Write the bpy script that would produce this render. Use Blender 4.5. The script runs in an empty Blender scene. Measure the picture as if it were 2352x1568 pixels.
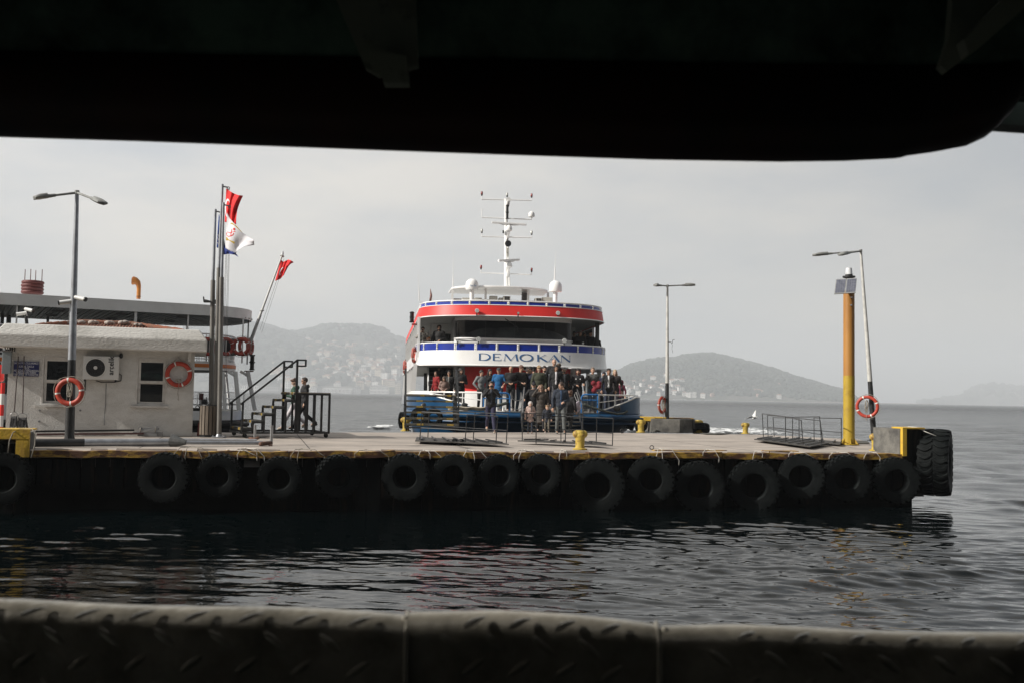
import bpy, math, random
import numpy as np
from mathutils import Vector, Matrix
random.seed(7); rng = np.random.RandomState(11)
PI = math.pi
scn = bpy.context.scene
COL = scn.collection

# ------------------------------------------------------------------ camera
F = 2352*35/36.0                       # focal length in pixels of a 2352 px wide picture
CAMZ = 2.58
PITCH = math.atan(124.8/F); ROLL = math.radians(1.04)
_f = Vector((0, math.cos(PITCH), math.sin(PITCH)))
_r0 = Vector((1, 0, 0)); _u0 = Vector((0, -math.sin(PITCH), math.cos(PITCH)))
_R = _r0*math.cos(ROLL) + _u0*math.sin(ROLL)
_U = _u0*math.cos(ROLL) - _r0*math.sin(ROLL)
CAMP = Vector((0, 0, CAMZ))
cd = bpy.data.cameras.new('camera'); cam = bpy.data.objects.new('camera', cd); COL.objects.link(cam)
m = Matrix.Identity(4)
for i in range(3):
    m[i][0] = _R[i]; m[i][1] = _U[i]; m[i][2] = -_f[i]; m[i][3] = CAMP[i]
cam.matrix_world = m
cd.lens = 35; cd.sensor_width = 36; cd.clip_start = 0.05; cd.clip_end = 60000
cd.dof.use_dof = True; cd.dof.focus_distance = 34; cd.dof.aperture_fstop = 8
scn.camera = cam

# ------------------------------------------------------------------ world, sun, exposure
SUN_EL = math.radians(32); sx, sy = -0.933, -0.36
world = bpy.data.worlds.new('World'); scn.world = world; world.use_nodes = True
nt = world.node_tree; nt.nodes.clear()
wo = nt.nodes.new('ShaderNodeOutputWorld'); bg = nt.nodes.new('ShaderNodeBackground')
sky = nt.nodes.new('ShaderNodeTexSky'); sky.sky_type = 'NISHITA'; sky.sun_disc = False
sky.sun_elevation = SUN_EL; sky.sun_rotation = math.atan2(sx, sy)
sky.air_density = 1.0; sky.dust_density = 4.0; sky.ozone_density = 1.0
SKYSTR = 0.12
tc = nt.nodes.new('ShaderNodeTexCoord'); mp = nt.nodes.new('ShaderNodeMapping')
mp.inputs['Scale'].default_value = (1.0, 1.0, 3.2)
nz = nt.nodes.new('ShaderNodeTexNoise'); nz.inputs['Scale'].default_value = 2.1; nz.inputs['Detail'].default_value = 9; nz.inputs['Roughness'].default_value = 0.55
rp = nt.nodes.new('ShaderNodeValToRGB')
rp.color_ramp.elements[0].position = 0.40; rp.color_ramp.elements[0].color = (0.76, 0.81, 0.88, 1)
rp.color_ramp.elements[1].position = 0.62; rp.color_ramp.elements[1].color = (1.17, 1.13, 1.07, 1)
# thin overcast veil: brightest ahead to the left, dimmed behind the camera to darken near fronts
dot = nt.nodes.new('ShaderNodeVectorMath'); dot.operation = 'DOT_PRODUCT'
dot.inputs[1].default_value = (-.72, .66, .20)
mr = nt.nodes.new('ShaderNodeMapRange'); mr.inputs[1].default_value = -1; mr.inputs[2].default_value = 1
mr.inputs[3].default_value = 0; mr.inputs[4].default_value = 1
pw_ = nt.nodes.new('ShaderNodeMath'); pw_.operation = 'POWER'; pw_.inputs[1].default_value = 2.0
ma_ = nt.nodes.new('ShaderNodeMath'); ma_.operation = 'MULTIPLY_ADD'; ma_.inputs[1].default_value = 5.9; ma_.inputs[2].default_value = 1.7
veil = nt.nodes.new('ShaderNodeVectorMath'); veil.operation = 'SCALE'; veil.inputs[0].default_value = (1.03, 1.0, .955)
mul = nt.nodes.new('ShaderNodeMix'); mul.data_type = 'RGBA'; mul.blend_type = 'MULTIPLY'; mul.inputs[0].default_value = 1
mix = nt.nodes.new('ShaderNodeMix'); mix.data_type = 'RGBA'; mix.inputs[0].default_value = 0.86
L = nt.links.new
L(tc.outputs['Generated'], mp.inputs[0]); L(mp.outputs[0], nz.inputs['Vector']); L(nz.outputs['Fac'], rp.inputs[0])
L(tc.outputs['Generated'], dot.inputs[0]); L(dot.outputs['Value'], mr.inputs[0]); L(mr.outputs[0], pw_.inputs[0]); L(pw_.outputs[0], ma_.inputs[0]); L(ma_.outputs[0], veil.inputs['Scale'])
L(veil.outputs[0], mul.inputs[6]); L(rp.outputs[0], mul.inputs[7])
L(sky.outputs[0], mix.inputs[6]); L(mul.outputs[2], mix.inputs[7])
L(mix.outputs[2], bg.inputs[0]); bg.inputs[1].default_value = SKYSTR
L(bg.outputs[0], wo.inputs[0])
sl = bpy.data.lights.new('sun', 'SUN'); sl.energy = 5.0; sl.angle = math.radians(0.8); sl.color = (1.0, 0.95, 0.88)
so = bpy.data.objects.new('sun', sl); COL.objects.link(so)
sv = Vector((sx*math.cos(SUN_EL), sy*math.cos(SUN_EL), math.sin(SUN_EL)))
so.rotation_euler = sv.to_track_quat('Z', 'Y').to_euler(); so.location = (-30, -10, 30)
scn.view_settings.view_transform = 'Standard'; scn.view_settings.look = 'None'
scn.view_settings.exposure = 0.08; scn.view_settings.gamma = 1
scn.cycles.use_denoising = True; scn.cycles.max_bounces = 6; scn.cycles.volume_bounces = 2
scn.cycles.diffuse_bounces = 3; scn.cycles.glossy_bounces = 3; scn.cycles.transmission_bounces = 4
scn.cycles.caustics_reflective = False; scn.cycles.caustics_refractive = False
scn.cycles.sample_clamp_indirect = 4

# ------------------------------------------------------------------ pixel rays (world positions of what the photo shows)
def ray(px, py): return (_f + _R*((px-1176)/F) + _U*((784-py)/F))
def atY(px, py, Y):
    d = ray(px, py); return CAMP + d*(Y/d.y)
def atZ(px, py, Z):
    d = ray(px, py); return CAMP + d*((Z-CAMZ)/d.z)
def zoom(x0, y0, k): return lambda x, y: ((x0+x*k)/1.7415, (y0+y*k)/1.7415)
Z2 = zoom(600, 1250, .38259); ZB = zoom(0, 1250, .38259); Z3 = zoom(900, 1250, .34014); Z4 = zoom(1550, 1100, .43365); Z5 = zoom(1750, 740, .31884)
Z6 = zoom(1800, 1400, .31888); ZR = zoom(2500, 900, .57405); ZE = zoom(3150, 950, .70178); ZI = zoom(2400, 1350, .46769)
ZF = zoom(820, 720, .38278); ZS = zoom(760, 1280, .30604); ZA = zoom(0, 680, .43537)
class Frame:
    def __init__(s, ox, oy, oz, ang):
        s.o = Vector((ox, oy, oz)); s.a = ang
        s.x = Vector((math.cos(ang), math.sin(ang), 0)); s.y = Vector((-math.sin(ang), math.cos(ang), 0))
    def L(s, p, c=0.0):            # pixel -> local point on the local plane y = c
        d = ray(*p); t = (c - (CAMP-s.o).dot(s.y))/d.dot(s.y); q = CAMP + d*t - s.o
        return Vector((q.dot(s.x), c, q.z))
    def loc(s, w):
        q = w - s.o; return Vector((q.dot(s.x), q.dot(s.y), q.z))
    def W(s, v): return s.o + s.x*v[0] + s.y*v[1] + Vector((0, 0, v[2]))

# ------------------------------------------------------------------ materials
MATS = {}
def mat(name, c, rough=0.6, metal=0.0, c2=None, scale=3.0, lo=0.4, hi=0.65, bump=0.0, bscale=None, spec=0.5, stretch=(1, 1, 1), wet=0.0, coat=0.0):
    if name in MATS: return MATS[name]
    M = bpy.data.materials.new(name); M.use_nodes = True; n = M.node_tree.nodes; l = M.node_tree.links.new
    b = n['Principled BSDF']; b.inputs['Base Color'].default_value = (*c, 1); b.inputs['Roughness'].default_value = rough
    b.inputs['Metallic'].default_value = metal; b.inputs['Specular IOR Level'].default_value = spec
    if coat: b.inputs['Coat Weight'].default_value = coat
    t = n.new('ShaderNodeTexCoord'); mpn = n.new('ShaderNodeMapping'); mpn.inputs['Scale'].default_value = stretch; l(t.outputs['Object'], mpn.inputs[0])
    if c2 is None: c2 = tuple(x*0.82 for x in c)
    nz = n.new('ShaderNodeTexNoise'); nz.inputs['Scale'].default_value = scale; nz.inputs['Detail'].default_value = 8; nz.inputs['Roughness'].default_value = 0.65
    l(mpn.outputs[0], nz.inputs['Vector'])
    r = n.new('ShaderNodeValToRGB'); r.color_ramp.elements[0].position = lo; r.color_ramp.elements[1].position = hi
    r.color_ramp.elements[0].color = (*c, 1); r.color_ramp.elements[1].color = (*c2, 1)
    l(nz.outputs['Fac'], r.inputs[0]); l(r.outputs[0], b.inputs['Base Color'])
    if bump:
        nb = n.new('ShaderNodeTexNoise'); nb.inputs['Scale'].default_value = bscale or scale*6; nb.inputs['Detail'].default_value = 6
        l(mpn.outputs[0], nb.inputs['Vector'])
        bp = n.new('ShaderNodeBump'); bp.inputs['Strength'].default_value = bump; bp.inputs['Distance'].default_value = 0.02
        l(nb.outputs['Fac'], bp.inputs['Height']); l(bp.outputs[0], b.inputs['Normal'])
    MATS[name] = M; return M

# ------------------------------------------------------------------ mesh builder
class MB:
    def __init__(s): s.v = []; s.f = []; s.mi = []; s.m = 0; s.T = None
    def add(s, vs, fs):
        o = len(s.v)
        for p in vs:
            p = Vector(p)
            if s.T is not None: p = s.T @ p
            s.v.append(tuple(p))
        for f in fs: s.f.append(tuple(i+o for i in f)); s.mi.append(s.m)
        return s
    def box(s, a, b):
        x0, y0, z0 = [min(p, q) for p, q in zip(a, b)]; x1, y1, z1 = [max(p, q) for p, q in zip(a, b)]
        return s.add([(x0,y0,z0),(x1,y0,z0),(x1,y1,z0),(x0,y1,z0),(x0,y0,z1),(x1,y0,z1),(x1,y1,z1),(x0,y1,z1)],
                     [(0,3,2,1),(4,5,6,7),(0,1,5,4),(1,2,6,5),(2,3,7,6),(3,0,4,7)])
    def cbox(s, c, sz): return s.box([c[i]-sz[i]/2 for i in range(3)], [c[i]+sz[i]/2 for i in range(3)])
    def basis(s, d):
        d = d.normalized(); up = Vector((0, 0, 1)) if abs(d.z) < .95 else Vector((0, 1, 0))
        a = d.cross(up).normalized(); return a, a.cross(d).normalized()
    def bar(s, p, q, w=.05, h=None):
        h = h or w; p = Vector(p); q = Vector(q); a, b = s.basis(q-p)
        vs = [c + a*(i*w/2) + b*(j*h/2) for c in (p, q) for i, j in ((-1,-1),(1,-1),(1,1),(-1,1))]
        return s.add(vs, [(0,1,2,3),(7,6,5,4),(0,4,5,1),(1,5,6,2),(2,6,7,3),(3,7,4,0)])
    def tube(s, p, q, r0, r1=None, n=10, cap=True):
        r1 = r0 if r1 is None else r1; p = Vector(p); q = Vector(q); a, b = s.basis(q-p); vs = []
        for c, r in ((p, r0), (q, r1)):
            for i in range(n):
                t = 2*PI*i/n; vs.append(c + a*(r*math.cos(t)) + b*(r*math.sin(t)))
        fs = [(i, (i+1) % n, n+(i+1) % n, n+i) for i in range(n)]
        if cap: fs += [tuple(range(n-1, -1, -1)), tuple(range(n, 2*n))]
        return s.add(vs, fs)
    def path(s, pts, r, n=6, closed=False):
        pts = [Vector(p) for p in pts]; N = len(pts); vs = []; fs = []; rr = r if isinstance(r, (list, tuple)) else [r]*N
        pa = None
        for k in range(N):
            d = (pts[(k+1) % N]-pts[k-1]) if closed else (pts[min(k+1, N-1)]-pts[max(k-1, 0)])
            if d.length < 1e-9: d = Vector((0, 0, 1))
            d.normalize()
            if pa is None: a, b = s.basis(d)
            else:
                a = (pa - d*pa.dot(d)); a = a.normalized() if a.length > 1e-6 else s.basis(d)[0]
                b = a.cross(d)
            pa = a
            for i in range(n):
                t = 2*PI*i/n; vs.append(pts[k] + a*(rr[k]*math.cos(t)) + b*(rr[k]*math.sin(t)))
        for k in range(N if closed else N-1):
            k2 = (k+1) % N
            for i in range(n): fs.append((k*n+i, k*n+(i+1) % n, k2*n+(i+1) % n, k2*n+i))
        if not closed: fs += [tuple(range(n-1, -1, -1)), tuple(range((N-1)*n, N*n))]
        return s.add(vs, fs)
    def lathe(s, prof, c=(0, 0, 0), n=20, axis='z'):
        vs = []; fs = []; K = len(prof)
        for r, z in prof:
            for i in range(n):
                t = 2*PI*i/n; x, y = r*math.cos(t), r*math.sin(t)
                p = (x, y, z) if axis == 'z' else ((x, z, y) if axis == 'y' else (z, x, y))
                vs.append((p[0]+c[0], p[1]+c[1], p[2]+c[2]))
        for k in range(K-1):
            for i in range(n): fs.append((k*n+i, k*n+(i+1) % n, (k+1)*n+(i+1) % n, (k+1)*n+i))
        fs += [tuple(range(n-1, -1, -1)), tuple(range((K-1)*n, K*n))]
        return s.add(vs, fs)
    def ell(s, c, r, n=10, k=7, R=None):
        if not hasattr(r, '__len__'): r = (r, r, r)
        vs = []; fs = []; c = Vector(c)
        for j in range(1, k):
            ph = PI*j/k
            for i in range(n):
                t = 2*PI*i/n; p = Vector((r[0]*math.sin(ph)*math.cos(t), r[1]*math.sin(ph)*math.sin(t), r[2]*math.cos(ph)))
                if R is not None: p = R @ p
                vs.append(c+p)
        top = Vector((0, 0, r[2])); bot = -top
        if R is not None: top = R @ top; bot = R @ bot
        vs += [c+top, c+bot]; T = len(vs)-2
        for j in range(k-2):
            for i in range(n): fs.append((j*n+i, (j+1)*n+i, (j+1)*n+(i+1) % n, j*n+(i+1) % n))
        for i in range(n): fs.append((T, i, (i+1) % n)); fs.append((T+1, (k-2)*n+(i+1) % n, (k-2)*n+i))
        return s.add(vs, fs)
    def capsule(s, p, q, r0, r1=None, n=8):
        r1 = r0 if r1 is None else r1
        s.tube(p, q, r0, r1, n); s.ell(p, r0, n, 6); s.ell(q, r1, n, 6); return s
    def torus(s, c, R, r, axis='y', n=32, k=10, squash=1.0):
        vs = []; fs = []
        for i in range(n):
            t = 2*PI*i/n
            for j in range(k):
                ph = 2*PI*j/k; rad = R + r*math.cos(ph); h = r*math.sin(ph)*squash
                p = {'y': (rad*math.cos(t), h, rad*math.sin(t)), 'z': (rad*math.cos(t), rad*math.sin(t), h), 'x': (h, rad*math.cos(t), rad*math.sin(t))}[axis]
                vs.append((p[0]+c[0], p[1]+c[1], p[2]+c[2]))
        for i in range(n):
            for j in range(k): fs.append((i*k+j, i*k+(j+1) % k, ((i+1) % n)*k+(j+1) % k, ((i+1) % n)*k+j))
        return s.add(vs, fs)
    def prism(s, poly, d):          # polygon of 3D points extruded by vector d
        n = len(poly); d = Vector(d); poly = [Vector(p) for p in poly]
        return s.add(poly + [p+d for p in poly], [tuple(range(n)), tuple(range(2*n-1, n-1, -1))] + [(i, i+n, (i+1) % n + n, (i+1) % n) for i in range(n)])
    def grid(s, rows):
        K = len(rows); n = len(rows[0])
        return s.add([p for r in rows for p in r], [(j*n+i, j*n+i+1, (j+1)*n+i+1, (j+1)*n+i) for j in range(K-1) for i in range(n-1)])
    def ribbon(s, pts, z0, z1, th=.05, out=None):   # wall along a plan polyline, real thickness; z0/z1 numbers or lists
        n = len(pts); z0 = z0 if hasattr(z0, '__len__') else [z0]*n; z1 = z1 if hasattr(z1, '__len__') else [z1]*n
        out = out or [(p[0], p[1]) for p in pts]; vs = []
        for i in range(n):
            a = Vector(pts[max(i-1, 0)][:2]); b = Vector(pts[min(i+1, n-1)][:2]); d = (b-a); nn = Vector((-d.y, d.x)).normalized()*th
            vs += [(out[i][0], out[i][1], z0[i]), (pts[i][0], pts[i][1], z1[i]), (pts[i][0]+nn.x, pts[i][1]+nn.y, z1[i]), (out[i][0]+nn.x, out[i][1]+nn.y, z0[i])]
        fs = []
        for i in range(n-1):
            for j in range(4): fs.append((i*4+j, i*4+(j+1) % 4, (i+1)*4+(j+1) % 4, (i+1)*4+j))
        fs += [(3, 2, 1, 0), tuple(range((n-1)*4, n*4))]
        return s.add(vs, fs)
    def build(s, name, mats, parent=None, smooth=False, loc=None, bevel=0, fix=True):
        me = bpy.data.meshes.new(name); me.from_pydata(s.v, [], s.f)
        if not isinstance(mats, (list, tuple)): mats = [mats]
        for M in mats: me.materials.append(M)
        if len(mats) > 1: me.polygons.foreach_set('material_index', s.mi)
        if fix:
            import bmesh
            bm = bmesh.new(); bm.from_mesh(me); bmesh.ops.recalc_face_normals(bm, faces=bm.faces); bm.to_mesh(me); bm.free()
        if smooth:
            me.polygons.foreach_set('use_smooth', [True]*len(me.polygons))
            if smooth != 'all': me.set_sharp_from_angle(angle=math.radians(40))
        me.update()
        o = bpy.data.objects.new(name, me); COL.objects.link(o)
        if parent is not None: o.parent = parent
        if loc is not None: o.location = loc
        if bevel:
            bv = o.modifiers.new('bevel', 'BEVEL'); bv.width = bevel; bv.segments = 2; bv.limit_method = 'ANGLE'
        return o
def tag(o, label=None, cat=None, group=None, kind=None):
    if label: o['label'] = label
    if cat: o['category'] = cat
    if group: o['group'] = group
    if kind: o['kind'] = kind
    return o
def thing(name, label, cat, loc=(0, 0, 0), rz=0.0, group=None, kind=None):
    o = bpy.data.objects.new(name, None); COL.objects.link(o); o.location = loc; o.rotation_euler = (0, 0, rz); o.empty_display_size = .2
    return tag(o, label, cat, group, kind)
def dup(root, loc=None, rz=None, label=None, group=None, scale=None):
    def cp(o, par):
        c = o.copy(); COL.objects.link(c)
        if par is not None: c.parent = par; c.matrix_parent_inverse = o.matrix_parent_inverse.copy()
        for ch in kids.get(o, []): cp(ch, c)
        return c
    kids = {}
    for o in COL.objects:
        if o.parent is not None: kids.setdefault(o.parent, []).append(o)
    r = cp(root, None)
    if loc is not None: r.location = loc
    if rz is not None: r.rotation_euler = (0, 0, rz)
    if scale is not None: r.scale = (scale,)*3 if not hasattr(scale, '__len__') else scale
    if label: r['label'] = label
    if group: r['group'] = group
    return r
def text_mesh(body, size, depth=.002, align='CENTER', spacing=1.0, bold=0.0):
    cu = bpy.data.curves.new('t', 'FONT'); cu.body = body; cu.size = size; cu.extrude = depth; cu.align_x = align; cu.align_y = 'CENTER'
    cu.space_line = spacing; cu.offset = bold
    o = bpy.data.objects.new('t', cu); COL.objects.link(o)
    dg = bpy.context.evaluated_depsgraph_get(); me = bpy.data.meshes.new_from_object(o.evaluated_get(dg))
    bpy.data.objects.remove(o); bpy.data.curves.remove(cu); return me

# palette
white = mat('white_paint', (.74, .75, .74), .4, c2=(.60, .60, .57), scale=1.2, bump=.05)
white_ship = mat('ship_white_paint', (.88, .88, .87), .28, c2=(.80, .80, .78), scale=.8, coat=.3)
red_p = mat('red_paint', (.72, .028, .022), .48, c2=(.62, .024, .02), scale=1.0)
blue_p = mat('blue_panel_paint', (.006, .032, .34), .35, c2=(.005, .026, .27), scale=1.5, coat=.3)
hull_b = mat('hull_blue_paint', (.005, .065, .16), .3, c2=(.004, .038, .10), scale=.9, bump=.15, bscale=2.0)
black = mat('black_paint', (.012, .013, .014), .45)
blackm = mat('black_metal', (.014, .016, .018), .4, c2=(.03, .03, .03), scale=8)
rubber = mat('tyre_rubber', (.0025, .0036, .0038), .62, c2=(.0095, .0115, .0115), scale=5, bump=.5, bscale=25, spec=.09)
steel = mat('steel', (.42, .43, .44), .35, metal=.85, c2=(.30, .30, .30), scale=6)
galv = mat('galvanised_metal', (.38, .40, .43), .4, metal=.6, c2=(.27, .28, .30), scale=5)
yel = mat('yellow_paint', (.62, .40, .04), .55, c2=(.36, .20, .05), scale=4, lo=.5, hi=.72, bump=.3)
yel_rust = mat('rusty_yellow_paint', (.46, .28, .04), .65, c2=(.09, .038, .018), scale=3.2, lo=.40, hi=.54, bump=.5, stretch=(1, 1, 2.5))
conc = mat('concrete', (.42, .37, .33), .85, c2=(.25, .22, .20), scale=1.3, bump=.6)
conc_d = mat('dark_concrete', (.15, .145, .13), .9, c2=(.06, .058, .055), scale=2.5, bump=.8)
glass = mat('dark_glass', (.012, .014, .016), .04, spec=.9)
grey_d = mat('dark_grey', (.06, .062, .065), .6)
grey_m = mat('mid_grey', (.22, .225, .23), .6)
orange = mat('orange_buoy', (.44, .044, .019), .5, c2=(.32, .032, .017), scale=6, bump=.2)
reflect = mat('reflective_tape', (.75, .75, .72), .35)
rope_m = mat('rope_fibre', (.36, .33, .28), .9, c2=(.20, .18, .15), scale=20, bump=.4)
rope_w = mat('white_rope', (.62, .60, .56), .9, c2=(.40, .38, .34), scale=20)
wood = mat('weathered_wood', (.20, .15, .11), .85, c2=(.10, .075, .055), scale=4, bump=.5, stretch=(1, 1, .15))
# ------------------------------------------------------------------ water
def build_water():
    M = bpy.data.materials.new('sea_water'); M.use_nodes = True; n = M.node_tree.nodes; l = M.node_tree.links.new
    b = n['Principled BSDF']; b.inputs['Base Color'].default_value = (.0008, .0024, .0028, 1); b.inputs['Roughness'].default_value = .04
    b.inputs['IOR'].default_value = 1.333; b.inputs['Specular IOR Level'].default_value = .5
    t = n.new('ShaderNodeTexCoord')
    def noise(sc, st, det, rough=.6):
        mp = n.new('ShaderNodeMapping'); mp.inputs['Scale'].default_value = st; l(t.outputs['Object'], mp.inputs[0])
        z = n.new('ShaderNodeTexNoise'); z.inputs['Scale'].default_value = sc; z.inputs['Detail'].default_value = det; z.inputs['Roughness'].default_value = rough
        l(mp.outputs[0], z.inputs['Vector']); return z
    z1 = noise(2.2, (1, 2.0, 1), 4); z2 = noise(.8, (1, 1.7, 1), 9, .72)
    at = n.new('ShaderNodeAttribute'); at.attribute_name = 'far'
    b1 = n.new('ShaderNodeBump'); b1.inputs['Strength'].default_value = 1; b1.inputs['Distance'].default_value = .0045
    b2 = n.new('ShaderNodeBump'); b2.inputs['Strength'].default_value = 1
    md = n.new('ShaderNodeMath'); md.operation = 'MULTIPLY'; md.inputs[1].default_value = .42
    l(at.outputs['Fac'], md.inputs[0]); l(md.outputs[0], b2.inputs['Distance'])
    l(z1.outputs['Fac'], b1.inputs['Height']); l(z2.outputs['Fac'], b2.inputs['Height'])
    l(b1.outputs[0], b2.inputs['Normal']); l(b2.outputs[0], b.inputs['Normal'])
    rr = n.new('ShaderNodeMapRange'); rr.inputs[3].default_value = .012; rr.inputs[4].default_value = .28
    l(at.outputs['Fac'], rr.inputs[0]); l(rr.outputs[0], b.inputs['Roughness'])
    rad = np.concatenate([np.linspace(.8, 9, 24), np.linspace(9.05, 30, 640), 30*1.0125**np.arange(1, 300), 30*1.0125**299*1.07**np.arange(1, 48)])
    rad = np.append(rad[rad < 9000], [12000, 16000, 22000])
    ang = np.concatenate([np.linspace(-110, -38, 24)[:-1], np.linspace(-38, 38, 620), np.linspace(38, 110, 24)[1:]])*PI/180
    Rr, A = np.meshgrid(rad, ang, indexing='ij'); X = Rr*np.sin(A); Y = Rr*np.cos(A)
    r = np.random.RandomState(5)
    step = np.gradient(rad)[:, None]*np.ones_like(X)
    def waves(n, l0, l1, slope, main, spread):
        Z = np.zeros_like(X)
        for i in range(n):
            lam = l0*(l1/l0)**r.rand(); th = main + spread*r.randn(); k = 2*PI/lam
            a = slope/k/math.sqrt(n)*1.41; ph = r.rand()*2*PI
            fade = np.clip(lam/(step*2.2)-1, 0, 1)
            w = k*(X*math.cos(th)+Y*math.sin(th)) + ph + .6*np.sin(k*.23*(X*math.sin(th)-Y*math.cos(th))+ph*3)
            Z += a*np.sin(w)*fade
        return Z
    calm = waves(30, .16, .7, .12, PI/2, .5) + waves(12, .9, 2.2, .045, PI/2+.1, .4) + waves(6, 3.0, 7.0, .028, PI/2+.3, .4)
    env = .22+1.15*(.5+.5*np.sin(X*.35+1.3*np.sin(Y*.21)))*(.5+.5*np.sin(Y*.33+X*.12+2))
    rough = waves(30, .6, 3.4, .30, PI/2-.5, .8) + waves(8, 4, 9, .05, PI/2, .6)
    # sheltered inside the pier; open beyond its end
    tx = np.clip((X-9.5-.12*(Y-20))/4, 0, 1); ty = np.clip((Y-31)/6, 0, 1); op = np.maximum(tx*.55*np.clip((Y-8)/16, .25, 1), ty)
    Z = calm*env*(1-op) + rough*op
    far = np.clip((Rr-45)/500, 0, 1)**.6*.9 + .1*op
    nR, nA = X.shape
    V = np.stack([X, Y, Z], -1).reshape(-1, 3)
    idx = np.arange(nR*nA).reshape(nR, nA)
    Fq = np.stack([idx[:-1, :-1], idx[1:, :-1], idx[1:, 1:], idx[:-1, 1:]], -1).reshape(-1, 4)
    me = bpy.data.meshes.new('water'); me.vertices.add(len(V)); me.vertices.foreach_set('co', V.ravel())
    me.loops.add(Fq.size); me.loops.foreach_set('vertex_index', Fq.ravel()[:])
    me.polygons.add(len(Fq)); me.polygons.foreach_set('loop_start', np.arange(len(Fq))*4); me.polygons.foreach_set('loop_total', np.full(len(Fq), 4))
    me.polygons.foreach_set('use_smooth', [True]*len(Fq)); me.update(calc_edges=True)
    a = me.attributes.new('far', 'FLOAT', 'POINT'); a.data.foreach_set('value', far.ravel().astype(np.float32))
    me.materials.append(M)
    if me.polygons[0].normal.z < 0: me.flip_normals()
    o = bpy.data.objects.new('water', me); COL.objects.link(o); tag(o, kind='structure')
build_water()

# ------------------------------------------------------------------ hills
def vnoise(x, y, seed=0):
    xi = np.floor(x).astype(int); yi = np.floor(y).astype(int); xf = x-xi; yf = y-yi
    def h(a, b):
        s = (a*374761393 + b*668265263 + seed*982451653) & 0x7fffffff; s = ((s ^ (s >> 13))*1274126177) & 0x7fffffff
        return (s & 0xffff)/65535.
    u = xf*xf*(3-2*xf); v = yf*yf*(3-2*yf)
    return (h(xi, yi)*(1-u)+h(xi+1, yi)*u)*(1-v)+(h(xi, yi+1)*(1-u)+h(xi+1, yi+1)*u)*v
def fbm(x, y, o=4, seed=0):
    return sum(vnoise(x*2**i, y*2**i, seed+i)*.5**i for i in range(o))/1.9 - .5
hill_m = mat('hill_ground', (.055, .065, .048), .95, c2=(.12, .115, .10), scale=.012, lo=.5, hi=.62)
wood_m = mat('woodland_foliage', (.016, .027, .022), .95, c2=(.046, .060, .048), scale=.006, lo=.42, hi=.56)
HS = 3.2      # the far shores stand this much farther off than first laid out, and are built that much larger
class Hill:
    def __init__(s, pts, Dr, Ds, extra, seed, rough=2.0):
        Dr *= HS; Ds *= HS; extra = tuple((e[0]*HS, e[1]*HS) for e in extra); rough *= HS*.7
        P = [atY(px, py, Dr) for px, py in pts]; P = [(p.x, p.z) for p in P]
        s.xs = np.array([extra[0][0]] + [p[0] for p in P] + [extra[1][0]]); s.hs = np.array([extra[0][1]] + [p[1] for p in P] + [extra[1][1]])
        s.Dr = Dr; s.Ds = Ds; s.seed = seed; s.rough = rough
    def z(s, x, y):
        # radial mapping keeps the ridge at the ridge distance
        v = np.clip((y-s.Ds)/(s.Dr-s.Ds), -.2, 1); w = np.clip((y-s.Dr)/(s.Dr-s.Ds), 0, 2)
        h = np.interp(x*s.Dr/y, s.xs, s.hs)
        sh = np.where(v < 0, v*.6, np.sin(np.clip(v, 0, 1)*PI/2)**.85)*(1-np.clip(w, 0, 1.4)**2*.5)
        fl = fbm(x/90./HS, y/90./HS, 4, s.seed)*.32*np.clip(v*(1-v)*4, 0, 1)
        return h*(sh+fl) + fbm(x/14./HS, y/14./HS, 3, s.seed+9)*s.rough*np.clip(h/30., 0, 1)
    def build(s, name, nx=260, ny=90):
        x = np.linspace(s.xs[0], s.xs[-1], nx); y = np.linspace(s.Ds-25*HS, s.Dr+(s.Dr-s.Ds)*1.2, ny)
        X, Y = np.meshgrid(x, y); X2 = X*Y/s.Dr; Z = s.z(X2, Y)
        b = MB(); b.grid([[(X2[j, i], Y[j, i], Z[j, i]) for i in range(nx)] for j in range(ny)])
        return tag(b.build(name, hill_m, smooth='all', fix=False), kind='structure')
    def woods(s, name, label, n, r0, r1, density=None):
        b = MB(); r = np.random.RandomState(s.seed+3); t = (1+5**.5)/2
        ico = np.array([(-1,t,0),(1,t,0),(-1,-t,0),(1,-t,0),(0,-1,t),(0,1,t),(0,-1,-t),(0,1,-t),(t,0,-1),(t,0,1),(-t,0,-1),(-t,0,1)])/1.902
        IF = [(0,11,5),(0,5,1),(0,1,7),(0,7,10),(0,10,11),(1,5,9),(5,11,4),(11,10,2),(10,7,6),(7,1,8),(3,9,4),(3,4,2),(3,2,6),(3,6,8),(3,8,9),(4,9,5),(2,4,11),(6,2,10),(8,6,7),(9,8,1)]
        V = []; Fc = []
        k = 0
        while k < n:
            xr = s.xs[0] + r.rand()*(s.xs[-1]-s.xs[0]); v = r.rand(); y = s.Ds + (.04+.99*v)*(s.Dr-s.Ds); x = xr*y/s.Dr
            z = float(s.z(np.array([x]), np.array([y]))[0])
            if z < 1.5: k += 1; continue
            if density is not None and r.rand() > density(xr, v): k += 1; continue
            R = (r0+(r1-r0)*r.rand())*HS; pts = ico*(R*(1+.25*(r.rand(12, 1)-.5)))*np.array([1, 1, .85]) + np.array([x, y, z+R*.35])
            o = len(V); V.extend(map(tuple, pts)); Fc.extend([(a+o, c+o, d+o) for a, c, d in IF]); k += 1
        me = bpy.data.meshes.new(name); me.from_pydata(V, [], Fc); me.materials.append(wood_m)
        me.polygons.foreach_set('use_smooth', [True]*len(Fc)); me.update()
        o = bpy.data.objects.new(name, me); COL.objects.link(o); return tag(o, label, 'woodland', kind='stuff')
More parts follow.
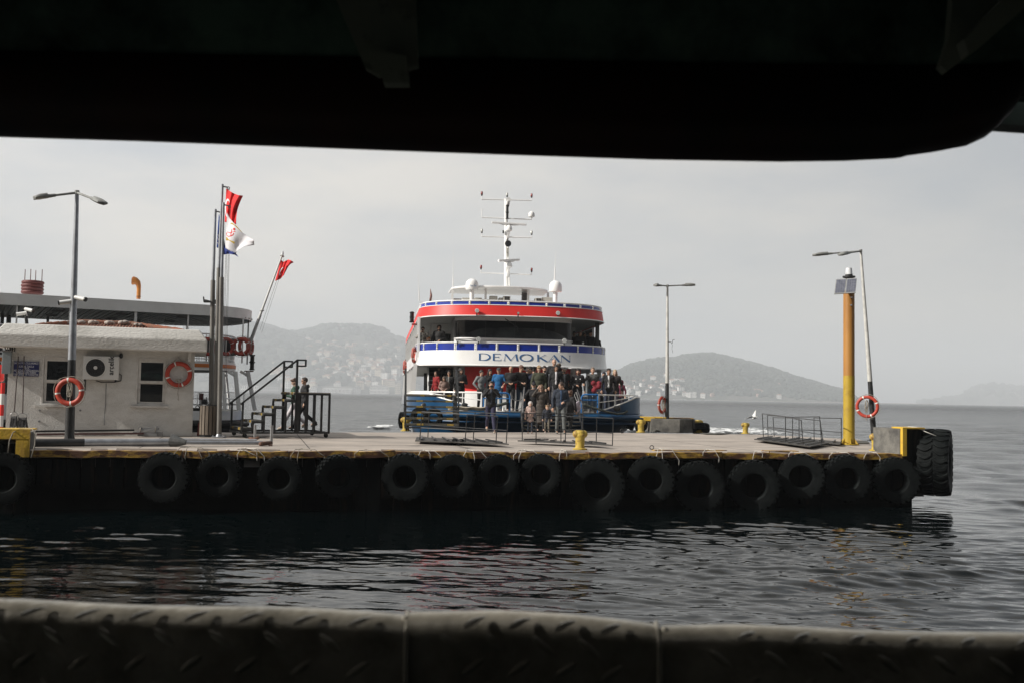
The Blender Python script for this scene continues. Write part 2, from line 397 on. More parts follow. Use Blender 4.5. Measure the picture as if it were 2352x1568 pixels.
lpts = [(-300, 840), (100, 800), (330, 782), (440, 768)] + [Z3(*p) for p in [(80,172),(180,158),(300,152),(450,175),(600,205),(700,232),(750,250),(850,255),(1000,240),(1100,215),(1250,198),(1400,203),(1500,197),(1600,208),(1700,225),(1800,248),(1900,280),(2000,318),(2100,350)]] + [(1000, 830), (1120, 850), (1260, 880), (1380, 893), (1440, 899)]
hillL = Hill(lpts, 2000, 1450, ((-1500, 40), (260, 1)), 3)
hillL.build('hill', 320, 90)
hpts = [(1280, 892), (1370, 868)] + [ZI(*p) for p in [(60,335),(150,300),(250,248),(370,215),(450,198),(550,186),(650,186),(700,162),(830,152),(950,147),(1050,168),(1200,203),(1330,242),(1500,292),(1640,342),(1800,382),(1950,427),(2080,458),(2170,510),(2205,545)]]
hillR = Hill(hpts, 1400, 1120, ((10, 0), (520, -4)), 21, 1.5)
hillR.build('hill', 300, 90)
fpts = [ZE(*p) for p in [(700,946),(820,942),(880,922),(990,918),(1010,892),(1050,865),(1120,852),(1200,845),(1270,850),(1348,860),(1480,880),(1600,900)]]
hillF = Hill(fpts, 2700, 2350, ((800, -2), (2900, 10)), 33)
hillF.build('hill', 160, 50)
def densL(x, v):
    u = (x+260)/230.     # settled slope is barer
    return .30 if (x > -330*HS and v < .72) else 1.0
hillL.woods('woodland', 'hazy dark wood covering the long hill behind the town', 6000, 5, 9, densL)
hillR.woods('woodland', 'wood covering the conical island hill behind the yellow beacon post', 7500, 1.8, 4.0, lambda x, v: .25 if (x < 190*HS and v < .35) else 1)
hillF.woods('woodland', 'faint wood on the low headland at the far right', 900, 6, 12)

# ------------------------------------------------------------------ town
h_walls = [mat('house_wall_%s' % k, c, .9, c2=tuple(x*.8 for x in c), scale=.2) for k, c in {'white': (.84,.83,.80), 'cream': (.70,.62,.50), 'pink': (.62,.45,.40), 'grey': (.45,.45,.44)}.items()]
h_roof = [mat('house_roof_%s' % k, c, .9) for k, c in {'tile': (.36,.22,.17), 'slate': (.20,.19,.18)}.items()]
def house_proto(name, w, d, h, wm, rm, roof='hip', rows=2, cols=3, label='', group=''):
    t = thing(name, label, 'house', (0, 0, 0), 0, group)
    b = MB(); b.box((-w/2, -d/2, -6), (w/2, d/2, h)); b.build('wall', wm, t)
    b = MB()
    if roof == 'hip':
        o = .5; e = min(w, d)*.32; zr = h+min(w, d)*.26
        vs = [(-w/2-o,-d/2-o,h+.02),(w/2+o,-d/2-o,h+.02),(w/2+o,d/2+o,h+.02),(-w/2-o,d/2+o,h+.02),(-w/2+e,0,zr),(w/2-e,0,zr)]
        b.add(vs, [(0,1,5,4),(2,3,4,5),(1,2,5),(3,0,4),(3,2,1,0)])
    else: b.box((-w/2-.3, -d/2-.3, h+.01), (w/2+.3, d/2+.3, h+.5))
    b.build('roof', rm, t)
    for j in range(rows):
        for i in range(cols):
            x = -w/2 + w*(i+.5)/cols; z = h*(j+.5)/rows
            q = MB(); q.box((x-.5, -d/2-.06, z-.75), (x+.5, -d/2-.01, z+.75)); q.build('window', glass, t)
    return t
GH = 'houses on the wooded slopes across the water'
protos = [house_proto('house', 9, 8, 6.5, h_walls[0], h_roof[0], label='white two storey house with a tiled hip roof on the hazy left slope', group=GH),
          house_proto('house', 12, 9, 9.5, h_walls[1], h_roof[0], rows=3, cols=4, label='cream three storey house with a tiled hip roof on the hazy left slope', group=GH),
          house_proto('house', 10, 9, 9, h_walls[0], h_roof[1], 'flat', 3, 3, label='white flat roofed apartment block on the hazy left slope', group=GH),
          house_proto('house', 8, 7, 6, h_walls[2], h_roof[0], label='small pinkish house with a tiled hip roof on the hazy left slope', group=GH)]
def put_house(k, px, py, hill, sc=1.0, label=None, rz=None):
    # walk the ray until it meets the hill surface
    d = ray(px, py); lo = hill.Ds*.99; best = None
    for Y in np.linspace(hill.Ds*.985, hill.Dr, 220):
        p = CAMP + d*(Y/d.y)
        if p.z <= float(hill.z(np.array([p.x]), np.array([Y]))[0])+.3: best = p; break
    if best is None: return None
    p = best; base = max(p.z, 1.2)
    lab = label
    if used[k] == 0: t = protos[k]; used[k] = 1; t.location = (p.x, p.y, base); t.scale = (sc*HS,)*3; t.rotation_euler = (0, 0, rz or 0)
    else: t = dup(protos[k], (p.x, p.y, base), rz or random.uniform(-.5, .5), None, None, sc*HS)
    if lab: t['label'] = lab
    return t
used = [0]*4
for k in range(4):
    x, y = [Z3(1100, 420), Z3(1500, 560), Z3(1340, 560), Z3(1760, 640)][k]; put_house(k, x, y, hillL, .9)
r_ = random.Random(4)
for i in range(190):
    u = r_.random(); px = 3; zx = 960 + 1130*r_.random(); top = 330 + (zx-960)*.05 + (0 if zx < 1900 else 60)
    zy = top + (900-top)*(r_.random()**.8)
    if r_.random() < .25: zx = 560+420*r_.random(); zy = 640+240*r_.random()
    p = Z3(zx, zy); k = r_.choice([0, 0, 1, 2, 2, 3]); KN = ['white hip roofed house', 'cream three storey house', 'white flat roofed block', 'small pinkish house'][k]
    zn = ('high on the hill' if zy < 520 else ('mid slope' if zy < 690 else 'low on the slope')); side = (' left of the stair handrail' if zx < 990 else (' above the long waterfront hall' if zx < 1380 else (' above the shed roof and masts' if zx < 1650 else (' above the barracks' if zx < 1900 else ' close to the white ferry'))))
    put_house(k, p[0], p[1], hillL, r_.uniform(.55, 1.0), KN+', '+zn+side)
SLOPE = ['white hip roofed house on the island hill slope', 'cream three storey house on the island hill slope',
         'white flat roofed block on the island hill slope', 'small pinkish house on the island hill slope']
for zx, zy, k, s in [(455,365,0,1),(570,340,0,1),(615,395,0,1),(650,385,2,.8),(700,385,0,.9),(540,420,0,.8),(600,470,2,.8),(665,440,0,.9),(690,465,2,.9),(240,445,0,.9),(330,490,2,.8),(200,410,3,.9),(450,440,0,.8),(430,425,3,.7),(1520,415,3,.8),(800,500,2,.8),(880,505,0,.8),(960,500,3,.7),(1530,515,0,.8),(290,390,0,.7),(360,420,2,.7),(150,370,0,.7),(580,430,0,.8),(625,430,2,.7),(560,470,2,.8),(520,450,0,.8),(640,480,0,.8),(480,400,0,.7),(410,470,0,.7),(380,380,3,.7),(230,480,2,.8),(270,460,0,.8),(200,460,0,.7),(310,440,2,.7),(500,490,0,.7),(720,490,0,.7),(760,500,2,.7),(1180,480,0,.6),(1350,500,3,.6),(180,430,2,.7)]:
    p = ZI(zx, zy); put_house(k, p[0], p[1], hillR, s*.72, SLOPE[k].replace(' on the island hill slope', ', island slope '+('far left near the ferry rail' if zx < 320 else ('just left of the middle lamp post' if zx < 560 else ('just right of the middle lamp post' if zx < 850 else 'by the orange hotel')))))
def big_building(name, label, px0, px1, py_top, py_bot, Y, floors, cols, wm, rm, roof='hip', depth=12):
    Y = Y*HS; depth = depth*HS; a = atY(px0, py_bot, Y); b2 = atY(px1, py_bot, Y); c = atY(px0, py_top, Y); w = b2.x-a.x; h = c.z-a.z; cx = (a.x+b2.x)/2
    t = thing(name, label, 'building', (cx, Y+depth/2, a.z), 0)
    b = MB(); b.box((-w/2, -depth/2, -8), (w/2, depth/2, h)); b.build('wall', wm, t)
    b = MB()
    if roof == 'hip':
        o = .6; e = depth*.4; zr = h+depth*.22
        b.add([(-w/2-o,-depth/2-o,h+.02),(w/2+o,-depth/2-o,h+.02),(w/2+o,depth/2+o,h+.02),(-w/2-o,depth/2+o,h+.02),(-w/2+e,0,zr),(w/2-e,0,zr)], [(0,1,5,4),(2,3,4,5),(1,2,5),(3,0,4),(3,2,1,0)])
    else: b.box((-w/2-.4, -depth/2-.4, h+.02), (w/2+.4, depth/2+.4, h+.7))
    b.build('roof', rm, t)
    cw = w/cols; n = 0
    for j in range(floors):
        for i in range(cols):
            if n >= 100: break
            n += 1; x = -w/2+cw*(i+.5); z = h*(j+.5)/floors; q = MB()
            q.box((x-cw*.22, -depth/2-.08, z-h/floors*.3), (x+cw*.22, -depth/2-.01, z+h/floors*.3)); q.build('window', glass, t)
    return t
def bb(label, z, x0, x1, yt, yb, *a, **k):
    p = z(x0, yt); q = z(x1, yb); big_building('waterfront_building', label, p[0], q[0], p[1], q[1], *a, **k)
bb('long white waterfront hall with a row of tall windows above the sea wall', Z3, 1145, 1495, 880, 945, 1440, 1, 22, h_walls[0], h_roof[1])
bb('big white waterfront barracks with closely set windows beside the white ferry', Z3, 1700, 1920, 868, 945, 1440, 2, 14, h_walls[0], h_roof[1])
bb('white three storey building with small windows higher behind the barracks', Z3, 1630, 1920, 812, 858, 1500, 2, 16, h_walls[0], h_roof[1], roof='flat')
bb('low white shed with a wide roof above the long waterfront hall', Z3, 1258, 1432, 832, 858, 1480, 1, 10, h_walls[0], h_roof[0])
bb('narrow white waterfront house left of the long hall', Z3, 1005, 1062, 872, 940, 1440, 3, 3, h_walls[0], h_roof[1])
bb('grey gabled waterfront house right of the long hall', Z3, 1505, 1585, 868, 940, 1440, 3, 4, h_walls[3], h_roof[1])
bb('tall cream block at the right edge of the town by the ferry', Z3, 1998, 2060, 830, 940, 1440, 5, 4, h_walls[1], h_roof[1], roof='flat')
bb('pale low warehouse on the shore behind the mooring rails', Z3, 180, 370, 850, 938, 1445, 2, 8, h_walls[0], h_roof[1], roof='flat')
bb('pale square warehouse near the slanted pillars of the moored ferry', Z3, 20, 90, 880, 938, 1445, 2, 3, h_walls[3], h_roof[1], roof='flat')
bb('wide pale warehouse between the stair rails on the shore', Z3, 430, 640, 868, 938, 1445, 2, 9, h_walls[3], h_roof[1], roof='flat')
bb('pale yellow apartment block on the slope above the stair handrail', Z3, 552, 610, 575, 640, 1560, 4, 5, h_walls[1], h_roof[1], roof='flat')
bb('long pale apartment block with balconies mid slope', Z3, 1090, 1380, 600, 650, 1620, 3, 14, h_walls[0], h_roof[1], roof='flat')
bb('white harbour house with a small tower right of the shed', Z3, 1148, 1200, 788, 825, 1500, 2, 3, h_walls[0], h_roof[0])
bb('orange walled long hotel with two wings on the island shore', ZI, 1243, 1395, 447, 482, 1150, 2, 14, h_walls[1], h_roof[0], depth=9)
bb('white villa with wide eaves left of the island hotel', ZI, 848, 930, 427, 457, 1150, 2, 6, h_walls[0], h_roof[0], depth=9)
bb('white villa with a balcony nearest the middle lamp post', ZI, 743, 810, 428, 455, 1150, 2, 5, h_walls[0], h_roof[0], depth=9)
bb('square stone monastery wing on the island summit left of the cypresses', ZI, 742, 818, 142, 190, 1385, 3, 6, h_walls[2], h_roof[0], roof='flat')
bb('stone monastery wing with a tiled roof right of the cypresses', ZI, 955, 1032, 150, 190, 1385, 3, 6, h_walls[2], h_roof[0])
bb('white house on the faint headland at the far right', ZE, 1285, 1300, 878, 898, 2440, 2, 2, h_walls[0], h_roof[1], roof='flat')
bb('small white tower on the faint headland at the far right', ZE, 1306, 1318, 893, 908, 2440, 2, 1, h_walls[0], h_roof[1], roof='flat')
# cypresses on the summit
fol = mat('tree_foliage', (.025, .042, .022), .95)
def cypress(zx, yt, yb, w, label):
    w *= HS; p = atY(*ZI(zx, yb), 1375*HS); q = atY(*ZI(zx, yt), 1375*HS); h = q.z-p.z+3
    t = thing('cypress_tree', label, 'tree', (p.x, p.y, p.z-3), 0, 'trees on the island summit')
    b = MB(); b.tube((0, 0, 0), (0, 0, h*.6), w*.12, .1, 6); b.build('trunk', wood, t)
    b = MB(); rr = random.Random(zx)
    for i in range(46):
        u = (i+.5)/46; z = h*(.15+.85*u); rad = w*.5*math.sin(min(1, (1-u)*1.6+.1)*PI/2); a = i*2.4
        s = w*.22*(1.15-u*.7); b.ell((rad*.5*math.cos(a), rad*.5*math.sin(a), z-s), (s*rr.uniform(.8, 1.3), s, s*1.5), 6, 4)
    b.build('crown', fol, t, smooth='all', fix=False)
for zx, yt, yb, w, lab in [(838,125,190,5,'tallest dark cypress beside the left monastery wing'),(885,130,190,6,'dark cypress in the middle of the summit row'),(912,135,195,8,'broad dark tree right of the middle cypress on the summit'),(932,132,195,7,'dark tree touching the right monastery wing'),(862,148,192,7,'lower dark tree between the summit cypresses'),(782,130,160,3,'thin dark cypress behind the left monastery wing'),(590,160,200,4,'lone cypress on the ridge beside the middle lamp post'),(688,158,190,4,'small pointed tree on the ridge left of the monastery')]:
    cypress(zx, yt, yb, w, lab)
# hill antenna
p = atY(*Z3(705, 235), 1990*HS); q = atY(*Z3(705, 75), 1990*HS)
b = MB(); b.tube((0, 0, -8), (0, 0, q.z-p.z), .7, .4, 6)
tag(b.build('radio_mast', grey_m, loc=p), 'thin radio mast on the saddle of the long hill', 'mast')
# sea wall strips and small boats at the far shores
b = MB(); b.box((-1000*HS, 1425*HS, -1), (70*HS, 1436*HS, 2.4)); tag(b.build('sea_wall', conc_d), 'low stone sea wall in front of the far town', 'wall')
b = MB(); b.box((120*HS, 1108*HS, -1), (470*HS, 1116*HS, 2.2)); tag(b.build('sea_wall', conc), 'low pale sea wall along the island shore', 'wall')
def far_boat(px, Y, ln, label, mast=0, cabin=True):
    Y *= HS; ln *= HS; mast *= HS; x = (px-1176)/F*Y
    t = thing('boat', label, 'boat', (x, Y, 0), 0, 'boats moored along the far shore')
    b = MB(); w = ln*.14
    b.add([(-ln/2,-w,1.3),(ln*.3,-w,1.2),(ln/2,0,1.7),(ln*.3,w,1.2),(-ln/2,w,1.3),(-ln*.46,-w*.7,-.3),(ln*.3,-w*.5,-.3),(ln*.42,0,-.3),(ln*.3,w*.5,-.3),(-ln*.46,w*.7,-.3)],
          [(0,1,2,3,4),(9,8,7,6,5),(0,5,6,1),(1,6,7,2),(2,7,8,3),(3,8,9,4),(4,9,5,0)]); b.build('hull', white_ship, t)
    if cabin:
        b = MB(); b.box((-ln*.3, -w*.6, 1.25), (ln*.2, w*.6, 2.9)); b.build('cabin', white_ship, t)
        b = MB(); b.box((-ln*.28, -w*.63, 1.9), (ln*.18, w*.63, 2.5)); b.build('window', glass, t)
    if mast: b = MB(); b.tube((0, 0, 1.3), (0, 0, mast), .14, .08, 6); b.build('mast', steel, t)
for zx, ln, ms, lab in [(300,14,0,'long white excursion boat at the island shore'),(350,10,0,'white motor boat beside the excursion boat'),(412,11,17,'sailing boat with the tallest mast at the island shore'),(650,7,0,'small motor boat left of the boatyard on the island shore'),(700,7,0,'small motor boat in the middle of the boatyard row'),(735,6,0,'small motor boat at the right of the boatyard row'),(840,9,0,'wide motor boat below the white villa'),(925,7,10,'small sailing boat below the right villa'),(960,6,0,'tiny motor boat below the island villas')]:
    far_boat(ZI(zx, 500)[0], 1095, ln, lab, ms)
far_boat(Z3(1470, 900)[0], 1400, 20, 'large sailing boat in front of the long waterfront hall', 28)

# ------------------------------------------------------------------ haze
def build_haze():
    b = MB(); b.box((-9000, -60, -3), (12000, 13500, 560)); M = bpy.data.materials.new('haze_air'); M.use_nodes = True
    n = M.node_tree.nodes; n.clear(); o = n.new('ShaderNodeOutputMaterial'); v = n.new('ShaderNodeVolumePrincipled')
    v.inputs['Color'].default_value = (.885, .928, .972, 1); v.inputs['Density'].default_value = HAZE_D; v.inputs['Anisotropy'].default_value = .0
    M.node_tree.links.new(v.outputs[0], o.inputs['Volume'])
    tag(b.build('haze', M), kind='stuff')
HAZE_D = .00025
build_haze()
# ------------------------------------------------------------------ pier
DZ = 1.3
F0 = Vector((-20, 17.85)); 
_a = atZ(75, 1033, DZ); _b = atZ(2068, 1041, DZ)
FD = (_b.xy-_a.xy).normalized(); FN = Vector((FD.y, -FD.x))          # along the front edge; towards the camera
FANG = math.atan2(FD.y, FD.x)
PF = Frame(_a.x, _a.y, 0, FANG)                                       # pier frame: x along the front, y away, z from the water
PL = (_b.xy-_a.xy).length
def onpier(px, py, c): return PF.L((px, py), c)
back = [PF.loc(Vector((x, y, 0))) for x, y in ((-24, 24.6), (-9.5, 30.9), (0, 35.8), (3.7, 37.3), (9.6, 38.1), (12.2, 35.0))]
endx = PL+.55
deckpoly = [(-14, 0), (PL+.02, 0), (endx, .3)] + [(p.x, p.y) for p in reversed(back)]
pier = thing('pier', 'concrete pier with yellow edge beams and dark timber cladding crossing the picture', 'pier', (PF.o.x, PF.o.y, 0), FANG)
b = MB(); b.prism([(x, y, -2.5) for x, y in [(-14, .5), (endx-.2, .5)] + deckpoly[2:]], (0, 0, 2.5+DZ-.35)); b.build('quay_wall', mat('wet_quay_concrete', (.005, .0055, .005), .8, c2=(.014, .013, .012), scale=2, bump=.5, spec=.1), pier)  # near-black colour stands in for the deep shade on the pier front
conc_deck = mat('deck_concrete', (.44, .385, .335), .85, c2=(.21, .19, .17), scale=.7, lo=.36, hi=.74, bump=.35, bscale=14, stretch=(1, 2.2, 1))
b = MB(); b.prism([(x, y+(.16 if i < 2 else 0), DZ-.35) for i, (x, y) in enumerate(deckpoly)], (0, 0, .35-.012)); b.build('deck', conc_deck, pier)
b = MB()
for x in (1.9, 5.6, 9.4, 13.1, 16.8): b.box((x, .3, DZ-.012), (x+.025, 9.5, DZ-.0105))
for y in (3.1, 6.3): b.box((-2, y, DZ-.0118), (PL+.2, y+.02, DZ-.0100))
b.build('slab_joints', mat('joint_filler', (.05, .045, .04), .9), pier)
# broken concrete lip behind the beams
rr = random.Random(3); b = MB(); x = .2
while x < PL-.3:
    w = rr.uniform(.3, 1.3)
    if rr.random() < .75:
        h = rr.uniform(.015, .05); dd = rr.uniform(.04, .18)
        b.add([(x, .17, DZ-.05), (x+w, .17, DZ-.05), (x+w*.97, .17+dd, DZ-.05), (x+w*.1, .18+dd, DZ-.05), (x+.03, .19, DZ+h), (x+w*.95, .19, DZ+h*.7), (x+w*.93, .17+dd*.8, DZ+h*.6), (x+w*.13, .17+dd*.9, DZ+h)],
              [(0,3,2,1),(4,5,6,7),(0,1,5,4),(1,2,6,5),(2,3,7,6),(3,0,4,7)])
    x += w+rr.uniform(.02, .5)
b.build('broken_kerb', conc, pier)
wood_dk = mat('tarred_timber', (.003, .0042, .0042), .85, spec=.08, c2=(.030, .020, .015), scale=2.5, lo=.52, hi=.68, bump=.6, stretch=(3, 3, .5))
b = MB(); x = -.2
while x < PL+.2:
    w = rr.uniform(.26, .34); zb = rr.uniform(.42, .62) if x < 3.9 else rr.uniform(-.1, .35)
    if not (3.9 < x < 4.2): b.box((x, .02+rr.uniform(0, .03), zb), (x+w-.018, .14, DZ-.16))
    x += w
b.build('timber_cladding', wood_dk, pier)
b = MB(); b.prism([(x, y, 0) for x, y in [(-14, .16), (PL, .16), (PL, .5), (-14, .5)]], (0, 0, .95)); 
# yellow steel edge beams, each its own length
segs = [(0, 2.9, 0, 0), (2.93, 5.1, .0, .0), (5.12, 7.4, .01, .02), (7.42, 10.0, 0, .01), (10.02, 11.9, .02, -.02), (11.92, 13.6, .0, .0), (13.4, 15.3, .0, .03), (15.32, 17.2, .02, .0), (17.25, 18.9, .0, .01), (18.92, PL-.02, 0, 0)]
for i, (x0, x1, dy, dz) in enumerate(segs):
    q = MB(); N = 6
    for (ya, yb2, za, zb) in ((-.10, .15, DZ-.03, DZ), (-.10, -.075, DZ-.135, DZ-.0305)):
        rows = []
        for j in range(N+1):
            u = j/N; x = x0+(x1-x0)*u; wob = .012*math.sin(5*x+i)+.008*math.sin(13*x); o = dz*u+wob
            rows.append([(x, ya+dy+wob, za+o), (x, yb2+dy+wob, za+o), (x, yb2+dy+wob, zb+o), (x, ya+dy+wob, zb+o)])
        vs = [p for r in rows for p in r]; fs = []
        for j in range(N):
            for k in range(4): fs.append((j*4+k, j*4+(k+1) % 4, (j+1)*4+(k+1) % 4, (j+1)*4+k))
        fs += [(3, 2, 1, 0), tuple(range(N*4, N*4+4))]; q.add(vs, fs)
    for k in range(int((x1-x0)/.55)):
        bx_ = x0+.2+k*.55; q.ell((bx_, -.102+dy, DZ-.08+dz), (.018, .008, .018), 8, 5)
    q.build('edge_beam', yel_rust, pier)
# loose yellow flat bars lying on the edge
for x0, x1, a in ((13.7, 15.6, .03), (16.6, 17.5, -.04)):
    q = MB(); q.T = Matrix.Translation((x0, .2, DZ+.035)) @ Matrix.Rotation(a, 4, 'Z'); q.box((0, 0, 0), (x1-x0, .22, .018)); q.build('loose_plate', yel_rust, pier)
# end bulkhead on the right, timber faced, yellow corner, capped by a yellow plate
def PP(px, py, c): return PF.L((px, py), c)
bl = PP(2062, 1036, .0); zt = PP(2065, 980, .05).z
ex0 = PL-.02; ex1 = PL+.55
b = MB(); b.box((ex0+.12, .16, .2), (ex1+.25, 1.3, zt-.04)); b.build('end_bulkhead', conc_d, pier)
b = MB(); x = ex0+.12
while x < ex1+.2:
    b.box((x, -.02, .3), (x+.24, .155, zt-.06)); x += .25
b.build('end_timber', wood_dk, pier)
b = MB(); b.box((ex0+.0, -.13, DZ-.05), (ex0+.115, -.03, zt)); b.box((ex0+.116, -.10, zt-.035), (ex1+.1, .5, zt+.002)); b.build('corner_plate', yel, pier)
# concrete block inside the end
tlb = PP(2031, 984, .55)
bq = PF.loc(atZ(2031, 1031.5, DZ)); bh = atY(2031, 984, PF.W(bq).y).z
o = MB(); o.box((bq.x, bq.y, DZ), (bq.x+.36, bq.y+.4, bh)); tag(o.build('concrete_block', mat('speckled_concrete', (.34, .32, .29), .95, c2=(.09, .085, .08), scale=26, lo=.44, hi=.62, bump=1), None, bevel=.02), 'rough grey concrete block beside the yellow corner plate at the pier end', 'block')
COL.objects['concrete_block'].location = (PF.o.x, PF.o.y, 0); COL.objects['concrete_block'].rotation_euler = (0, 0, FANG)
def pw(x, y, z=DZ): return PF.W((x, y, z))
# raised yellow corner at the left end
lt = PP(40, 984, -.1).z
lf = thing('mooring_dolphin', 'raised timber corner with yellow steel cap at the left end of the pier', 'bulkhead', (PF.o.x, PF.o.y, 0), FANG)
b = MB(); b.box((-3, .0, -.6), (-.16, 1.0, lt-.09)); b.build('core', conc_d, lf)
b = MB(); x = -3.0
while x < -.2: b.box((x, -.08, -.1), (x+.25, -.003, lt-.30)); x += .27
b.build('timber', wood_dk, lf)
b = MB(); b.box((-3, -.2, lt-.20), (-.03, -.12, lt-.03)); b.box((-3, -.2, lt-.0299), (-.03, .5, lt)); b.box((-.28, -.195, DZ-.13), (-.032, -.115, lt-.201)); b.build('steel_cap', yel, lf)

# ------------------------------------------------------------------ tyres
def tyre_mesh(name, R, w, seed, lug=.045):
    b = MB(); n = 60; ri = R*.47
    prof = [(ri, -.36*w), (ri+.05*R, -.47*w), (R*.74, -.52*w), (R*.90, -.49*w), (R*.925, -.42*w), (R*.93, -.2*w), (R*.93, .2*w), (R*.925, .42*w), (R*.90, .49*w), (R*.74, .52*w), (ri+.05*R, .47*w), (ri, .36*w), (ri+.02*R, .2*w), (ri+.02*R, -.2*w)]
    vs = []; fs = []; K = len(prof)
    for i in range(n):
        t = 2*PI*i/n
        for r, y in prof: vs.append((r*math.cos(t), y, r*math.sin(t)))
    for i in range(n):
        for k in range(K): fs.append((i*K+k, i*K+(k+1) % K, ((i+1) % n)*K+(k+1) % K, ((i+1) % n)*K+k))
    b.add(vs, fs); r_ = random.Random(seed)
    nl = 26
    for i in range(nl):        # tread blocks, two rows staggered, a third in the middle
        for s, off in ((-1, 0), (1, .5), (0, .25)):
            t0 = 2*PI*(i+off)/nl; t1 = t0+2*PI/nl*.56; sk = .05*s
            y0, y1 = {-1: (-.50*w, -.17*w), 1: (.17*w, .50*w), 0: (-.13*w, .13*w)}[s]; h = R*(1+lug*.2*r_.random()); hb = R*.90
            v = []
            for y, q in ((y0, 0), (y1, sk)):
                hh = h - (.022*R if s and abs(y) > .4*w else 0)
                for t in (t0+q, t1+q): v += [(hb*math.cos(t), y, hb*math.sin(t)), (hh*math.cos(t), y*.98, hh*math.sin(t))]
            b.add(v, [(0,1,3,2),(4,6,7,5),(0,4,5,1),(2,3,7,6),(1,5,7,3),(0,2,6,4)])
    return b
tspec = [(379,1095,57),(503,1090,50),(642,1097,50),(776,1093,50),(932,1093,54),(1041,1092,50),(1145,1090,48),(1242,1088,47),(1372,1114,63),(1495,1100,54),(1605,1116,58),(1730,1114,59),(1840,1094,52),(1942,1097,54),(2055,1102,53)]
tl = ['bald edged tyre right of the pipe cone, leftmost of the hanging row', 'tyre with a pale scratch inside its hole, second of the hanging row', 'tyre hanging below the mobile stair castors', 'tyre hanging left of the gap before the first ramp', 'coarse treaded tyre below the left end of the first ramp', 'tyre with a pale lower sidewall below the middle of the first ramp', 'knobbly tyre below the right end of the first ramp', 'chunky treaded tyre below the left end of the second ramp', 'large low hung tyre below the single yellow bollard', 'tyre with fine block tread right of the low hung large tyre', 'low hung worn tyre below the dark edge of the middle lamp post', 'wide lugged tyre left of the narrow tilted tyre', 'narrow tilted tyre below the folded rail ramp', 'smooth topped tyre below the yellow beacon post', 'lugged tyre beside the timber end of the pier']
TB = {}
for i, (px, py, rp_) in enumerate(tspec):
    c = PP(px, py, -.28); D = PF.W(c).y; R = rp_/F*D*1.0; w = .34+.04*(i % 3)
    yaw = [.12, .1, .05, -.05, .2, .15, .12, .22, .25, .32, .22, .28, .38, .22, .25][i]
    o = tyre_mesh('tyre', R, w, i).build('tyre', rubber, smooth=True, fix=True)
    tag(o, tl[i], 'tyre', 'tyres hung along the pier front'); W = PF.W(c)
    o.location = W; o.rotation_euler = (0, i*.7, 0); o.rotation_mode = 'XYZ'
    o.matrix_world = Matrix.Translation(W) @ Matrix.Rotation(FANG-yaw*1.35, 4, 'Z') @ Matrix.Rotation(random.uniform(-.04, .1), 4, 'X') @ Matrix.Rotation(i*.7, 4, 'Y')
o = tyre_mesh('tyre', .52, .35, 40).build('tyre', rubber, smooth=True); tag(o, 'big tyre in the shadow below the yellow cap at the left edge', 'tyre', 'tyres hung along the pier front')
o.matrix_world = Matrix.Translation(PF.W(PP(10, 1098, -.28))) @ Matrix.Rotation(FANG, 4, 'Z')
# giant loader tyre at the end, standing edge on
c = PP(2150, 1061, .1); Wd = PF.W(c); R = 77/F*Wd.y
def giant():
    b = MB(); n = 72; w = .72; ri = R*.42
    prof = [(ri, -.3*w), (R*.55, -.47*w), (R*.75, -.52*w), (R*.9, -.5*w), (R*.95, -.4*w), (R*.955, 0), (R*.95, .4*w), (R*.9, .5*w), (R*.75, .52*w), (R*.55, .47*w), (ri, .3*w), (ri, 0)]
    vs = []; fs = []; K = len(prof)
    for i in range(n):
        t = 2*PI*i/n
        for r, y in prof: vs.append((r*math.cos(t), y, r*math.sin(t)))
    for i in range(n):
        for k in range(K): fs.append((i*K+k, i*K+(k+1) % K, ((i+1) % n)*K+(k+1) % K, ((i+1) % n)*K+k))
    b.add(vs, fs); nl = 26
    for i in range(nl):
        for s in (-1, 1):
            t0 = 2*PI*(i+(0 if s < 0 else .5))/nl; dt = 2*PI/nl*.5; v = []; M_ = 7
            for j in range(M_):
                u = j/(M_-1); y = s*w*(.02+.5*u); tt = t0+.10*math.sin(u*PI*1.1)+.03*u; h = R*(1-.045*u**3); hb = R*.9 if u < .85 else R*.84
                v += [(hb*math.cos(tt), y, hb*math.sin(tt)), (h*math.cos(tt), y, h*math.sin(tt)), (h*math.cos(tt+dt), y, h*math.sin(tt+dt)), (hb*math.cos(tt+dt), y, hb*math.sin(tt+dt))]
            f = []
            for j in range(M_-1):
                for k in range(4): f.append((j*4+k, j*4+(k+1) % 4, (j+1)*4+(k+1) % 4, (j+1)*4+k))
            f += [(3, 2, 1, 0), tuple(range((M_-1)*4, M_*4))]; b.add(v, f)
    return b
o = giant().build('tyre', rubber, smooth=True, bevel=.012); tag(o, 'giant deeply lugged loader tyre standing against the right end of the pier', 'tyre')
o.matrix_world = Matrix.Translation(Wd + Vector((.02, .1, 0))) @ Matrix.Rotation(math.radians(62), 4, 'Z')

# tie ropes over the edge
def rope(name, label, pts, r, m_, cat='rope', group=None):
    b = MB(); b.path(pts, r, 6); return tag(b.build(name, m_, smooth='all'), label, cat, group)
def smooth_pts(P, n=6, sag=0):
    out = []
    for i in range(len(P)-1):
        for k in range(n):
            u = k/n; p = P[i].lerp(P[i+1], u); p.z -= sag*math.sin(PI*u); out.append(p)
    return out+[P[-1]]
for i, (px, w0, w1, lab) in enumerate([(870, -1, 1, 'x')][:0]): pass
knots = [(515,[(475,1046),(505,1044),(560,1048)],'left of the pipe cone'),(765//1,[(700,1052),(742,1058),(820,1050)],'below the stairs front castor'),(985,[(950,1050),(975,1053),(1050,1053)],'below the loose pipe end')]
kn = [(520,1031,[(590,1048)],'loose white tie rope in front of the long pipe'),(760-0,0,[],'')]
ties = [(870/1.68,1783,None)]
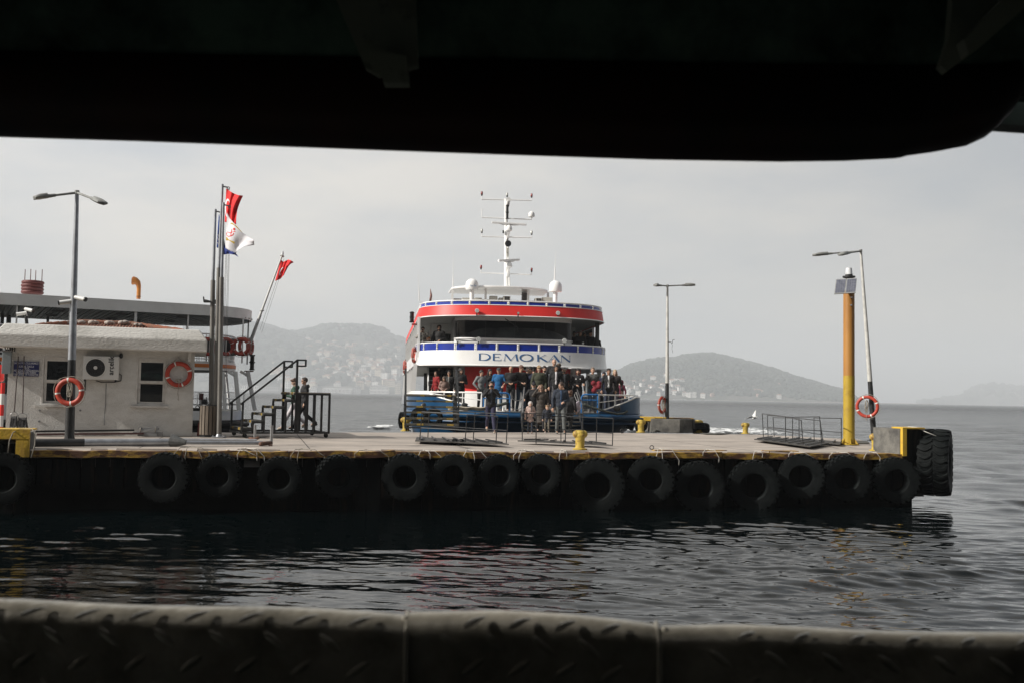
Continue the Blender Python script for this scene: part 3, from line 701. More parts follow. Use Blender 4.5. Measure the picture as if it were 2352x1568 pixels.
# (knot px, knot py, [end points], label) in full picture pixels
ties = [(505,1030,[(575,1040),(590,1048)],'white tie rope lying left of the leftmost hanging tyre'),
        (740-7,1026,[(690,1040),(722,1048),(770,1052),(812,1040)],'splayed white tie ropes below the pipe cone'),
        (955-3,1026,[(915,1045),(990,1040),(1020,1050)],'white tie ropes below the loose scaffold pipes'),
        (1175,1029,[(1120,1040),(1150,1055),(1245,1045)],'thin grey tie ropes right of the loose scaffold pipes'),
        (903,1031,[(850,1040),(992,1050)],'dark tie rope left of the coarse treaded tyre')]
ties = [(297+227,1031,[(590,1046)],'single white tie rope by the leftmost hanging tyre')] + \
       [(x, y, e, l) for x, y, e, l in [
        (436,1024,[(400,1040),(425,1046),(463,1048),(480,1038)],'splayed white tie ropes below the grey pipe cone'),
        (565,1027,[(545,1042),(590,1036),(607,1047)],'white tie ropes below the loose scaffold pipes'),
        (692,1029,[(668,1046),(683,1052),(745,1046)],'grey tie ropes right of the scaffold pipe elbows'),
        (840,1031,[(815,1040),(893,1047)],'loose dark rope before the coarse treaded tyre'),
        (975,1032,[(960,1048),(988,1042),(1013,1047)],'white tie ropes between the two tyres under the first ramp'),
        (1080,1031,[(1065,1045),(1090,1049),(1118,1050)],'white tie ropes by the middle of the first ramp'),
        (1207,1031,[(1180,1044),(1192,1049),(1235,1042)],'white tie ropes left of the second ramp'),
        (1293,1031,[(1285,1046),(1302,1040)],'short white tie ropes left of the yellow bollard'),
        (1517,1028,[(1508,1046),(1522,1050),(1560,1056)],'triangle of tie ropes right of the yellow bollard'),
        (1625,1030,[(1615,1038),(1652,1050)],'tie ropes under the pier middle lamp post'),
        (1737,1034,[(1730,1047),(1752,1040)],'short tie ropes left of the folded rail ramp'),
        (1820,1036,[(1812,1042),(1868,1050)],'tie ropes under the folded rail ramp'),
        (1925,1036,[(1905,1046),(1960,1048)],'tie ropes below the yellow beacon post'),
        (2000,1036,[(1985,1048),(2022,1050)],'tie ropes left of the pier end bollard')]]
for i, (kx, ky, ends, lab) in enumerate(ties):
    t = thing('tie_rope', lab, 'rope', PF.W(PP(kx, ky+2, .15)), 0, 'tie ropes holding the tyres')
    k = Vector((0, 0, .01)); m_ = rope_m if 'dark' in lab or 'grey' in lab else rope_w
    for ex, ey in ends:
        e = PF.W(PP(ex, ey, -.13)) - t.location; midp = PF.W(PP(kx*.4+ex*.6, 1036+.002*kx, -.11)) - t.location
        ez = e.copy(); 
        b = MB(); b.path(smooth_pts([k, Vector((midp.x, midp.y, max(midp.z, .012))), e, e+Vector((0, .05, -.12))], 4, .004), .008, 5); b.build('strand', m_, t, smooth='all')
    b = MB(); b.torus((0, 0, .012), .03, .010, 'z', 12, 6); b.build('knot', m_, t, smooth='all')
# cap ropes at both raised ends
b = MB(); b.path([PF.W(PP(x, y, c)) for x, y, c in ((18,1040,-.24),(22,1010,-.24),(30,992,-.24),(45,984,-.1),(60,984,-.02),(74,984,-.1),(82,996,-.24),(80,1020,-.24),(72,1050,-.24))], .011, 6)
tag(b.build('tie_rope', rope_m, smooth='all'), 'dark rope looped over the yellow cap at the left end', 'rope')
b = MB(); b.path([PF.W(PP(x, y, c)) for x, y, c in ((2085,979,.3),(2105,980,.1),(2125,990,-.12),(2150,1000,-.3))], .011, 6)
tag(b.build('tie_rope', rope_w, smooth='all'), 'white rope running from the end bulkhead to the giant tyre', 'rope')

# ------------------------------------------------------------------ bollards
def bollard(px, py_b, h, label, hook=True):
    w = atZ(px, py_b, DZ); s = h/.62
    t = thing('bollard', label, 'bollard', w, FANG, 'yellow mooring bollards')
    b = MB(); b.lathe([(.24, 0), (.24, .03), (.16, .05), (.145, .12), (.15, .3), (.165, .42)], n=20); b.build('stem', yel_b, t, smooth=True)
    b = MB(); b.capsule((-.13, 0, .50), (.13, 0, .50), .125, .125, 14); b.ell((0, 0, .44), (.19, .17, .13), 14, 8); b.build('head', yel_b, t, smooth='all')
    t.scale = (s, s, s); return t
yel_b = mat('bollard_yellow_paint', (.46, .33, .05), .6, c2=(.22, .11, .04), scale=7, lo=.52, hi=.66, bump=.4)
bollard(1332, 1031, .47, 'yellow bollard with rust streaks standing alone before the second ramp')
bollard(2012, 1034, .46, 'yellow bollard with rust streaks next to the concrete block at the pier end')
bollard(2027, 1012, .42, 'yellow bollard mostly hidden behind the end bollard')
bollard(1472, 992, .48, 'small yellow topped bollard at the left foot of the far concrete block')
bollard(1604, 992, .48, 'small yellow topped bollard at the right foot of the far concrete block')
bollard(1712, 995, .42, 'small yellow topped bollard standing free near the flying gull')
bollard(932, 989, .48, 'yellow bollard half hidden behind the far mobile stairs')
# flat steel hatch ring
b = MB(); w = atZ(1497, 1031, DZ); b.torus((w.x, w.y, DZ+.05), .05, .01, 'y', 14, 6); tag(b.build('mooring_ring', black, smooth='all'), 'small iron ring upright on the pier edge right of the yellow bollard', 'ring')
b = MB(); w = atZ(1429, 993, DZ); b.torus((w.x, w.y, DZ+.07), .07, .016, 'y', 14, 6); tag(b.build('mooring_ring', black, smooth='all'), 'small iron ring upright by the foam at the far pier edge', 'ring')

# ------------------------------------------------------------------ lamp posts
lamp_g = mat('lamp_housing', (.24, .25, .24), .5, c2=(.16, .16, .15), scale=6)
lens = mat('lamp_lens', (.55, .57, .56), .2)
def lamp_post(label, base, top, split, r0, r1, heads, weld=True):
    """base/top world; split world height of the colour change; heads: list of world end points"""
    base = Vector(base); top = Vector(top)
    t = thing('street_lamp', label, 'street lamp', base, 0, 'street lamps on the pier'); T = top-base; u = (split-base.z)/T.z
    mid = T*u
    b = MB(); b.tube((0, 0, 0), mid, r0, r0*(1-u)+r1*u, 14); b.box((-r0*1.9, -r0*1.9, 0), (r0*1.9, r0*1.9, .018))
    for s in ((1, 0), (-1, 0), (0, 1), (0, -1)):
        b.prism([(s[0]*r0*.9-s[1]*.006, s[1]*r0*.9-s[0]*.006, .018), (s[0]*r0*1.8-s[1]*.006, s[1]*r0*1.8-s[0]*.006, .018), (s[0]*r0*.9-s[1]*.006, s[1]*r0*.9-s[0]*.006, .22)], (s[1]*.012, s[0]*.012, 0))
    b.build('lower_post', blackm, t, smooth=True)
    b = MB(); b.tube(mid+T.normalized()*.0, T, r0*(1-u)+r1*u+.002, r1, 14); b.build('upper_post', galv if 'tallest' in label else mat('pale_post_paint', (.55, .55, .52), .5, c2=(.40, .40, .38), scale=4), t, smooth=True)
    b = MB(); b.tube(T-Vector((0, 0, .03)), T+Vector((0, 0, .05)), r1*1.25, r1*1.2, 12); b.build('cap', lamp_g, t)
    for h in heads:
        e = Vector(h)-base; d = e-T; Lh = min(.62, d.length*.42); dn = d.normalized(); a = e-dn*Lh
        b = MB(); b.tube(T, a, .028, .024, 8); b.build('arm', lamp_g, t, smooth=True)
        R3 = dn.to_track_quat('X', 'Z').to_matrix().to_4x4(); b = MB(); b.T = Matrix.Translation(a) @ R3
        b.tube((-.08, 0, 0), (.12, 0, 0), .036, .045, 10)
        # cobra head body
        rows = []; K = 12
        for j in range(9):
            v = j/8; x = .08+v*(Lh-.08); wd = (.05+.075*math.sin(min(1, v*1.25)*PI/2))*(1 if v < .8 else math.sqrt(max(0, 1-((v-.8)/.2)**2))*.98+.02)
            ht = .05*(1 if v < .5 else 1-.55*(v-.5)/.5)
            rows.append([(x, wd*math.cos(2*PI*k/K), (ht*1.5 if math.sin(2*PI*k/K) > 0 else .05)*math.sin(2*PI*k/K)) for k in range(K)])
        vs = [p for r in rows for p in r]; fs = [(j*K+k, j*K+(k+1) % K, (j+1)*K+(k+1) % K, (j+1)*K+k) for j in range(8) for k in range(K)]
        fs += [tuple(range(K-1, -1, -1)), tuple(range(8*K, 9*K))]; b.add(vs, fs)
        hd = b.build('lamp_head', lamp_g, t, smooth=True)
        b = MB(); b.T = Matrix.Translation(a) @ R3; b.ell((Lh*.66, 0, -.022), (Lh*.27, .07, .035), 12, 6); b.build('lens', lens, hd, smooth='all')
    return t
w0 = atZ(159, 1022, DZ); D0 = w0.y
lamp_post('tallest two headed lamp post, with a lifebuoy, in front of the white kiosk', w0, atY(177, 443, D0), atY(160, 826, D0).z, .105, .042,
          [atY(76, 455, D0-.5), atY(239, 467, D0-1.0)])
w1 = atZ(1532, 992, DZ); D1 = w1.y
lamp_post('slender two headed lamp post on the far edge beside the concrete block', w1, atY(1533, 657, D1), atY(1531, 879, D1).z, .085, .04,
          [atY(1503, 655, D1-.3), atY(1597, 654, D1+.2)])
w2 = atZ(2008, 1011, DZ); D2 = w2.y
lamp_post('leaning lamp post with both heads pointing left, behind the yellow beacon post', w2, atY(1977, 577, D2), atY(1998, 875, D2).z, .095, .042,
          [atY(1866, 586, D2-.1), atY(1928, 585, D2-.9)])
# wire stub on the middle lamp
b = MB(); s_ = .57405
P = [atY(*ZR(x, y), D1-.05) for x, y in ((300,812),(318,815),(330,822),(333,800),(345,799))]
b.path(P, .012, 5); b.path([atY(*ZR(x, y), D1-.05) for x, y in ((322,815),(330,835),(327,860),(333,890))], .006, 5)
tag(b.build('cable_stub', black), 'loose bent cable sticking out of the slender middle lamp post', 'cable')

# ------------------------------------------------------------------ lifebuoys
def lifebuoy(label, c, R=.36, r=.062, rz=0.0, rx=0.0, rope_on=True, name='lifebuoy', group='orange lifebuoys', roll=0.0, m_=None):
    t = thing(name, label, 'lifebuoy', c, 0, group); t.rotation_mode = 'XYZ'
    b = MB(); b.torus((0, 0, 0), R-r, r, 'y', 40, 12, squash=.85); b.build('ring', m_ or orange, t, smooth='all')
    for k in range(4):
        a = roll+PI/2*k; q = MB(); vs = []; fs = []; n = 5; kk = 12; hw_ = .045 if m_ else .062
        for i in range(n):
            tt = a-hw_+2*hw_*i/(n-1)
            for j in range(kk):
                ph = 2*PI*j/kk; rad = R-r+(r*1.035)*math.cos(ph); vs.append((rad*math.cos(tt), r*.885*math.sin(ph), rad*math.sin(tt)))
        for i in range(n-1):
            for j in range(kk): fs.append((i*kk+j, i*kk+(j+1) % kk, (i+1)*kk+(j+1) % kk, (i+1)*kk+j))
        q.add(vs, fs); q.build('tape_band', reflect, t, smooth='all')
    if rope_on:
        q = MB(); pts = []
        for i in range(41):
            tt = roll+PI/4+2*PI*i/40; bulge = .022*abs(math.sin(2*(tt-roll)))**.5*0+.006
            pts.append(((R+.010+.03*abs(math.sin(2*(tt-roll))))*math.cos(tt), -.02, (R+.010+.03*abs(math.sin(2*(tt-roll))))*math.sin(tt)))
        q.path(pts[:-1], .008, 5, closed=True); q.build('grab_line', rope_m, t, smooth='all')
    t.rotation_euler = (rx, 0, rz); return t
def coil(label, c, n, w, h, seed, m_=None, tail=.4):
    rr = random.Random(seed); b = MB()
    for k in range(n):
        a = rr.uniform(.6, 1)*w; hh = rr.uniform(.6, 1)*h; ox = rr.uniform(-.02, .02); pts = []
        for i in range(16):
            t = 2*PI*i/16; pts.append((ox+a*math.sin(t), rr.uniform(-.015, .015), -hh+hh*math.cos(t)))
        b.path(pts, .010, 5, closed=True)
    b.path([(0, 0, -h*1.2), (.02, 0, -h*2), (-.01, 0, -h*2-tail*.6), (.025, 0, -h*2-tail), (-.02, 0, -h*2-tail*.9)], .009, 5)
    return tag(b.build('rope', m_ or rope_m, smooth='all', loc=c), label, 'rope')
D = D0-.17; lifebuoy('orange lifebuoy hung on the black foot of the nearest lamp post', atY(160, 899, D), 33/F*D, .058, rz=.05, roll=.75-.6)
coil('dark rope coil knotted on the nearest lamp post inside its lifebuoy', atY(161, 878, D-.02), 4, .05, .16, 2, tail=.22)
D = D1-.15; lifebuoy('orange lifebuoy turned edge on at the slender middle lamp post', atY(1521, 929, D)-Vector((.0, .02, 0)), 20/F*D, .06, rz=.95)
coil('dark rope coil hanging in the lifebuoy of the slender middle lamp post', atY(1524, 917, D-.05), 4, .05, .2, 5, tail=.3)
D = D2-.2; lifebuoy('orange lifebuoy hung on the leaning lamp post at the right', atY(1992, 933, D), 26/F*D, .055, rz=-.5, roll=.4)
coil('pale rope bundle hanging through the lifebuoy of the leaning lamp post', atY(1990, 918, D-.06), 6, .05, .22, 6, tail=.25)

# ------------------------------------------------------------------ yellow beacon post
w = atZ(1950, 1020, DZ); D = w.y; rp0 = 25.5/2/F*D
t = thing('beacon_post', 'thick yellow and orange beacon post with solar panels and a white light', 'beacon', w, 0)
och = mat('ochre_paint', (.40, .19, .04), .5, c2=(.31, .135, .03), scale=1.6, stretch=(1, 1, .3)); yel2 = mat('beacon_yellow_paint', (.42, .285, .025), .5, c2=(.28, .17, .02), scale=2.2, lo=.5, hi=.7)
zs = atY(1950, 862, D).z-DZ; zt = atY(1952, 676, D).z-DZ
b = MB(); b.tube((0, 0, .015), (0, 0, zs), rp0, rp0, 28); b.build('lower_tube', yel2, t, smooth=True)
b = MB(); b.tube((0, 0, zs), (0, 0, zt+.1), rp0-.003, rp0-.003, 28); b.build('upper_tube', och, t, smooth=True)
b = MB(); b.lathe([(rp0*1.75, 0), (rp0*1.75, .03), (rp0, .031)], n=24)
for k in range(6):
    a = k*PI/3+.4; c, s = math.cos(a), math.sin(a); b.prism([(c*rp0-s*.01, s*rp0+c*.01, .03), (c*rp0*1.65-s*.01, s*rp0*1.65+c*.01, .03), (c*rp0-s*.01, s*rp0+c*.01, .2)], (s*.02, -c*.02, 0))
b.build('flange', yel2, t)
cell = mat('solar_cell', (.13, .14, .18), .3, c2=(.20, .21, .26), scale=9)
P = [atY(*ZR(x, y), D-rp0-.12-dy)-w for x, y, dy in ((1470,378,0),(1617,370,0),(1607,472,.28),(1458,481,.28))]
def lerp4(P, u, v): return P[0].lerp(P[1], u).lerp(P[3].lerp(P[2], u), v)
nrm = (P[1]-P[0]).cross(P[3]-P[0]).normalized()
if nrm.y > 0: nrm = -nrm
for u0, u1 in ((0, .49), (.51, 1)):
    q = MB(); q.prism([lerp4(P, a, c_) for a, c_ in ((u0, 0), (u1, 0), (u1, 1), (u0, 1))], -nrm*.03); fr = q.build('solar_panel', mat('panel_frame', (.40, .41, .41), .5), t)
    for i in range(4):
        for j in range(5):
            a0 = u0+(u1-u0)*(.06+.225*i+.01); a1 = u0+(u1-u0)*(.06+.225*(i+1)-.012+(.0 if i % 2 else -.0)); c0 = .05+.18*j+.006; c1 = .05+.18*(j+1)-.006
            q = MB() if (i, j) == (0, 0) else q
            q.prism([lerp4(P, a, c_)+nrm*.004 for a, c_ in ((a0, c0), (a1, c0), (a1, c1), (a0, c1))], -nrm*.003)
    q.build('cells', cell, fr)
b = MB(); b.bar((0, -rp0, zt-.1), (0, -rp0-.2, zt-.15), .04); b.bar((0, -rp0, zt-.35), (-.1, -rp0-.35, zt-.38), .04); b.build('panel_bracket', galv, t)
zl = atY(1952, 631, D).z-DZ
b = MB(); b.lathe([(.10, zt+.1), (.10, zl-.12), (.19, zl-.09), (.19, zl-.05), (.11, zl-.05), (.11, zl)], n=20); b.build('lantern_base', blackm, t, smooth=True)
lz = atY(1953, 619, D).z-DZ
b = MB(); b.lathe([(.10, zl), (.10, zl+.08), (.085, zl+.2), (.03, lz-.04), (.01, lz-.03)], n=18); b.build('lantern_lens', mat('milky_lens', (.80, .82, .84), .15), t, smooth=True)
b = MB(); b.tube((0, 0, lz-.03), (0, 0, lz+.06), .006, .004, 5)
for k in range(5): b.tube((.1*math.cos(k*1.25), .1*math.sin(k*1.25), zl-.02), (.13*math.cos(k*1.25), .13*math.sin(k*1.25), zl+.06), .004, .003, 4)
b.build('bird_spikes', steel, t)

# ------------------------------------------------------------------ far concrete block
zb0 = atZ(1495, 992, DZ); q0 = atY(1495, 960, zb0.y); q1 = atY(1604, 992, zb0.y)
t = thing('concrete_block', 'dark concrete block topped with yellow plates by the slender middle lamp post', 'block', (zb0.x, zb0.y+.15, DZ), 0)
Wd = q1.x-zb0.x; Ht = q0.z-DZ
b = MB(); b.add([(0,0,0),(Wd*.6,-.25,0),(Wd*.93,.3,0),(Wd*.93,1.3,0),(0,1.2,0),(.02,0,Ht),(Wd*.6,-.25,Ht*.97),(Wd*.93,.3,Ht*.96),(Wd*.93,1.3,Ht*.96),(.02,1.2,Ht)], [(4,3,2,1,0),(5,6,7,8,9),(0,1,6,5),(1,2,7,6),(2,3,8,7),(3,4,9,8),(4,0,5,9)])
b.build('block', conc_d, t, bevel=.02)
b = MB(); b.box((-.25, .1, Ht+.012), (Wd*.34, 1.2, Ht+.05)); b.box((-.25, .07, Ht-.1), (Wd*.1, .0999, Ht+.05)); b.build('top_plate', yel, t)
b = MB(); b.box((Wd*.36, .3, Ht+.003), (Wd*.95, 1.2, Ht+.03)); b.build('top_plate', yel_rust, t)
b = MB(); b.box((Wd*.931, .2, Ht*.3), (Wd*.96, 1.1, Ht)); b.build('side_plate', blackm, t)
o = tyre_mesh('tyre', .27, .2, 50).build('tyre', rubber, smooth=True); tag(o, 'small tyre leaning on the left end of the far concrete block', 'tyre')
o.matrix_world = Matrix.Translation((zb0.x-.30, zb0.y+.5, DZ+.24)) @ Matrix.Rotation(.7, 4, 'Z') @ Matrix.Rotation(.3, 4, 'X')
o = tyre_mesh('tyre', .36, .25, 51).build('tyre', rubber, smooth=True); tag(o, 'small tyre lying against the right end of the far concrete block', 'tyre')
o.matrix_world = Matrix.Translation((zb0.x+Wd+.25, zb0.y+.9, DZ+.16)) @ Matrix.Rotation(1.2, 4, 'X')
# ------------------------------------------------------------------ white kiosk
w = atZ(441, 1000.5, DZ); KA = FANG+math.radians(3.5); KF = Frame(w.x, w.y, DZ, KA)
plaster = mat('rough_plaster', (.66, .655, .63), .9, c2=(.50, .49, .46), scale=1.6, lo=.42, hi=.72, bump=.9, bscale=22, stretch=(1, 1, 1.8))
def kl(x, y, c=0.0): return KF.L(ZB(x, y), c)
k = thing('kiosk', 'low white plastered kiosk with two sash windows and a heavy sloped parapet', 'building', w, KA)
XL = kl(80, 700).x; zet = KF.L(Z2(540, 185), -.15).z; zem = KF.L(Z2(590, 292), -.45).z; zeb = KF.L(Z2(592, 415), -.45).z
DP = 2.7
# wall with real window openings
wins = [(kl(447, 458), kl(757, 965)), (kl(1432, 474), kl(1738, 973))]
wx = [(a.x, b_.x, b_.z, a.z) for a, b_ in wins]       # x0,x1,z0,z1
def wall_with_holes(b, x0, x1, z0, z1, holes, y0, y1):
    xs = [x0]; 
    for h in holes: xs += [h[0], h[1]]
    xs.append(x1)
    for i in range(0, len(xs)-1):
        if i % 2 == 0: b.box((xs[i], y0, z0), (xs[i+1], y1, z1))
        else:
            h = holes[i//2]; b.box((h[0], y0, z0), (h[1], y1, h[2])); b.box((h[0], y0, h[3]), (h[1], y1, z1))
b = MB(); wall_with_holes(b, XL, 0, 0, zeb+.02, wx, 0, .2); b.box((XL, .2, 0), (XL+.2, DP, zeb+.02)); b.box((-.2, .2, 0), (0, DP, zeb+.02)); b.box((XL, DP, 0), (0, DP+.2, zeb+.02))
b.build('wall', plaster, k)
b = MB()
def rect(i, z): return [(XL-.32+i, -.45+i, z), (.32-i, -.45+i, z), (.32-i, DP+.6-i, z), (XL-.32+i, DP+.6-i, z)]
vs = rect(0, zeb) + rect(0, zem) + rect(.22, zet); fs = [(3,2,1,0), (8,9,10,11)]
for j in range(2):
    for i in range(4): fs.append((j*4+i, j*4+(i+1) % 4, (j+1)*4+(i+1) % 4, (j+1)*4+i))
b.add(vs, fs); b.build('parapet', mat('parapet_plaster', (.60, .59, .56), .9, c2=(.38, .37, .34), scale=1.1, lo=.48, hi=.74, bump=.9, bscale=18, stretch=(.6, 1, 1.6)), k, bevel=.03)
# tiled roof behind the parapet
tile = mat('roof_tiles', (.28, .10, .055), .85, c2=(.17, .11, .08), scale=6, bump=.6)
zr = KF.L(ZB(1100, 104), 1.3).z
x0 = kl(400, 130, .6).x; x1 = kl(1829, 170, .6).x+.2; xa = kl(830, 90, 1.3).x; xb = kl(1390, 90, 1.3).x
b = MB(); ny = 90; yb = .05
rowsN = []
for i in range(ny+1):
    u = i/ny; x = x0+(x1-x0)*u; top = zr-.03 if xa < x < xb else (zet+.02+(zr-.03-zet-.02)*(max(0, (x-x0)/(xa-x0)) if x <= xa else max(0, (x1-x)/(x1-xb))))
    wv = .018*math.cos(2*PI*i/2.0*1.0)+.0
    rowsN.append([(x, yb+.1, zet-.02+wv), (x, 1.3-.02, max(top, zet)+wv), (x, 2.5, zet-.02+wv)])
vs = [p for r in rowsN for p in r]; fs = []
for i in range(ny):
    for j in range(2): fs.append((i*3+j, (i+1)*3+j, (i+1)*3+j+1, i*3+j+1))
b.add(vs, fs); b.build('tile_roof', tile, k, fix=False)
b = MB(); rr = random.Random(5)
for i in range(9):
    u = i/9; ax = xa+(xb-xa)*u; b.T = Matrix.Translation((ax, 1.3, zr-.02)) @ Matrix.Rotation(rr.uniform(-.05, .05), 4, 'Y'); b.tube((0, 0, 0), ((xb-xa)/9*1.1, 0, .012), .085, .07, 10)
for s, xe, xs_ in ((-1, x0, xa), (1, x1, xb)):
    for i in range(6):
        u = i/6; p = Vector((xs_+(xe-xs_)*u, 1.28-.9*u, zr-.03-(zr-zet-.02)*u)); q = Vector((xs_+(xe-xs_)*(u+.19), 1.28-.9*(u+.19), zr-.03-(zr-zet-.02)*(u+.19))); b.T = None; b.tube(p, q, .085, .065, 10)
b.T = None; b.build('ridge_tile', tile, k, smooth=True)
b = MB()
for zx, zy, s in [(430,125,.06),(545,112,.09),(665,105,.1),(815,95,.14),(975,95,.12),(1130,100,.12),(1300,95,.14),(1440,118,.1),(1590,140,.1),(1720,155,.09)]:
    p = kl(zx, zy, 1.05)
    for q in range(6): b.ell((p.x+rr.uniform(-.10, .10), p.y+rr.uniform(-.1, .1), p.z-.03+rr.uniform(-.01, .01)), (s*rr.uniform(.6, .9), s*.7, s*rr.uniform(.4, .6)), 8, 6)
b.build('ridge_mortar', conc, k, smooth='all')
fr = mat('window_frame_paint', (.66, .65, .62), .45, c2=(.52, .50, .47), scale=5)
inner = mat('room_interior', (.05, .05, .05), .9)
for i, (x0_, x1_, z0_, z1_) in enumerate(wx):
    t = .045; zmid = kl(500, 715).z if i == 0 else kl(1500, 725).z
    b = MB(); b.box((x0_, .0-.012, z0_), (x0_+t, .16, z1_)); b.box((x1_-t, -.012, z0_), (x1_, .16, z1_)); b.box((x0_+t, -.012, z1_-t), (x1_-t, .16, z1_)); b.box((x0_+t, -.012, z0_), (x1_-t, .16, z0_+t))
    wf = b.build('window', fr, k, bevel=.004)
    for z0s, z1s, yy in ((zmid-.02, z1_-t, .02), (z0_+t, zmid+.02, .07)):
        q = MB(); s = .065; a0, a1 = x0_+t+.005, x1_-t-.005
        q.box((a0, yy, z0s), (a0+s, yy+.045, z1s)); q.box((a1-s, yy, z0s), (a1, yy+.045, z1s)); q.box((a0+s, yy, z1s-s), (a1-s, yy+.045, z1s)); q.box((a0+s, yy, z0s), (a1-s, yy+.045, z0s+s)); q.build('sash', fr, wf)
        q = MB(); q.box((a0+s, yy+.018, z0s+s), (a1-s, yy+.026, z1s-s)); q.build('pane', glass, wf)
    q = MB(); q.box((x0_-.13, -.10, z0_-.045), (x1_+.05, -.0125, z0_-.002)); q.build('sill', fr, wf)
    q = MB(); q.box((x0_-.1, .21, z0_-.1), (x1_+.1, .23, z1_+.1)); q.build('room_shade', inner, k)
# stains on the wall, fixings
b = MB(); 
for zx, zy in ((415,1018),(840,1018),(410,1132)):
    p = kl(zx, zy); b.tube((p.x, -.012, p.z), (p.x, .01, p.z), .028, .028, 10)
b.build('socket_cover', grey_m, k)
b = MB(); b.path([(kl(x, y).x, -.012, kl(x, y).z) for x, y in ((1110,735),(1108,800),(1104,950),(1092,1080),(1090,1170))], .009, 5); b.build('drain_line', grey_m, k)
p = KF.L(Z2(415, 460)); b = MB(); b.box((p.x-.045, -.11, p.z-.14), (p.x+.045, -.001, p.z+.14)); b.build('vent_pipe', plaster, k)
# wall box on the left corner
a = kl(25, 405, -.15); c = kl(108, 636, -.15)
t = thing('electric_box', 'grey electric cabinet with cables on the left corner of the kiosk', 'electric box', KF.W((a.x, 0, c.z)), KA)
b = MB(); b.box((0, -.15, 0), (c.x-a.x, .12, a.z-c.z)); b.build('body', mat('cabinet_grey', (.25, .29, .31), .5), t, bevel=.01)
b = MB(); b.box((-.02, -.17, a.z-c.z), (c.x-a.x+.02, .14, a.z-c.z+.035)); b.build('hood', grey_m, t)
b = MB()
for i in range(5): b.path([(.08+.05*i, -.05, a.z-c.z+.02), (.05+.06*i, -.1, a.z-c.z+.1), (.1+.04*i, -.03, a.z-c.z+.2)], .014, 5)
b.build('cable', black, t, smooth='all')
# air conditioner
a = kl(872, 450, -.30); c = kl(1237, 700, -.30); W_ = c.x-a.x; H_ = a.z-c.z
t = thing('air_conditioner', 'white wall air conditioner with chipped black corners and a round dark fan', 'air conditioner', KF.W((a.x, 0, c.z)), KA)
acw = mat('air_conditioner_casing', (.62, .62, .60), .45, c2=(.05, .05, .05), scale=3.2, lo=.66, hi=.68)
b = MB(); b.box((0, -.28, 0), (W_, -.02, H_)); b.build('casing', acw, t, bevel=.012)
f = kl(998, 573, -.30); fx = f.x-a.x; fz = f.z-c.z; fr_ = kl(1103, 573, -.3).x-f.x
b = MB(); b.torus((fx, -.285, fz), fr_, .014, 'y', 36, 8); b.build('fan_ring', white, t, smooth='all')
b = MB(); b.tube((fx, -.2805, fz), (fx, -.286, fz), fr_*.97, fr_*.97, 32); b.build('fan_shroud', black, t)
b = MB(); b.tube((fx, -.29, fz), (fx, -.305, fz), fr_*.19, fr_*.19, 20); b.build('fan_hub', white, t)
b = MB()
for i in range(20):
    a0 = 2*PI*i/20; pts = [(fx+rr_*fr_*math.cos(a0+rr_*.8), -.298, fz+rr_*fr_*math.sin(a0+rr_*.8)) for rr_ in (.2, .45, .7, .96)]; b.path(pts, .0032, 4)
for q in (.4, .6, .8): b.torus((fx, -.298, fz), fr_*q, .0028, 'y', 30, 4)
b.build('fan_grille', grey_d, t)
tm = text_mesh('arçelik', .19, .001, bold=.004); o = bpy.data.objects.new('lettering', tm); COL.objects.link(o); tm.materials.append(black); o.parent = t
p = kl(1163, 552, -.3); o.location = (p.x-a.x, -.2825, p.z-c.z); o.rotation_euler = (PI/2, -PI/2, 0)
b = MB(); b.box((.03, -.25, -.05), (.06, 0, -.001)); b.box((W_-.1, -.25, -.05), (W_-.06, 0, -.001)); b.box((.03, -.02, -.3), (.06, 0, -.05)); b.build('bracket', black, t)
b = MB(); b.path([(W_-.02, -.05, H_*.3), (W_+.06, -.05, H_*.2), (W_+.05, -.03, -.02), (W_-.1, -.03, -.06), (W_*.5, -.05, -.07), (W_*.35, -.05, -.03)], .014, 6); b.build('hose', black, t, smooth='all')
b = MB(); b.ell((W_+.03, -.02, H_+.04), (.05, .03, .075), 10, 6); b.build('wall_gland', black, t, smooth='all')
# blue sign
a = kl(147, 506, -.03); c = kl(405, 664, -.03); W_ = c.x-a.x; H_ = a.z-c.z
t = thing('sign', 'dark blue notice board with six lines of white capitals on the kiosk wall', 'sign', KF.W((a.x, -.03, c.z)), KA)
b = MB(); b.box((0, -.012, 0), (W_, .012, H_)); b.build('board', mat('sign_blue', (.012, .018, .11), .4), t)
for body, zy, s in (('SAYIN YOLCULARIMIZ !', 527, 1.0), ('SÜRME İSKELE', 561, 1), ('VEYA', 582, 1), ('MERDİVEN VERİLMEDEN', 604, 1), ('GEMİLERDEN İNMEK', 625, 1), ('TEHLİKELİ VE YASAKTIR.', 646, 1)):
    tm = text_mesh(body, .074, .001, bold=.001); tm.materials.append(mat('sign_letter_white', (.62, .64, .70), .5)); o = bpy.data.objects.new('lettering', tm); COL.objects.link(o); o.parent = t
    wd = max(v.co.x for v in tm.vertices)-min(v.co.x for v in tm.vertices); target = {527: 228, 561: 140, 582: 52, 604: 228, 625: 185, 646: 230}[zy]*.3827/1.7415/F*27.6
    o.scale = (target/wd, 1, 1); o.location = (W_*(.5), -.0135, kl(270, zy, -.03).z-c.z); o.rotation_euler = (PI/2, 0, 0)
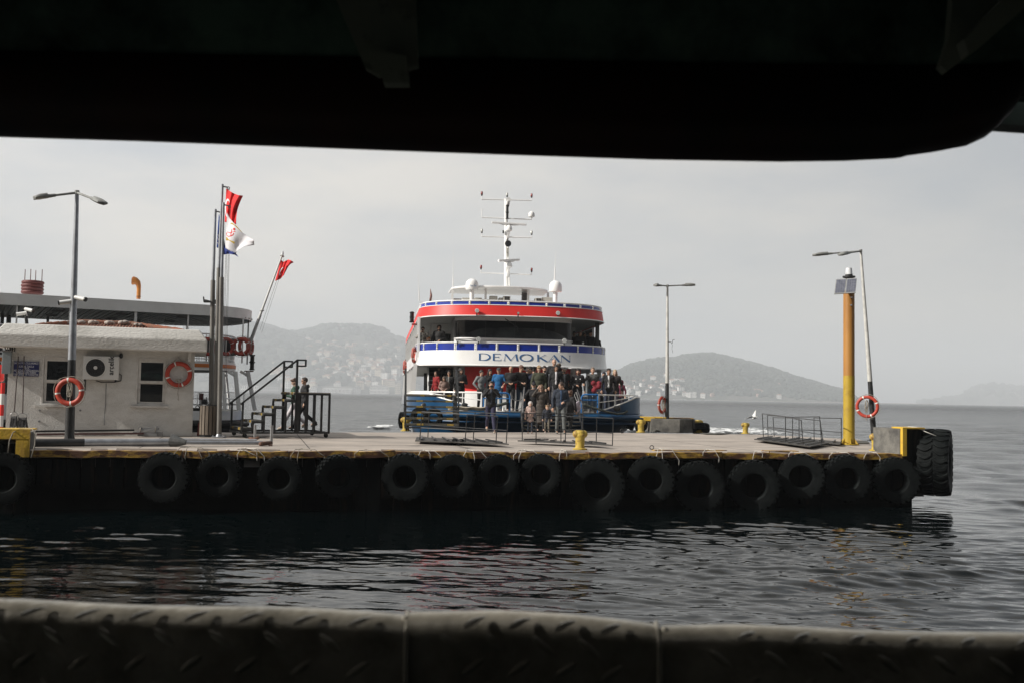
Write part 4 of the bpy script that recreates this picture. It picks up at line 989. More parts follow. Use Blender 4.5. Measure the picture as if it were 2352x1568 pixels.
# brooms
def broom(label, top, neck, h0, h1, d):
    pt = KF.W(kl(*top, -.06)); pn = KF.W(kl(*neck, -.28)); pb = KF.W(kl((h0[0]+h1[0])/2, h1[1], -.34)); base = pb
    t = thing('broom', label, 'broom', base, 0, 'brooms leaning on the kiosk')
    b = MB(); b.tube(pn-base, pt-base, .018, .014, 8); b.build('handle', mat('broom_handle', (.07, .05, .045), .6), t, smooth=True)
    wt = (h1[0]-h0[0])*.3827/1.7415/F*27.6/2; up = (pn-base); ax = KF.x; rr = random.Random(h0[0]); b = MB()
    for i in range(46):
        u = (i+.5)/46*2-1; a = up*.62 + ax*(wt*.72*u) + KF.y*rr.uniform(-.03, .03); e = ax*(wt*1.02*u+rr.uniform(-.01, .01)) + KF.y*rr.uniform(-.05, .05) + Vector((0, 0, rr.uniform(0, .03))); b.path([a, a.lerp(e, .5), e], [.013, .013, .006], 4)
    b.cbox(up*.66, (wt*1.5, .07, .06)); b.build('bristles', mat('broom_bristles', (.045, .045, .048), .9, c2=(.10, .10, .10), scale=30), t)
    b = MB(); b.path([up*.7-ax*wt*.75, up*.9-ax*wt*.75, up*1.05, up*.9+ax*wt*.75, up*.7+ax*wt*.75], .008, 5); b.build('wire_brace', steel, t, smooth='all')
broom('broom with a thin dark handle, left of the pair leaning on the kiosk', (192,455), (148,1035), (108,1045), (180,1200), 0)
broom('broom with a thick green tipped handle, right of the pair leaning on the kiosk', (252,452), (236,1050), (185,1085), (285,1205), 0)
# wall lifebuoy
p = KF.L(Z2(300, 642), -.10); lifebuoy('bright orange lifebuoy on the white kiosk wall right of the second window', KF.W(p), 135*.2197/F*28, .062, rz=KA, roll=.35)
coil('grey rope bundle drooping from the lifebuoy on the kiosk wall', KF.W(KF.L(Z2(300, 690), -.19)), 7, .07, .05, 8, tail=.5)
b = MB(); P = [KF.W(KF.L(Z2(x, y), -.05)) for x, y in ((245,512),(295,465),(345,515))]; b.path(P, .008, 5); tag(b.build('rope', rope_m), 'short rope loop the wall lifebuoy hangs from', 'rope')
# things left of the kiosk
w = atZ(6, 1008, DZ); Dd = w.y
t = thing('barrier_post', 'red and white striped post at the extreme left edge of the picture', 'post', atZ(1, 1004, DZ), 0)
hh = atY(4, 878, t.location.y).z-DZ
for i in range(5):
    b = MB(); b.tube((0, 0, hh*i/5), (0, 0, hh*(i+1)/5), .05, .05, 14); b.build('red_band' if i % 2 == 0 else 'white_band', red_p if i % 2 == 0 else white, t, smooth=True)
w = KF.W((XL-.28, .5, 0)); t = thing('fire_extinguisher', 'red cylinder hanging under the grey cabinet at the kiosk corner', 'cylinder', (w.x, w.y, DZ+1.42), 0)
b = MB(); b.lathe([(.07, 0), (.11, .04), (.11, .36), (.06, .42), (.03, .46)], n=16); b.build('body', red_p, t, smooth=True)
b = MB(); b.tube((0, 0, .46), (0, 0, .52), .02, .02, 8); b.build('valve', black, t)
coil('black cable coil hanging below the red cylinder at the kiosk corner', Vector((w.x, w.y, DZ+1.35)), 4, .08, .28, 12, black, .2)
# security cameras
def seccam(label, p, ang, post=None):
    t = thing('security_camera', label, 'camera', p, ang, 'white security cameras')
    b = MB(); b.tube((0, 0, 0), (.26, 0, -.05), .05, .05, 12); b.build('housing', white, t, smooth=True)
    b = MB(); b.tube((.262, 0, -.051), (.29, 0, -.056), .053, .053, 12); b.build('lens', black, t)
    b = MB(); b.tube((.02, 0, -.03), (-.03, .05, -.08), .016, .016, 6); b.build('arm', grey_m, t)
D = D0-.02
seccam('white security camera pointing right on the nearest lamp post', atY(173, 683, D), -.3)
seccam('white security camera pointing left on the nearest lamp post', atY(166, 692, D), PI+.35)
pk = KF.W((0, 1.5, 0)).y-1.0
seccam('upper white security camera on the dark pole above the kiosk roof', atY(58, 710, pk-.1), -.3)
seccam('lower white security camera on the dark pole above the kiosk roof', atY(61, 719, pk-.1), PI+.3)
b = MB(); b.tube(atY(62, 750, pk), atY(59, 715, pk), .05, .045, 8); tag(b.build('camera_pole', blackm), 'short dark pole carrying two cameras above the kiosk roof', 'pole')

# ------------------------------------------------------------------ pipes and clutter on the deck
def deckpt(px, py, h=0): 
    p = atZ(px, py, DZ+h); return p
pa = atZ(72, 1016, DZ+.09); pb = atZ(396, 1014, DZ+.09)
t = thing('fallen_lamp_post', 'long grey metal post lying along the pier edge with a flared dark cone', 'pole', pa, 0)
b = MB(); b.tube((0, 0, 0), (pb-pa)*.36, .09, .09, 14); b.build('dark_shaft', blackm, t, smooth=True)
b = MB(); b.tube((pb-pa)*.36, pb-pa, .088, .085, 14); b.build('shaft', galv, t, smooth=True)
pc = atZ(427, 1015, DZ+.09); b = MB(); b.T = Matrix.Translation(pb-pa); dd = pc-pb; b.tube((0, 0, .03), dd*1.05, .155, .05, 12); b.build('cone', mat('cone_canvas', (.055, .06, .06), .8, c2=(.1, .1, .1), scale=5, bump=.5), t)
pd = atZ(603, 1016, DZ+.06); b = MB(); b.tube(pc-pa, pd-pa, .045, .045, 10); b.build('inner_shaft', galv, t, smooth=True)
pe = atZ(420, 1008, DZ+.04); pf = atZ(590, 1010, DZ+.04)
t = thing('scaffold_pipe', 'thin pipe with an upright stub and rusty elbow behind the fallen post', 'pipe', pe, 0, 'loose scaffold pipes')
b = MB(); b.tube((0, 0, 0), pf-pe, .03, .03, 8); b.build('tube', galv, t, smooth=True)
p2 = atZ(585, 1006, DZ+.05)-pe; b = MB(); b.tube(p2, p2+Vector((0, 0, .36)), .035, .035, 10); b.build('upright', steel, t, smooth=True)
b = MB(); b.path([p2+Vector((-.15, 0, 0)), p2+Vector((.02, -.03, -.01)), p2+Vector((.12, -.05, .03))], .04, 8); b.build('elbow', mat('rusty_iron', (.09, .045, .03), .8, c2=(.16, .08, .05), scale=9), t, smooth='all')
pe = atZ(598, 1018, DZ+.05)
t = thing('scaffold_pipe', 'short upright pipe stub with a rusty elbow at the end of the fallen post', 'pipe', pe, 0, 'loose scaffold pipes')
p2 = atZ(623, 1016, DZ+.05)-pe; b = MB(); b.tube(p2, p2+Vector((0, 0, .42)), .038, .038, 10); b.build('upright', steel, t, smooth=True)
b = MB(); b.path([(0, 0, 0), p2, p2+Vector((.03, -.2, -.06)), p2+Vector((.06, -.34, -.10))], .05, 8); b.build('elbow', MATS['rusty_iron'], t, smooth='all')
pa = KF.W((kl(390, 1290).x, -.35, .12)); pb = KF.W((kl(1410, 1270).x, -.35, .17))
b = MB(); b.bar(pa, pb, .06, .05); tag(b.build('steel_bar', black), 'long dark bar lying at the foot of the kiosk wall', 'bar')
b = MB(); b.bar(pa+Vector((.1, -.12, -.07)), pb+Vector((.3, -.1, -.08)), .07, .05); tag(b.build('steel_bar', mat('dark_red_bar', (.06, .02, .018), .7)), 'dark red bar lying in front of the long dark bar', 'bar')
a = kl(1440, 1300, -.45); c = kl(1700, 1195, -.45); W_ = c.x-a.x; H_ = c.z-a.z
t = thing('steel_bracket', 'grey welded steel bracket bundle tied with rope by the kiosk foot', 'bracket', KF.W((a.x, -.45, .012)), FANG)
b = MB(); b.box((0, -.05, 0), (W_*.8, .12, H_*.38)); b.box((W_*.8, -.03, 0), (W_, .15, H_*.42)); b.build('base_channel', grey_m, t, bevel=.006)
b = MB(); b.box((W_*.02, .0, H_*.6), (W_*.85, .1, H_*.85)); b.bar((-.12, -.02, H_*.35), (W_*.65, -.06, H_*.75), .035); b.bar((W_*.1, .02, H_*.3), (W_*.08, .02, H_*.95), .05); b.bar((W_*.75, .02, H_*.3), (W_*.78, .02, H_), .05); b.build('crossbar', grey_m, t)
b = MB(); 
for x in (.1, .72): b.torus((W_*x, 0, H_*.6), .06, .012, 'x', 14, 5)
b.build('lashing', rope_m, t, smooth='all')
# shovel and mop right of the kiosk
w = atZ(460, 1000, DZ)
t = thing('dustpan', 'red long handled dustpan standing beside the kiosk', 'dustpan', w, 0)
b = MB(); b.add([(-.10,0,0),(.12,0,0),(.03,.03,.38),(-.08,.03,.38),(-.10,.16,0),(.12,.16,0),(.03,.08,.38),(-.08,.08,.38)], [(0,1,2,3),(7,6,5,4),(0,3,7,4),(1,5,6,2),(3,2,6,7),(0,4,5,1)]); b.build('pan', mat('dustpan_red', (.22, .03, .025), .6), t, bevel=.005)
b = MB(); b.tube((-.03, .05, .36), (-.04, .1, 1.05), .014, .014, 6); b.build('handle', steel, t)
b = MB(); b.box((-.09, .05, 1.02), (.02, .12, 1.2)); b.build('grip', mat('dark_red_grip', (.07, .02, .02), .7), t)
b = MB(); b.tube(w+Vector((.26, .12, .30)), w+Vector((.08, .2, 1.1)), .013, .013, 6); b.cbox(w+Vector((.30, .12, .24)), (.3, .1, .06)); tag(b.build('mop', grey_m), 'thin mop leaning behind the red dustpan', 'mop')
# slatted bin
w = atZ(480, 1001.5, DZ)
t = thing('litter_bin', 'round litter bin of brown wooden slats at the foot of the flagpoles', 'litter bin', w, 0)
slat = mat('bin_slats', (.16, .13, .10), .7, c2=(.10, .08, .06), scale=6, stretch=(1, 1, .2))
b = MB(); n = 16
for i in range(n):
    a = 2*PI*i/n; b.T = Matrix.Rotation(a, 4, 'Z'); b.box((-.038, -.27, .06), (.038, -.245, .86))
b.T = None; b.build('slats', slat, t)
b = MB(); b.tube((0, 0, .03), (0, 0, .84), .225, .225, 18); b.torus((0, 0, .87), .245, .02, 'z', 24, 6); b.tube((0, 0, 0), (0, 0, .03), .26, .26, 18); b.build('liner', black, t, smooth=True)
b = MB(); b.path([(-.27, 0, .8), (-.36, 0, .86), (-.40, 0, .83), (-.39, 0, .79)], .014, 5); b.path([(.1, -.24, .84), (.06, -.22, .95), (.0, -.2, .95)], .014, 5); b.build('hook', black, t, smooth='all')

# ------------------------------------------------------------------ flagpoles
pole_m = mat('flagpole_metal', (.22, .215, .20), .45, metal=.5, c2=(.13, .12, .11), scale=3, stretch=(1, 1, .2))
def flagpole(label, bpx, bpy, top, step, r):
    w = atZ(bpx, bpy, DZ); D = w.y; tp = atY(*ZF(*top), D)-w; st = atY(*ZF(*step), D)-w
    t = thing('flagpole', label, 'flagpole', w, 0, 'three flagpoles beside the kiosk')
    b = MB(); b.tube((0, 0, .02), st, r, r*.95, 16); b.torus(st*.48, r+.002, .006, 'z', 16, 5); b.build('lower_pole', pole_m, t, smooth=True)
    b = MB(); b.tube(st, tp, r*.68, r*.5, 14); b.build('upper_pole', galv, t, smooth=True)
    b = MB(); b.box((-.17, -.17, 0), (.17, .17, .02)); b.tube((0, 0, .02), (0, 0, .09), r*1.35, r*1.05, 14)
    for s in ((1, 1), (1, -1), (-1, 1), (-1, -1)): b.tube((s[0]*.13, s[1]*.13, .02), (s[0]*.13, s[1]*.13, .06), .014, .014, 6)
    b.build('base_plate', galv, t)
    b = MB(); b.bar(tp+Vector((0, 0, -.06)), tp+Vector((.16, 0, -.09)), .035); b.torus(tp+Vector((.17, 0, -.11)), .035, .012, 'y', 14, 6); b.build('pulley', grey_d, t)
    b = MB()
    for k in (0, .035): b.path([tp+Vector((.18+k*.6, 0, -.12)), (tp*.5)+Vector((r+.08+k, -.03, 0)), Vector((r+.05+k, -.03, 1.2))], .005, 4)
    b.build('halyard', grey_d, t)
    return w, tp
wA, tA = flagpole('shortest flagpole, left of the three, with a furled blue flag', 483.5, 1000, (110, 306), (84, 1050), .070)
wB, tB = flagpole('tallest flagpole, middle of the three, flying the red flag', 493.5, 1001, (183, 46), (147, 920), .068)
wC, tC = flagpole('flagpole right of the three, flying the white anchor flag', 503, 1003, (194, 238), (174, 1018), .066)
b = MB(); p = atY(*ZF(100, 1275), wA.y-.1); b.cbox(p+Vector((.05, 0, 0)), (.12, .1, .12)); b.tube(p+Vector((-.1, 0, 0)), p+Vector((-.3, 0, .02)), .03, .05, 8); b.tube(p+Vector((-.3, 0, .0)), p+Vector((-.32, 0, .14)), .02, .02, 6)
tag(b.build('horn_speaker', black), 'small black fitting clamped high on the left flagpole', 'fitting')
# flags: ruled cloth between an upper and lower edge with folds
def polyval(P, u):
    n = len(P)-1; i = min(int(u*n), n-1); return Vector(P[i]).lerp(Vector(P[i+1]), u*n-i)
class Flag:
    def __init__(s, top, bot, D, zf=ZF, amp=.05, waves=2.2, bow=0.0, depth=.25):
        s.t = [zf(*p) for p in top]; s.b = [zf(*p) for p in bot]; s.D = D; s.amp = amp; s.wv = waves; s.bow = bow; s.depth = depth
    def __call__(s, u, v, off=0.0):
        a = polyval([(p[0], p[1], 0) for p in s.t], u); b_ = polyval([(p[0], p[1], 0) for p in s.b], u); p = a.lerp(b_, v); p.x -= s.bow*math.sin(PI*v)*u
        y = s.D + s.amp*math.sin(u*s.wv*2*PI+v*3)*(.3+u) + s.amp*.5*math.sin(v*7+u*4) - s.depth*u + off
        return atY(p.x, p.y, y)
    def cloth(s, name, m_, parent, n=26, k=20):
        b = MB(); b.grid([[s(i/n, j/k) for i in range(n+1)] for j in range(k+1)]); o = b.build(name, m_, parent, smooth='all', fix=False)
        so_ = o.modifiers.new('thickness', 'SOLIDIFY'); so_.thickness = .004; return o
    def patch(s, name, poly, m_, parent):    # polygon in (u,v), as a fine fan, set just in front of the cloth
        b = MB(); c = (sum(p[0] for p in poly)/len(poly), sum(p[1] for p in poly)/len(poly)); n = len(poly); K = 4
        vs = [s(*c, -.012)]; fs = []
        for r in range(1, K+1):
            for p in poly: u = c[0]+(p[0]-c[0])*r/K; v = c[1]+(p[1]-c[1])*r/K; vs.append(s(u, v, -.012))
        for i in range(n): fs.append((0, 1+i, 1+(i+1) % n))
        for r in range(K-1):
            for i in range(n): fs.append((1+r*n+i, 1+(r+1)*n+i, 1+(r+1)*n+(i+1) % n, 1+r*n+(i+1) % n))
        b.add(vs, fs); return b.build(name, m_, parent, smooth='all', fix=False)
    def band(s, name, pts, w, m_, parent, closed=False):
        b = MB(); n = len(pts); L_ = []; R_ = []
        for i in range(n):
            a = pts[(i-1) % n] if closed else pts[max(i-1, 0)]; c = pts[(i+1) % n] if closed else pts[min(i+1, n-1)]; dx, dy = c[0]-a[0], c[1]-a[1]; l = math.hypot(dx, dy) or 1
            ww = w[i] if hasattr(w, '__len__') else w; L_.append(s(pts[i][0]-dy/l*ww, pts[i][1]+dx/l*ww, -.012)); R_.append(s(pts[i][0]+dy/l*ww, pts[i][1]-dx/l*ww, -.012))
        if closed: L_.append(L_[0]); R_.append(R_[0])
        b.grid([L_, R_]); return b.build(name, m_, parent, smooth='all', fix=False)
def fabric(name, c):
    M = mat(name, c, .8, c2=tuple(x*.88 for x in c), scale=2)
    return M
flag_red = fabric('flag_red', (.72, .018, .02)); flag_w = fabric('flag_white', (.74, .73, .76)); flag_bl = fabric('flag_blue', (.02, .07, .30)); flag_dk = fabric('flag_navy', (.015, .035, .20)); flag_y = fabric('flag_yellow', (.50, .34, .04))
def crescent(f, parent, c, R, m_, su=1.0):
    n = 28; outer = []; w_ = []
    for i in range(n+1):
        a = .55+(2*PI-1.1)*i/n; outer.append((c[0]+su*R*math.cos(a), c[1]+R*math.sin(a))); w_.append(.002+R*.16*math.sin(PI*i/n))
    f.band('crescent', outer, w_, m_, parent)
def star(f, parent, c, R, m_, su=1.0):
    f.patch('star', [(c[0]+su*(R if i % 2 == 0 else R*.4)*math.cos(2*PI*i/10+PI), c[1]+(R if i % 2 == 0 else R*.4)*math.sin(2*PI*i/10+PI)) for i in range(10)], m_, parent)
t = thing('flag', 'red flag with a white crescent on the tallest flagpole', 'flag', (0, 0, 0))
f = Flag([(222,90),(262,120),(300,142),(345,160),(398,166)], [(208,442),(235,446),(262,440),(295,450),(326,468)], wB.y-.05, amp=.06, bow=5)
f.cloth('cloth', flag_red, t); crescent(f, t, (.20, .55), .26, flag_w, .75); star(f, t, (.50, .60), .0001, flag_w)
for o in list(COL.objects):
    if o.name.startswith('star') and o.parent == t: bpy.data.objects.remove(o)
t = thing('flag', 'white flag with a red anchor emblem, yellow bars and a navy edge', 'flag', (0, 0, 0))
f = Flag([(232,345),(258,400),(300,450),(392,552),(450,590),(512,628)], [(216,715),(250,735),(318,770),(348,735),(400,700),(515,680)], wC.y-.08, amp=.05, waves=1.6)
f.cloth('cloth', flag_w, t, 40)
f2 = Flag([(196,600),(216,715),(250,730),(300,758),(325,770)], [(194,783),(232,775),(262,775),(310,783),(350,806)], wC.y+.02, amp=.03)
f2.cloth('navy_edge', flag_dk, t)
def uvof(f, x, y):
    best = None
    for i in range(41):
        for j in range(41):
            a = polyval([(p[0], p[1], 0) for p in f.t], i/40); b_ = polyval([(p[0], p[1], 0) for p in f.b], i/40); p = a.lerp(b_, j/40); q = ZF(x, y); d = (p.x-q[0])**2+(p.y-q[1])**2
            if best is None or d < best[0]: best = (d, i/40, j/40)
    return best[1:]
for poly in ([(216,597),(314,648),(306,673),(216,628)], [(263,455),(285,450),(340,490),(392,550),(382,545),(330,500)]):
    f.patch('yellow_bar', [uvof(f, *p) for p in poly], flag_y, t)
for P in ([(282,515),(272,545),(266,585)], [(235,545),(262,556),(312,536)], [(225,580),(245,592),(268,588),(290,580),(298,560)], [(290,518),(300,508),(318,506),(318,518),(300,522)], [(232,550),(225,565),(228,580)]):
    f.band('anchor_emblem', [uvof(f, *p) for p in P], .010, flag_red, t)
t = thing('flag', 'narrow furled blue flag with white letters on the shortest flagpole', 'flag', (0, 0, 0))
f = Flag([(144,360),(150,365),(155,395)], [(122,705),(132,712),(142,710)], wA.y-.05, amp=.03, depth=.05); f.cloth('cloth', flag_bl, t, 8, 30)
for v0, v1 in ((.60, .66), (.70, .78), (.84, .89)): f.patch('white_letter', [(.1, v0), (.8, v0-.02), (.9, v1), (.5, v1+.02), (.15, v1)], flag_w, t)

# ------------------------------------------------------------------ mobile stairs
tread_m = mat('stair_tread', (.05, .048, .04), .8, c2=(.09, .085, .07), scale=8); topm = mat('platform_board', (.36, .29, .20), .8, c2=(.24, .19, .14), scale=4)
def mobile_stairs(w, ang, label):
    t = thing('mobile_stairs', label, 'mobile stairs', w, ang, 'rolling boarding stairs')
    run, rise, z0, Wd, x1, xe = .30, .2, .26, 1.6, 1.46, 2.42; s = .055
    for yy in (0, Wd):
        b = MB(); b.bar((-.05, yy, .14), (xe, yy, .14), s); b.bar((-.05, yy, z0-.02), (.3, yy, z0-.02), s)
        for i in range(5):
            x = run*(i+1)-.03; z = z0+rise*(i+1); b.bar((x, yy, .14), (x, yy, z-.03), s); b.bar((x, yy, z-.03), (x+run+.0, yy, z-.03), s)
        for i in range(5):
            x = x1+.06+(xe-x1-.06)*i/4; b.bar((x, yy, .14), (x, yy, z0+5*rise-.03), s)
        b.bar((x1, yy, z0+5*rise-.03), (xe, yy, z0+5*rise-.03), s)
        b.build('side_frame', blackm, t)
        b = MB(); hz = z0+5*rise+.93
        b.bar((-.02, yy, .14), (-.02, yy, z0+.72), s*.9); b.bar((-.08, yy, z0+.66), (x1, yy, hz), s*.9); b.bar((x1, yy, .14), (x1, yy, hz), s)
        b.bar((x1, yy, hz), (x1+.24, yy, hz), s*.8); b.bar((x1+.24, yy, hz+.02), (x1+.24, yy, hz-.18), s*.8); b.bar((x1, yy, hz-.17), (x1+.24, yy, hz-.17), s*.8)
        b.build('handrail', blackm, t)
    for i in range(5):
        z = z0+rise*i; b = MB(); b.box((run*i-.05, 0, z), (run*(i+1)-.02, Wd, z+.02)); b.box((run*i-.06, 0, z-.045), (run*i-.03, Wd, z-.001)); st = b.build('step', tread_m, t)
        q = MB()
        for yy in (.14, Wd*.66): q.box((run*i-.063, yy, z-.04), (run*i-.02, yy+.2, z+.0225))
        q.build('yellow_mark', mat('dull_yellow', (.36, .24, .03), .7, c2=(.2, .13, .03), scale=9), st)
    z = z0+rise*5; b = MB(); b.box((x1-.06, 0, z), (xe+.03, Wd, z+.022)); st = b.build('platform', topm, t)
    b = MB(); b.box((x1-.07, 0, z-.05), (x1-.06, Wd, z-.001)); b.build('nosing', tread_m, t)
    q = MB(); q.box((x1-.078, .15, z-.04), (x1-.02, .28, z+.0245)); q.box((x1-.078, 1.0, z-.04), (x1-.02, 1.13, z+.0245)); q.build('yellow_mark', mat('dull_yellow', (.36, .24, .03), .7, c2=(.2, .13, .03), scale=9), st)
    b = MB(); b.bar((-.05, 0, .14), (-.05, Wd, .14), s); b.bar((xe, 0, .14), (xe, Wd, .14), s); b.bar((xe, 0, z-.03), (xe, Wd, z-.03), s); b.build('cross_frame', blackm, t)
    for x, y in ((.03, .03), (xe-.1, .03), (.03, Wd-.03), (xe-.1, Wd-.03)):
        c = MB(); c.bar((x, y, .13), (x+.03, y, .07), .05, .04); cs = c.build('castor', blackm, t)
        c = MB(); c.tube((x+.03, y-.02, .062), (x+.03, y+.02, .062), .06, .06, 14); c.build('wheel', rubber, cs)
    return t
p0 = atZ(557, 1004.5, DZ)
ST = mobile_stairs(p0, math.radians(26), 'black rolling stairs with a wide platform in front of the two walking men')
ST2 = dup(ST, atZ(1052, 991.5, DZ), math.radians(97), 'black rolling stairs facing the camera at the left bow of the white ferry', None, (1, 1.14, 1))

# ------------------------------------------------------------------ gangway ramps
def ramp(name_label, base, rails, zoomf, wheels=(), planks=7, extra=()):
    P = [atZ(*zoomf(*p), DZ+.06) for p in base]; w = P[0].copy(); w.z = DZ
    t = thing('gangway', name_label, 'gangway', w, 0, 'boarding gangways lying on the pier')
    b = MB(); b.prism([p-w for p in P], (0, 0, .03)); b.build('deck', mat('gangway_planks', (.035, .033, .03), .7, c2=(.06, .055, .05), scale=10), t)
    b = MB()
    for i in range(planks):
        u = (i+.5)/planks; a = P[0].lerp(P[1], u)-w; c = P[3].lerp(P[2], u)-w; b.bar(a+Vector((0, 0, .06)), c+Vector((0, 0, .06)), .04, .03)
    b.build('cleats', blackm, t)
    for posts in rails:
        b = MB(); tops = []; mids = []
        for (bx, by), (tx, ty) in posts:
            q = atZ(*zoomf(bx, by), DZ+.06); tp = atY(*zoomf(tx, ty), q.y); b.tube(q-w, tp-w, .013, .013, 6); tops.append(tp-w); mids.append(q.lerp(tp, .45)-w)
        b.path(tops, .014, 6); b.path(mids, .012, 6); b.build('rail', blackm, t)
    for wx_ in wheels:
        q = atZ(*zoomf(*wx_), DZ)-w; b = MB(); b.tube(q+Vector((-.02, -.025, .08)), q+Vector((.02, .025, .08)), .08, .08, 14); b.build('wheel', rubber, t)
    return t
ramp('thin railed gangway on two wheels lying left of the single yellow bollard', [(255,1530),(1120,1562),(960,1535),(270,1497)],
     [[((297,1525),(318,1258)),((715,1545),(735,1283)),((1000,1555),(1015,1298))], [((372,1500),(385,1232)),((790,1530),(808,1262)),((1095,1550),(1113,1283))]], Z4, [(620,1562),(682,1562)])
ramp('thin railed gangway lying flat behind the single yellow bollard', [(1200,1530),(2080,1572),(1900,1550),(1370,1527)],
     [[((1370,1550),(1372,1290)),((1640,1545),(1646,1300)),((1925,1555),(1930,1312)),((2075,1568),(2083,1318))], [((1243,1530),(1243,1272)),((1600,1535),(1600,1275)),((1800,1540),(1800,1280))]], Z4)
ramp('folded railed gangway with plank cleats lying left of the yellow beacon post', [(900,1493),(1290,1545),(1420,1520),(1000,1478)],
     [[((965,1482),(957,1310)),((1120,1518),(1118,1331)),((1242,1537),(1228,1357))], [((1040,1470),(1032,1337)),((1213,1502),(1213,1343)),((1370,1535),(1360,1360))]], ZR)
ramp('flat railed gangway touching the yellow beacon post from behind', [(1140,1492),(1500,1525),(1510,1512),(1180,1482)],
     [[((997,1472),(992,1322)),((1168,1492),(1168,1335)),((1380,1508),(1355,1332))], [((1318,1497),(1317,1340)),((1507,1522),(1507,1343))]], ZR, planks=4)
for i, (q, lab) in enumerate([(((1560,1498),(1690,1505),(1700,1520),(1520,1515)), 'dark flat steel plate lying right of the beacon post'), (((520,1448),(730,1452),(640,1457),(560,1455)), 'dark flat plate lying right of the far concrete block')]):
    b = MB(); b.prism([atZ(*ZR(*p), DZ+.005) for p in q], (0, 0, .02)); tag(b.build('steel_plate', tread_m), lab, 'plate')
# gull
g0 = atY(*ZR(905, 1338), 41)
t = thing('gull', 'white gull flying low over the water with raised wings', 'bird', g0, 0)
b = MB(); b.capsule((-.10, 0, -.06), (.06, 0, 0), .045, .05, 8); b.ell((.12, 0, .03), .035, 8, 6); b.tube((.14, 0, .03), (.19, 0, .02), .01, .003, 5); b.add([(-.12,-.03,-.06),(-.12,.03,-.06),(-.27,.05,-.10),(-.27,-.05,-.10)], [(0,1,2,3)])
b.build('body', white, t, smooth='all')
for s in (1, -1):
    b = MB(); b.prism([(.04, .03*s, .03), (-.08, .03*s, 0), (-.10 if s > 0 else -.32, .16*s, .10 if s > 0 else .0), (.14 if s > 0 else -.66, .36*s, .42 if s > 0 else -.10), (.10 if s > 0 else -.30, .24*s, .30 if s > 0 else .06)], (0, .006, .008)); b.build('wing', white, t)
t.scale = (.75, .75, .75)
# ------------------------------------------------------------------ white, red and blue ferry, bow to the pier
SA = math.radians(6.0)
_c = atY(1190, 800, 42)
SFm = Frame(_c.x, 42, 0, SA)
def S(zx, zy, ys=0.0): return SFm.L(Z4(zx, zy), ys)
def S5(zx, zy, ys=0.0): return SFm.L(Z5(zx, zy), ys)
FY = thing('ferry', 'white passenger ferry with red band and blue rails, bow against the pier', 'ferry', (SFm.o.x, SFm.o.y, 0), SA)
def outline(W, B, y0, yb, n=48, p=2.5, fl=.024):
    """half-plan curve: left side from yb forward, round the bow, back along the right side"""
    pts = []
    if yb > y0+B: pts += [(-W-fl*(y-y0-B), y) for y in np.linspace(yb, y0+B+.3, 8)]
    for i in range(n+1):
        a = PI*i/n; c = math.cos(a); s_ = math.sin(a)
        x = -W*math.copysign(abs(c)**(2/p), c); y = y0+B*(1-abs(s_)**(2/p)); pts.append((x, y))
    if yb > y0+B: pts += [(W+fl*(y-y0-B), y) for y in np.linspace(y0+B+.3, yb, 8)]
    return pts
def yfront(x, W, B, y0, p=2.5): return y0+B*(1-max(0, 1-min(1, abs(x/W))**p)**(1/p))
def slab(b, pts, z0, z1):
    n = len(pts); b.add([(x, y, z0) for x, y in pts]+[(x, y, z1) for x, y in pts], [tuple(range(n-1, -1, -1)), tuple(range(n, 2*n))]+[(i, (i+1) % n, n+(i+1) % n, n+i) for i in range(n)])
YB = 27.0
zRT = S(1170, 243, .3).z; zR1 = S(1200, 283, .2).z; zR0 = S(1200, 381, .2).z
zB1 = S(1150, 628).z; zB0 = S(1150, 697).z; zW0 = S(1200, 836, -.1).z
MD = 1.98; UD = zW0+.04
# hull
def hull_o(wl, wr_, bl, br, y0, yb, pl=2.3, pr=3.3, n=48):
    a = outline(wl, bl, y0, yb, n=n, p=pl, fl=.004); c = outline(wr_, br, y0, yb, n=n, p=pr, fl=.004); h = len(a)//2
    return a[:h+1] + c[h+1:]
top = hull_o(4.55, 5.02, 4.3, 3.3, -3.35, YB); mid_ = hull_o(4.5, 4.97, 4.2, 3.2, -3.25, YB); low = hull_o(4.0, 3.9, 4.4, 4.0, -1.9, YB-1, 2.1, 2.2); keel = outline(3.2, 5, -.9, YB-2, p=2.2)
b = MB(); rings = [[(x, y, MD-.02) for x, y in top], [(x, y, MD-.32) for x, y in mid_], [(x, y, .9) for x, y in hull_o(4.3, 4.35, 4.3, 3.7, -2.6, YB-.5, 2.2, 2.6)], [(x, y, 0) for x, y in low], [(x, y, -1.2) for x, y in keel]]
b.grid(rings); n = len(top); b.add(rings[0], [tuple(range(n))]); b.build('hull', hull_b, FY, smooth=True)
b = MB(); b.path([(x*1.01, y-.03, MD-.17) for x, y in top], .125, 8); b.path([(x*1.0, y-.02, MD-.42) for x, y in mid_], .05, 6); b.build('rubbing_strake', hull_b, FY, smooth='all')
deck_m = mat('ship_deck', (.20, .20, .19), .7, c2=(.13, .13, .12), scale=3)
b = MB(); slab(b, [(x*.985, y+.05) for x, y in top], MD-.019, MD); b.build('main_deck', deck_m, FY)
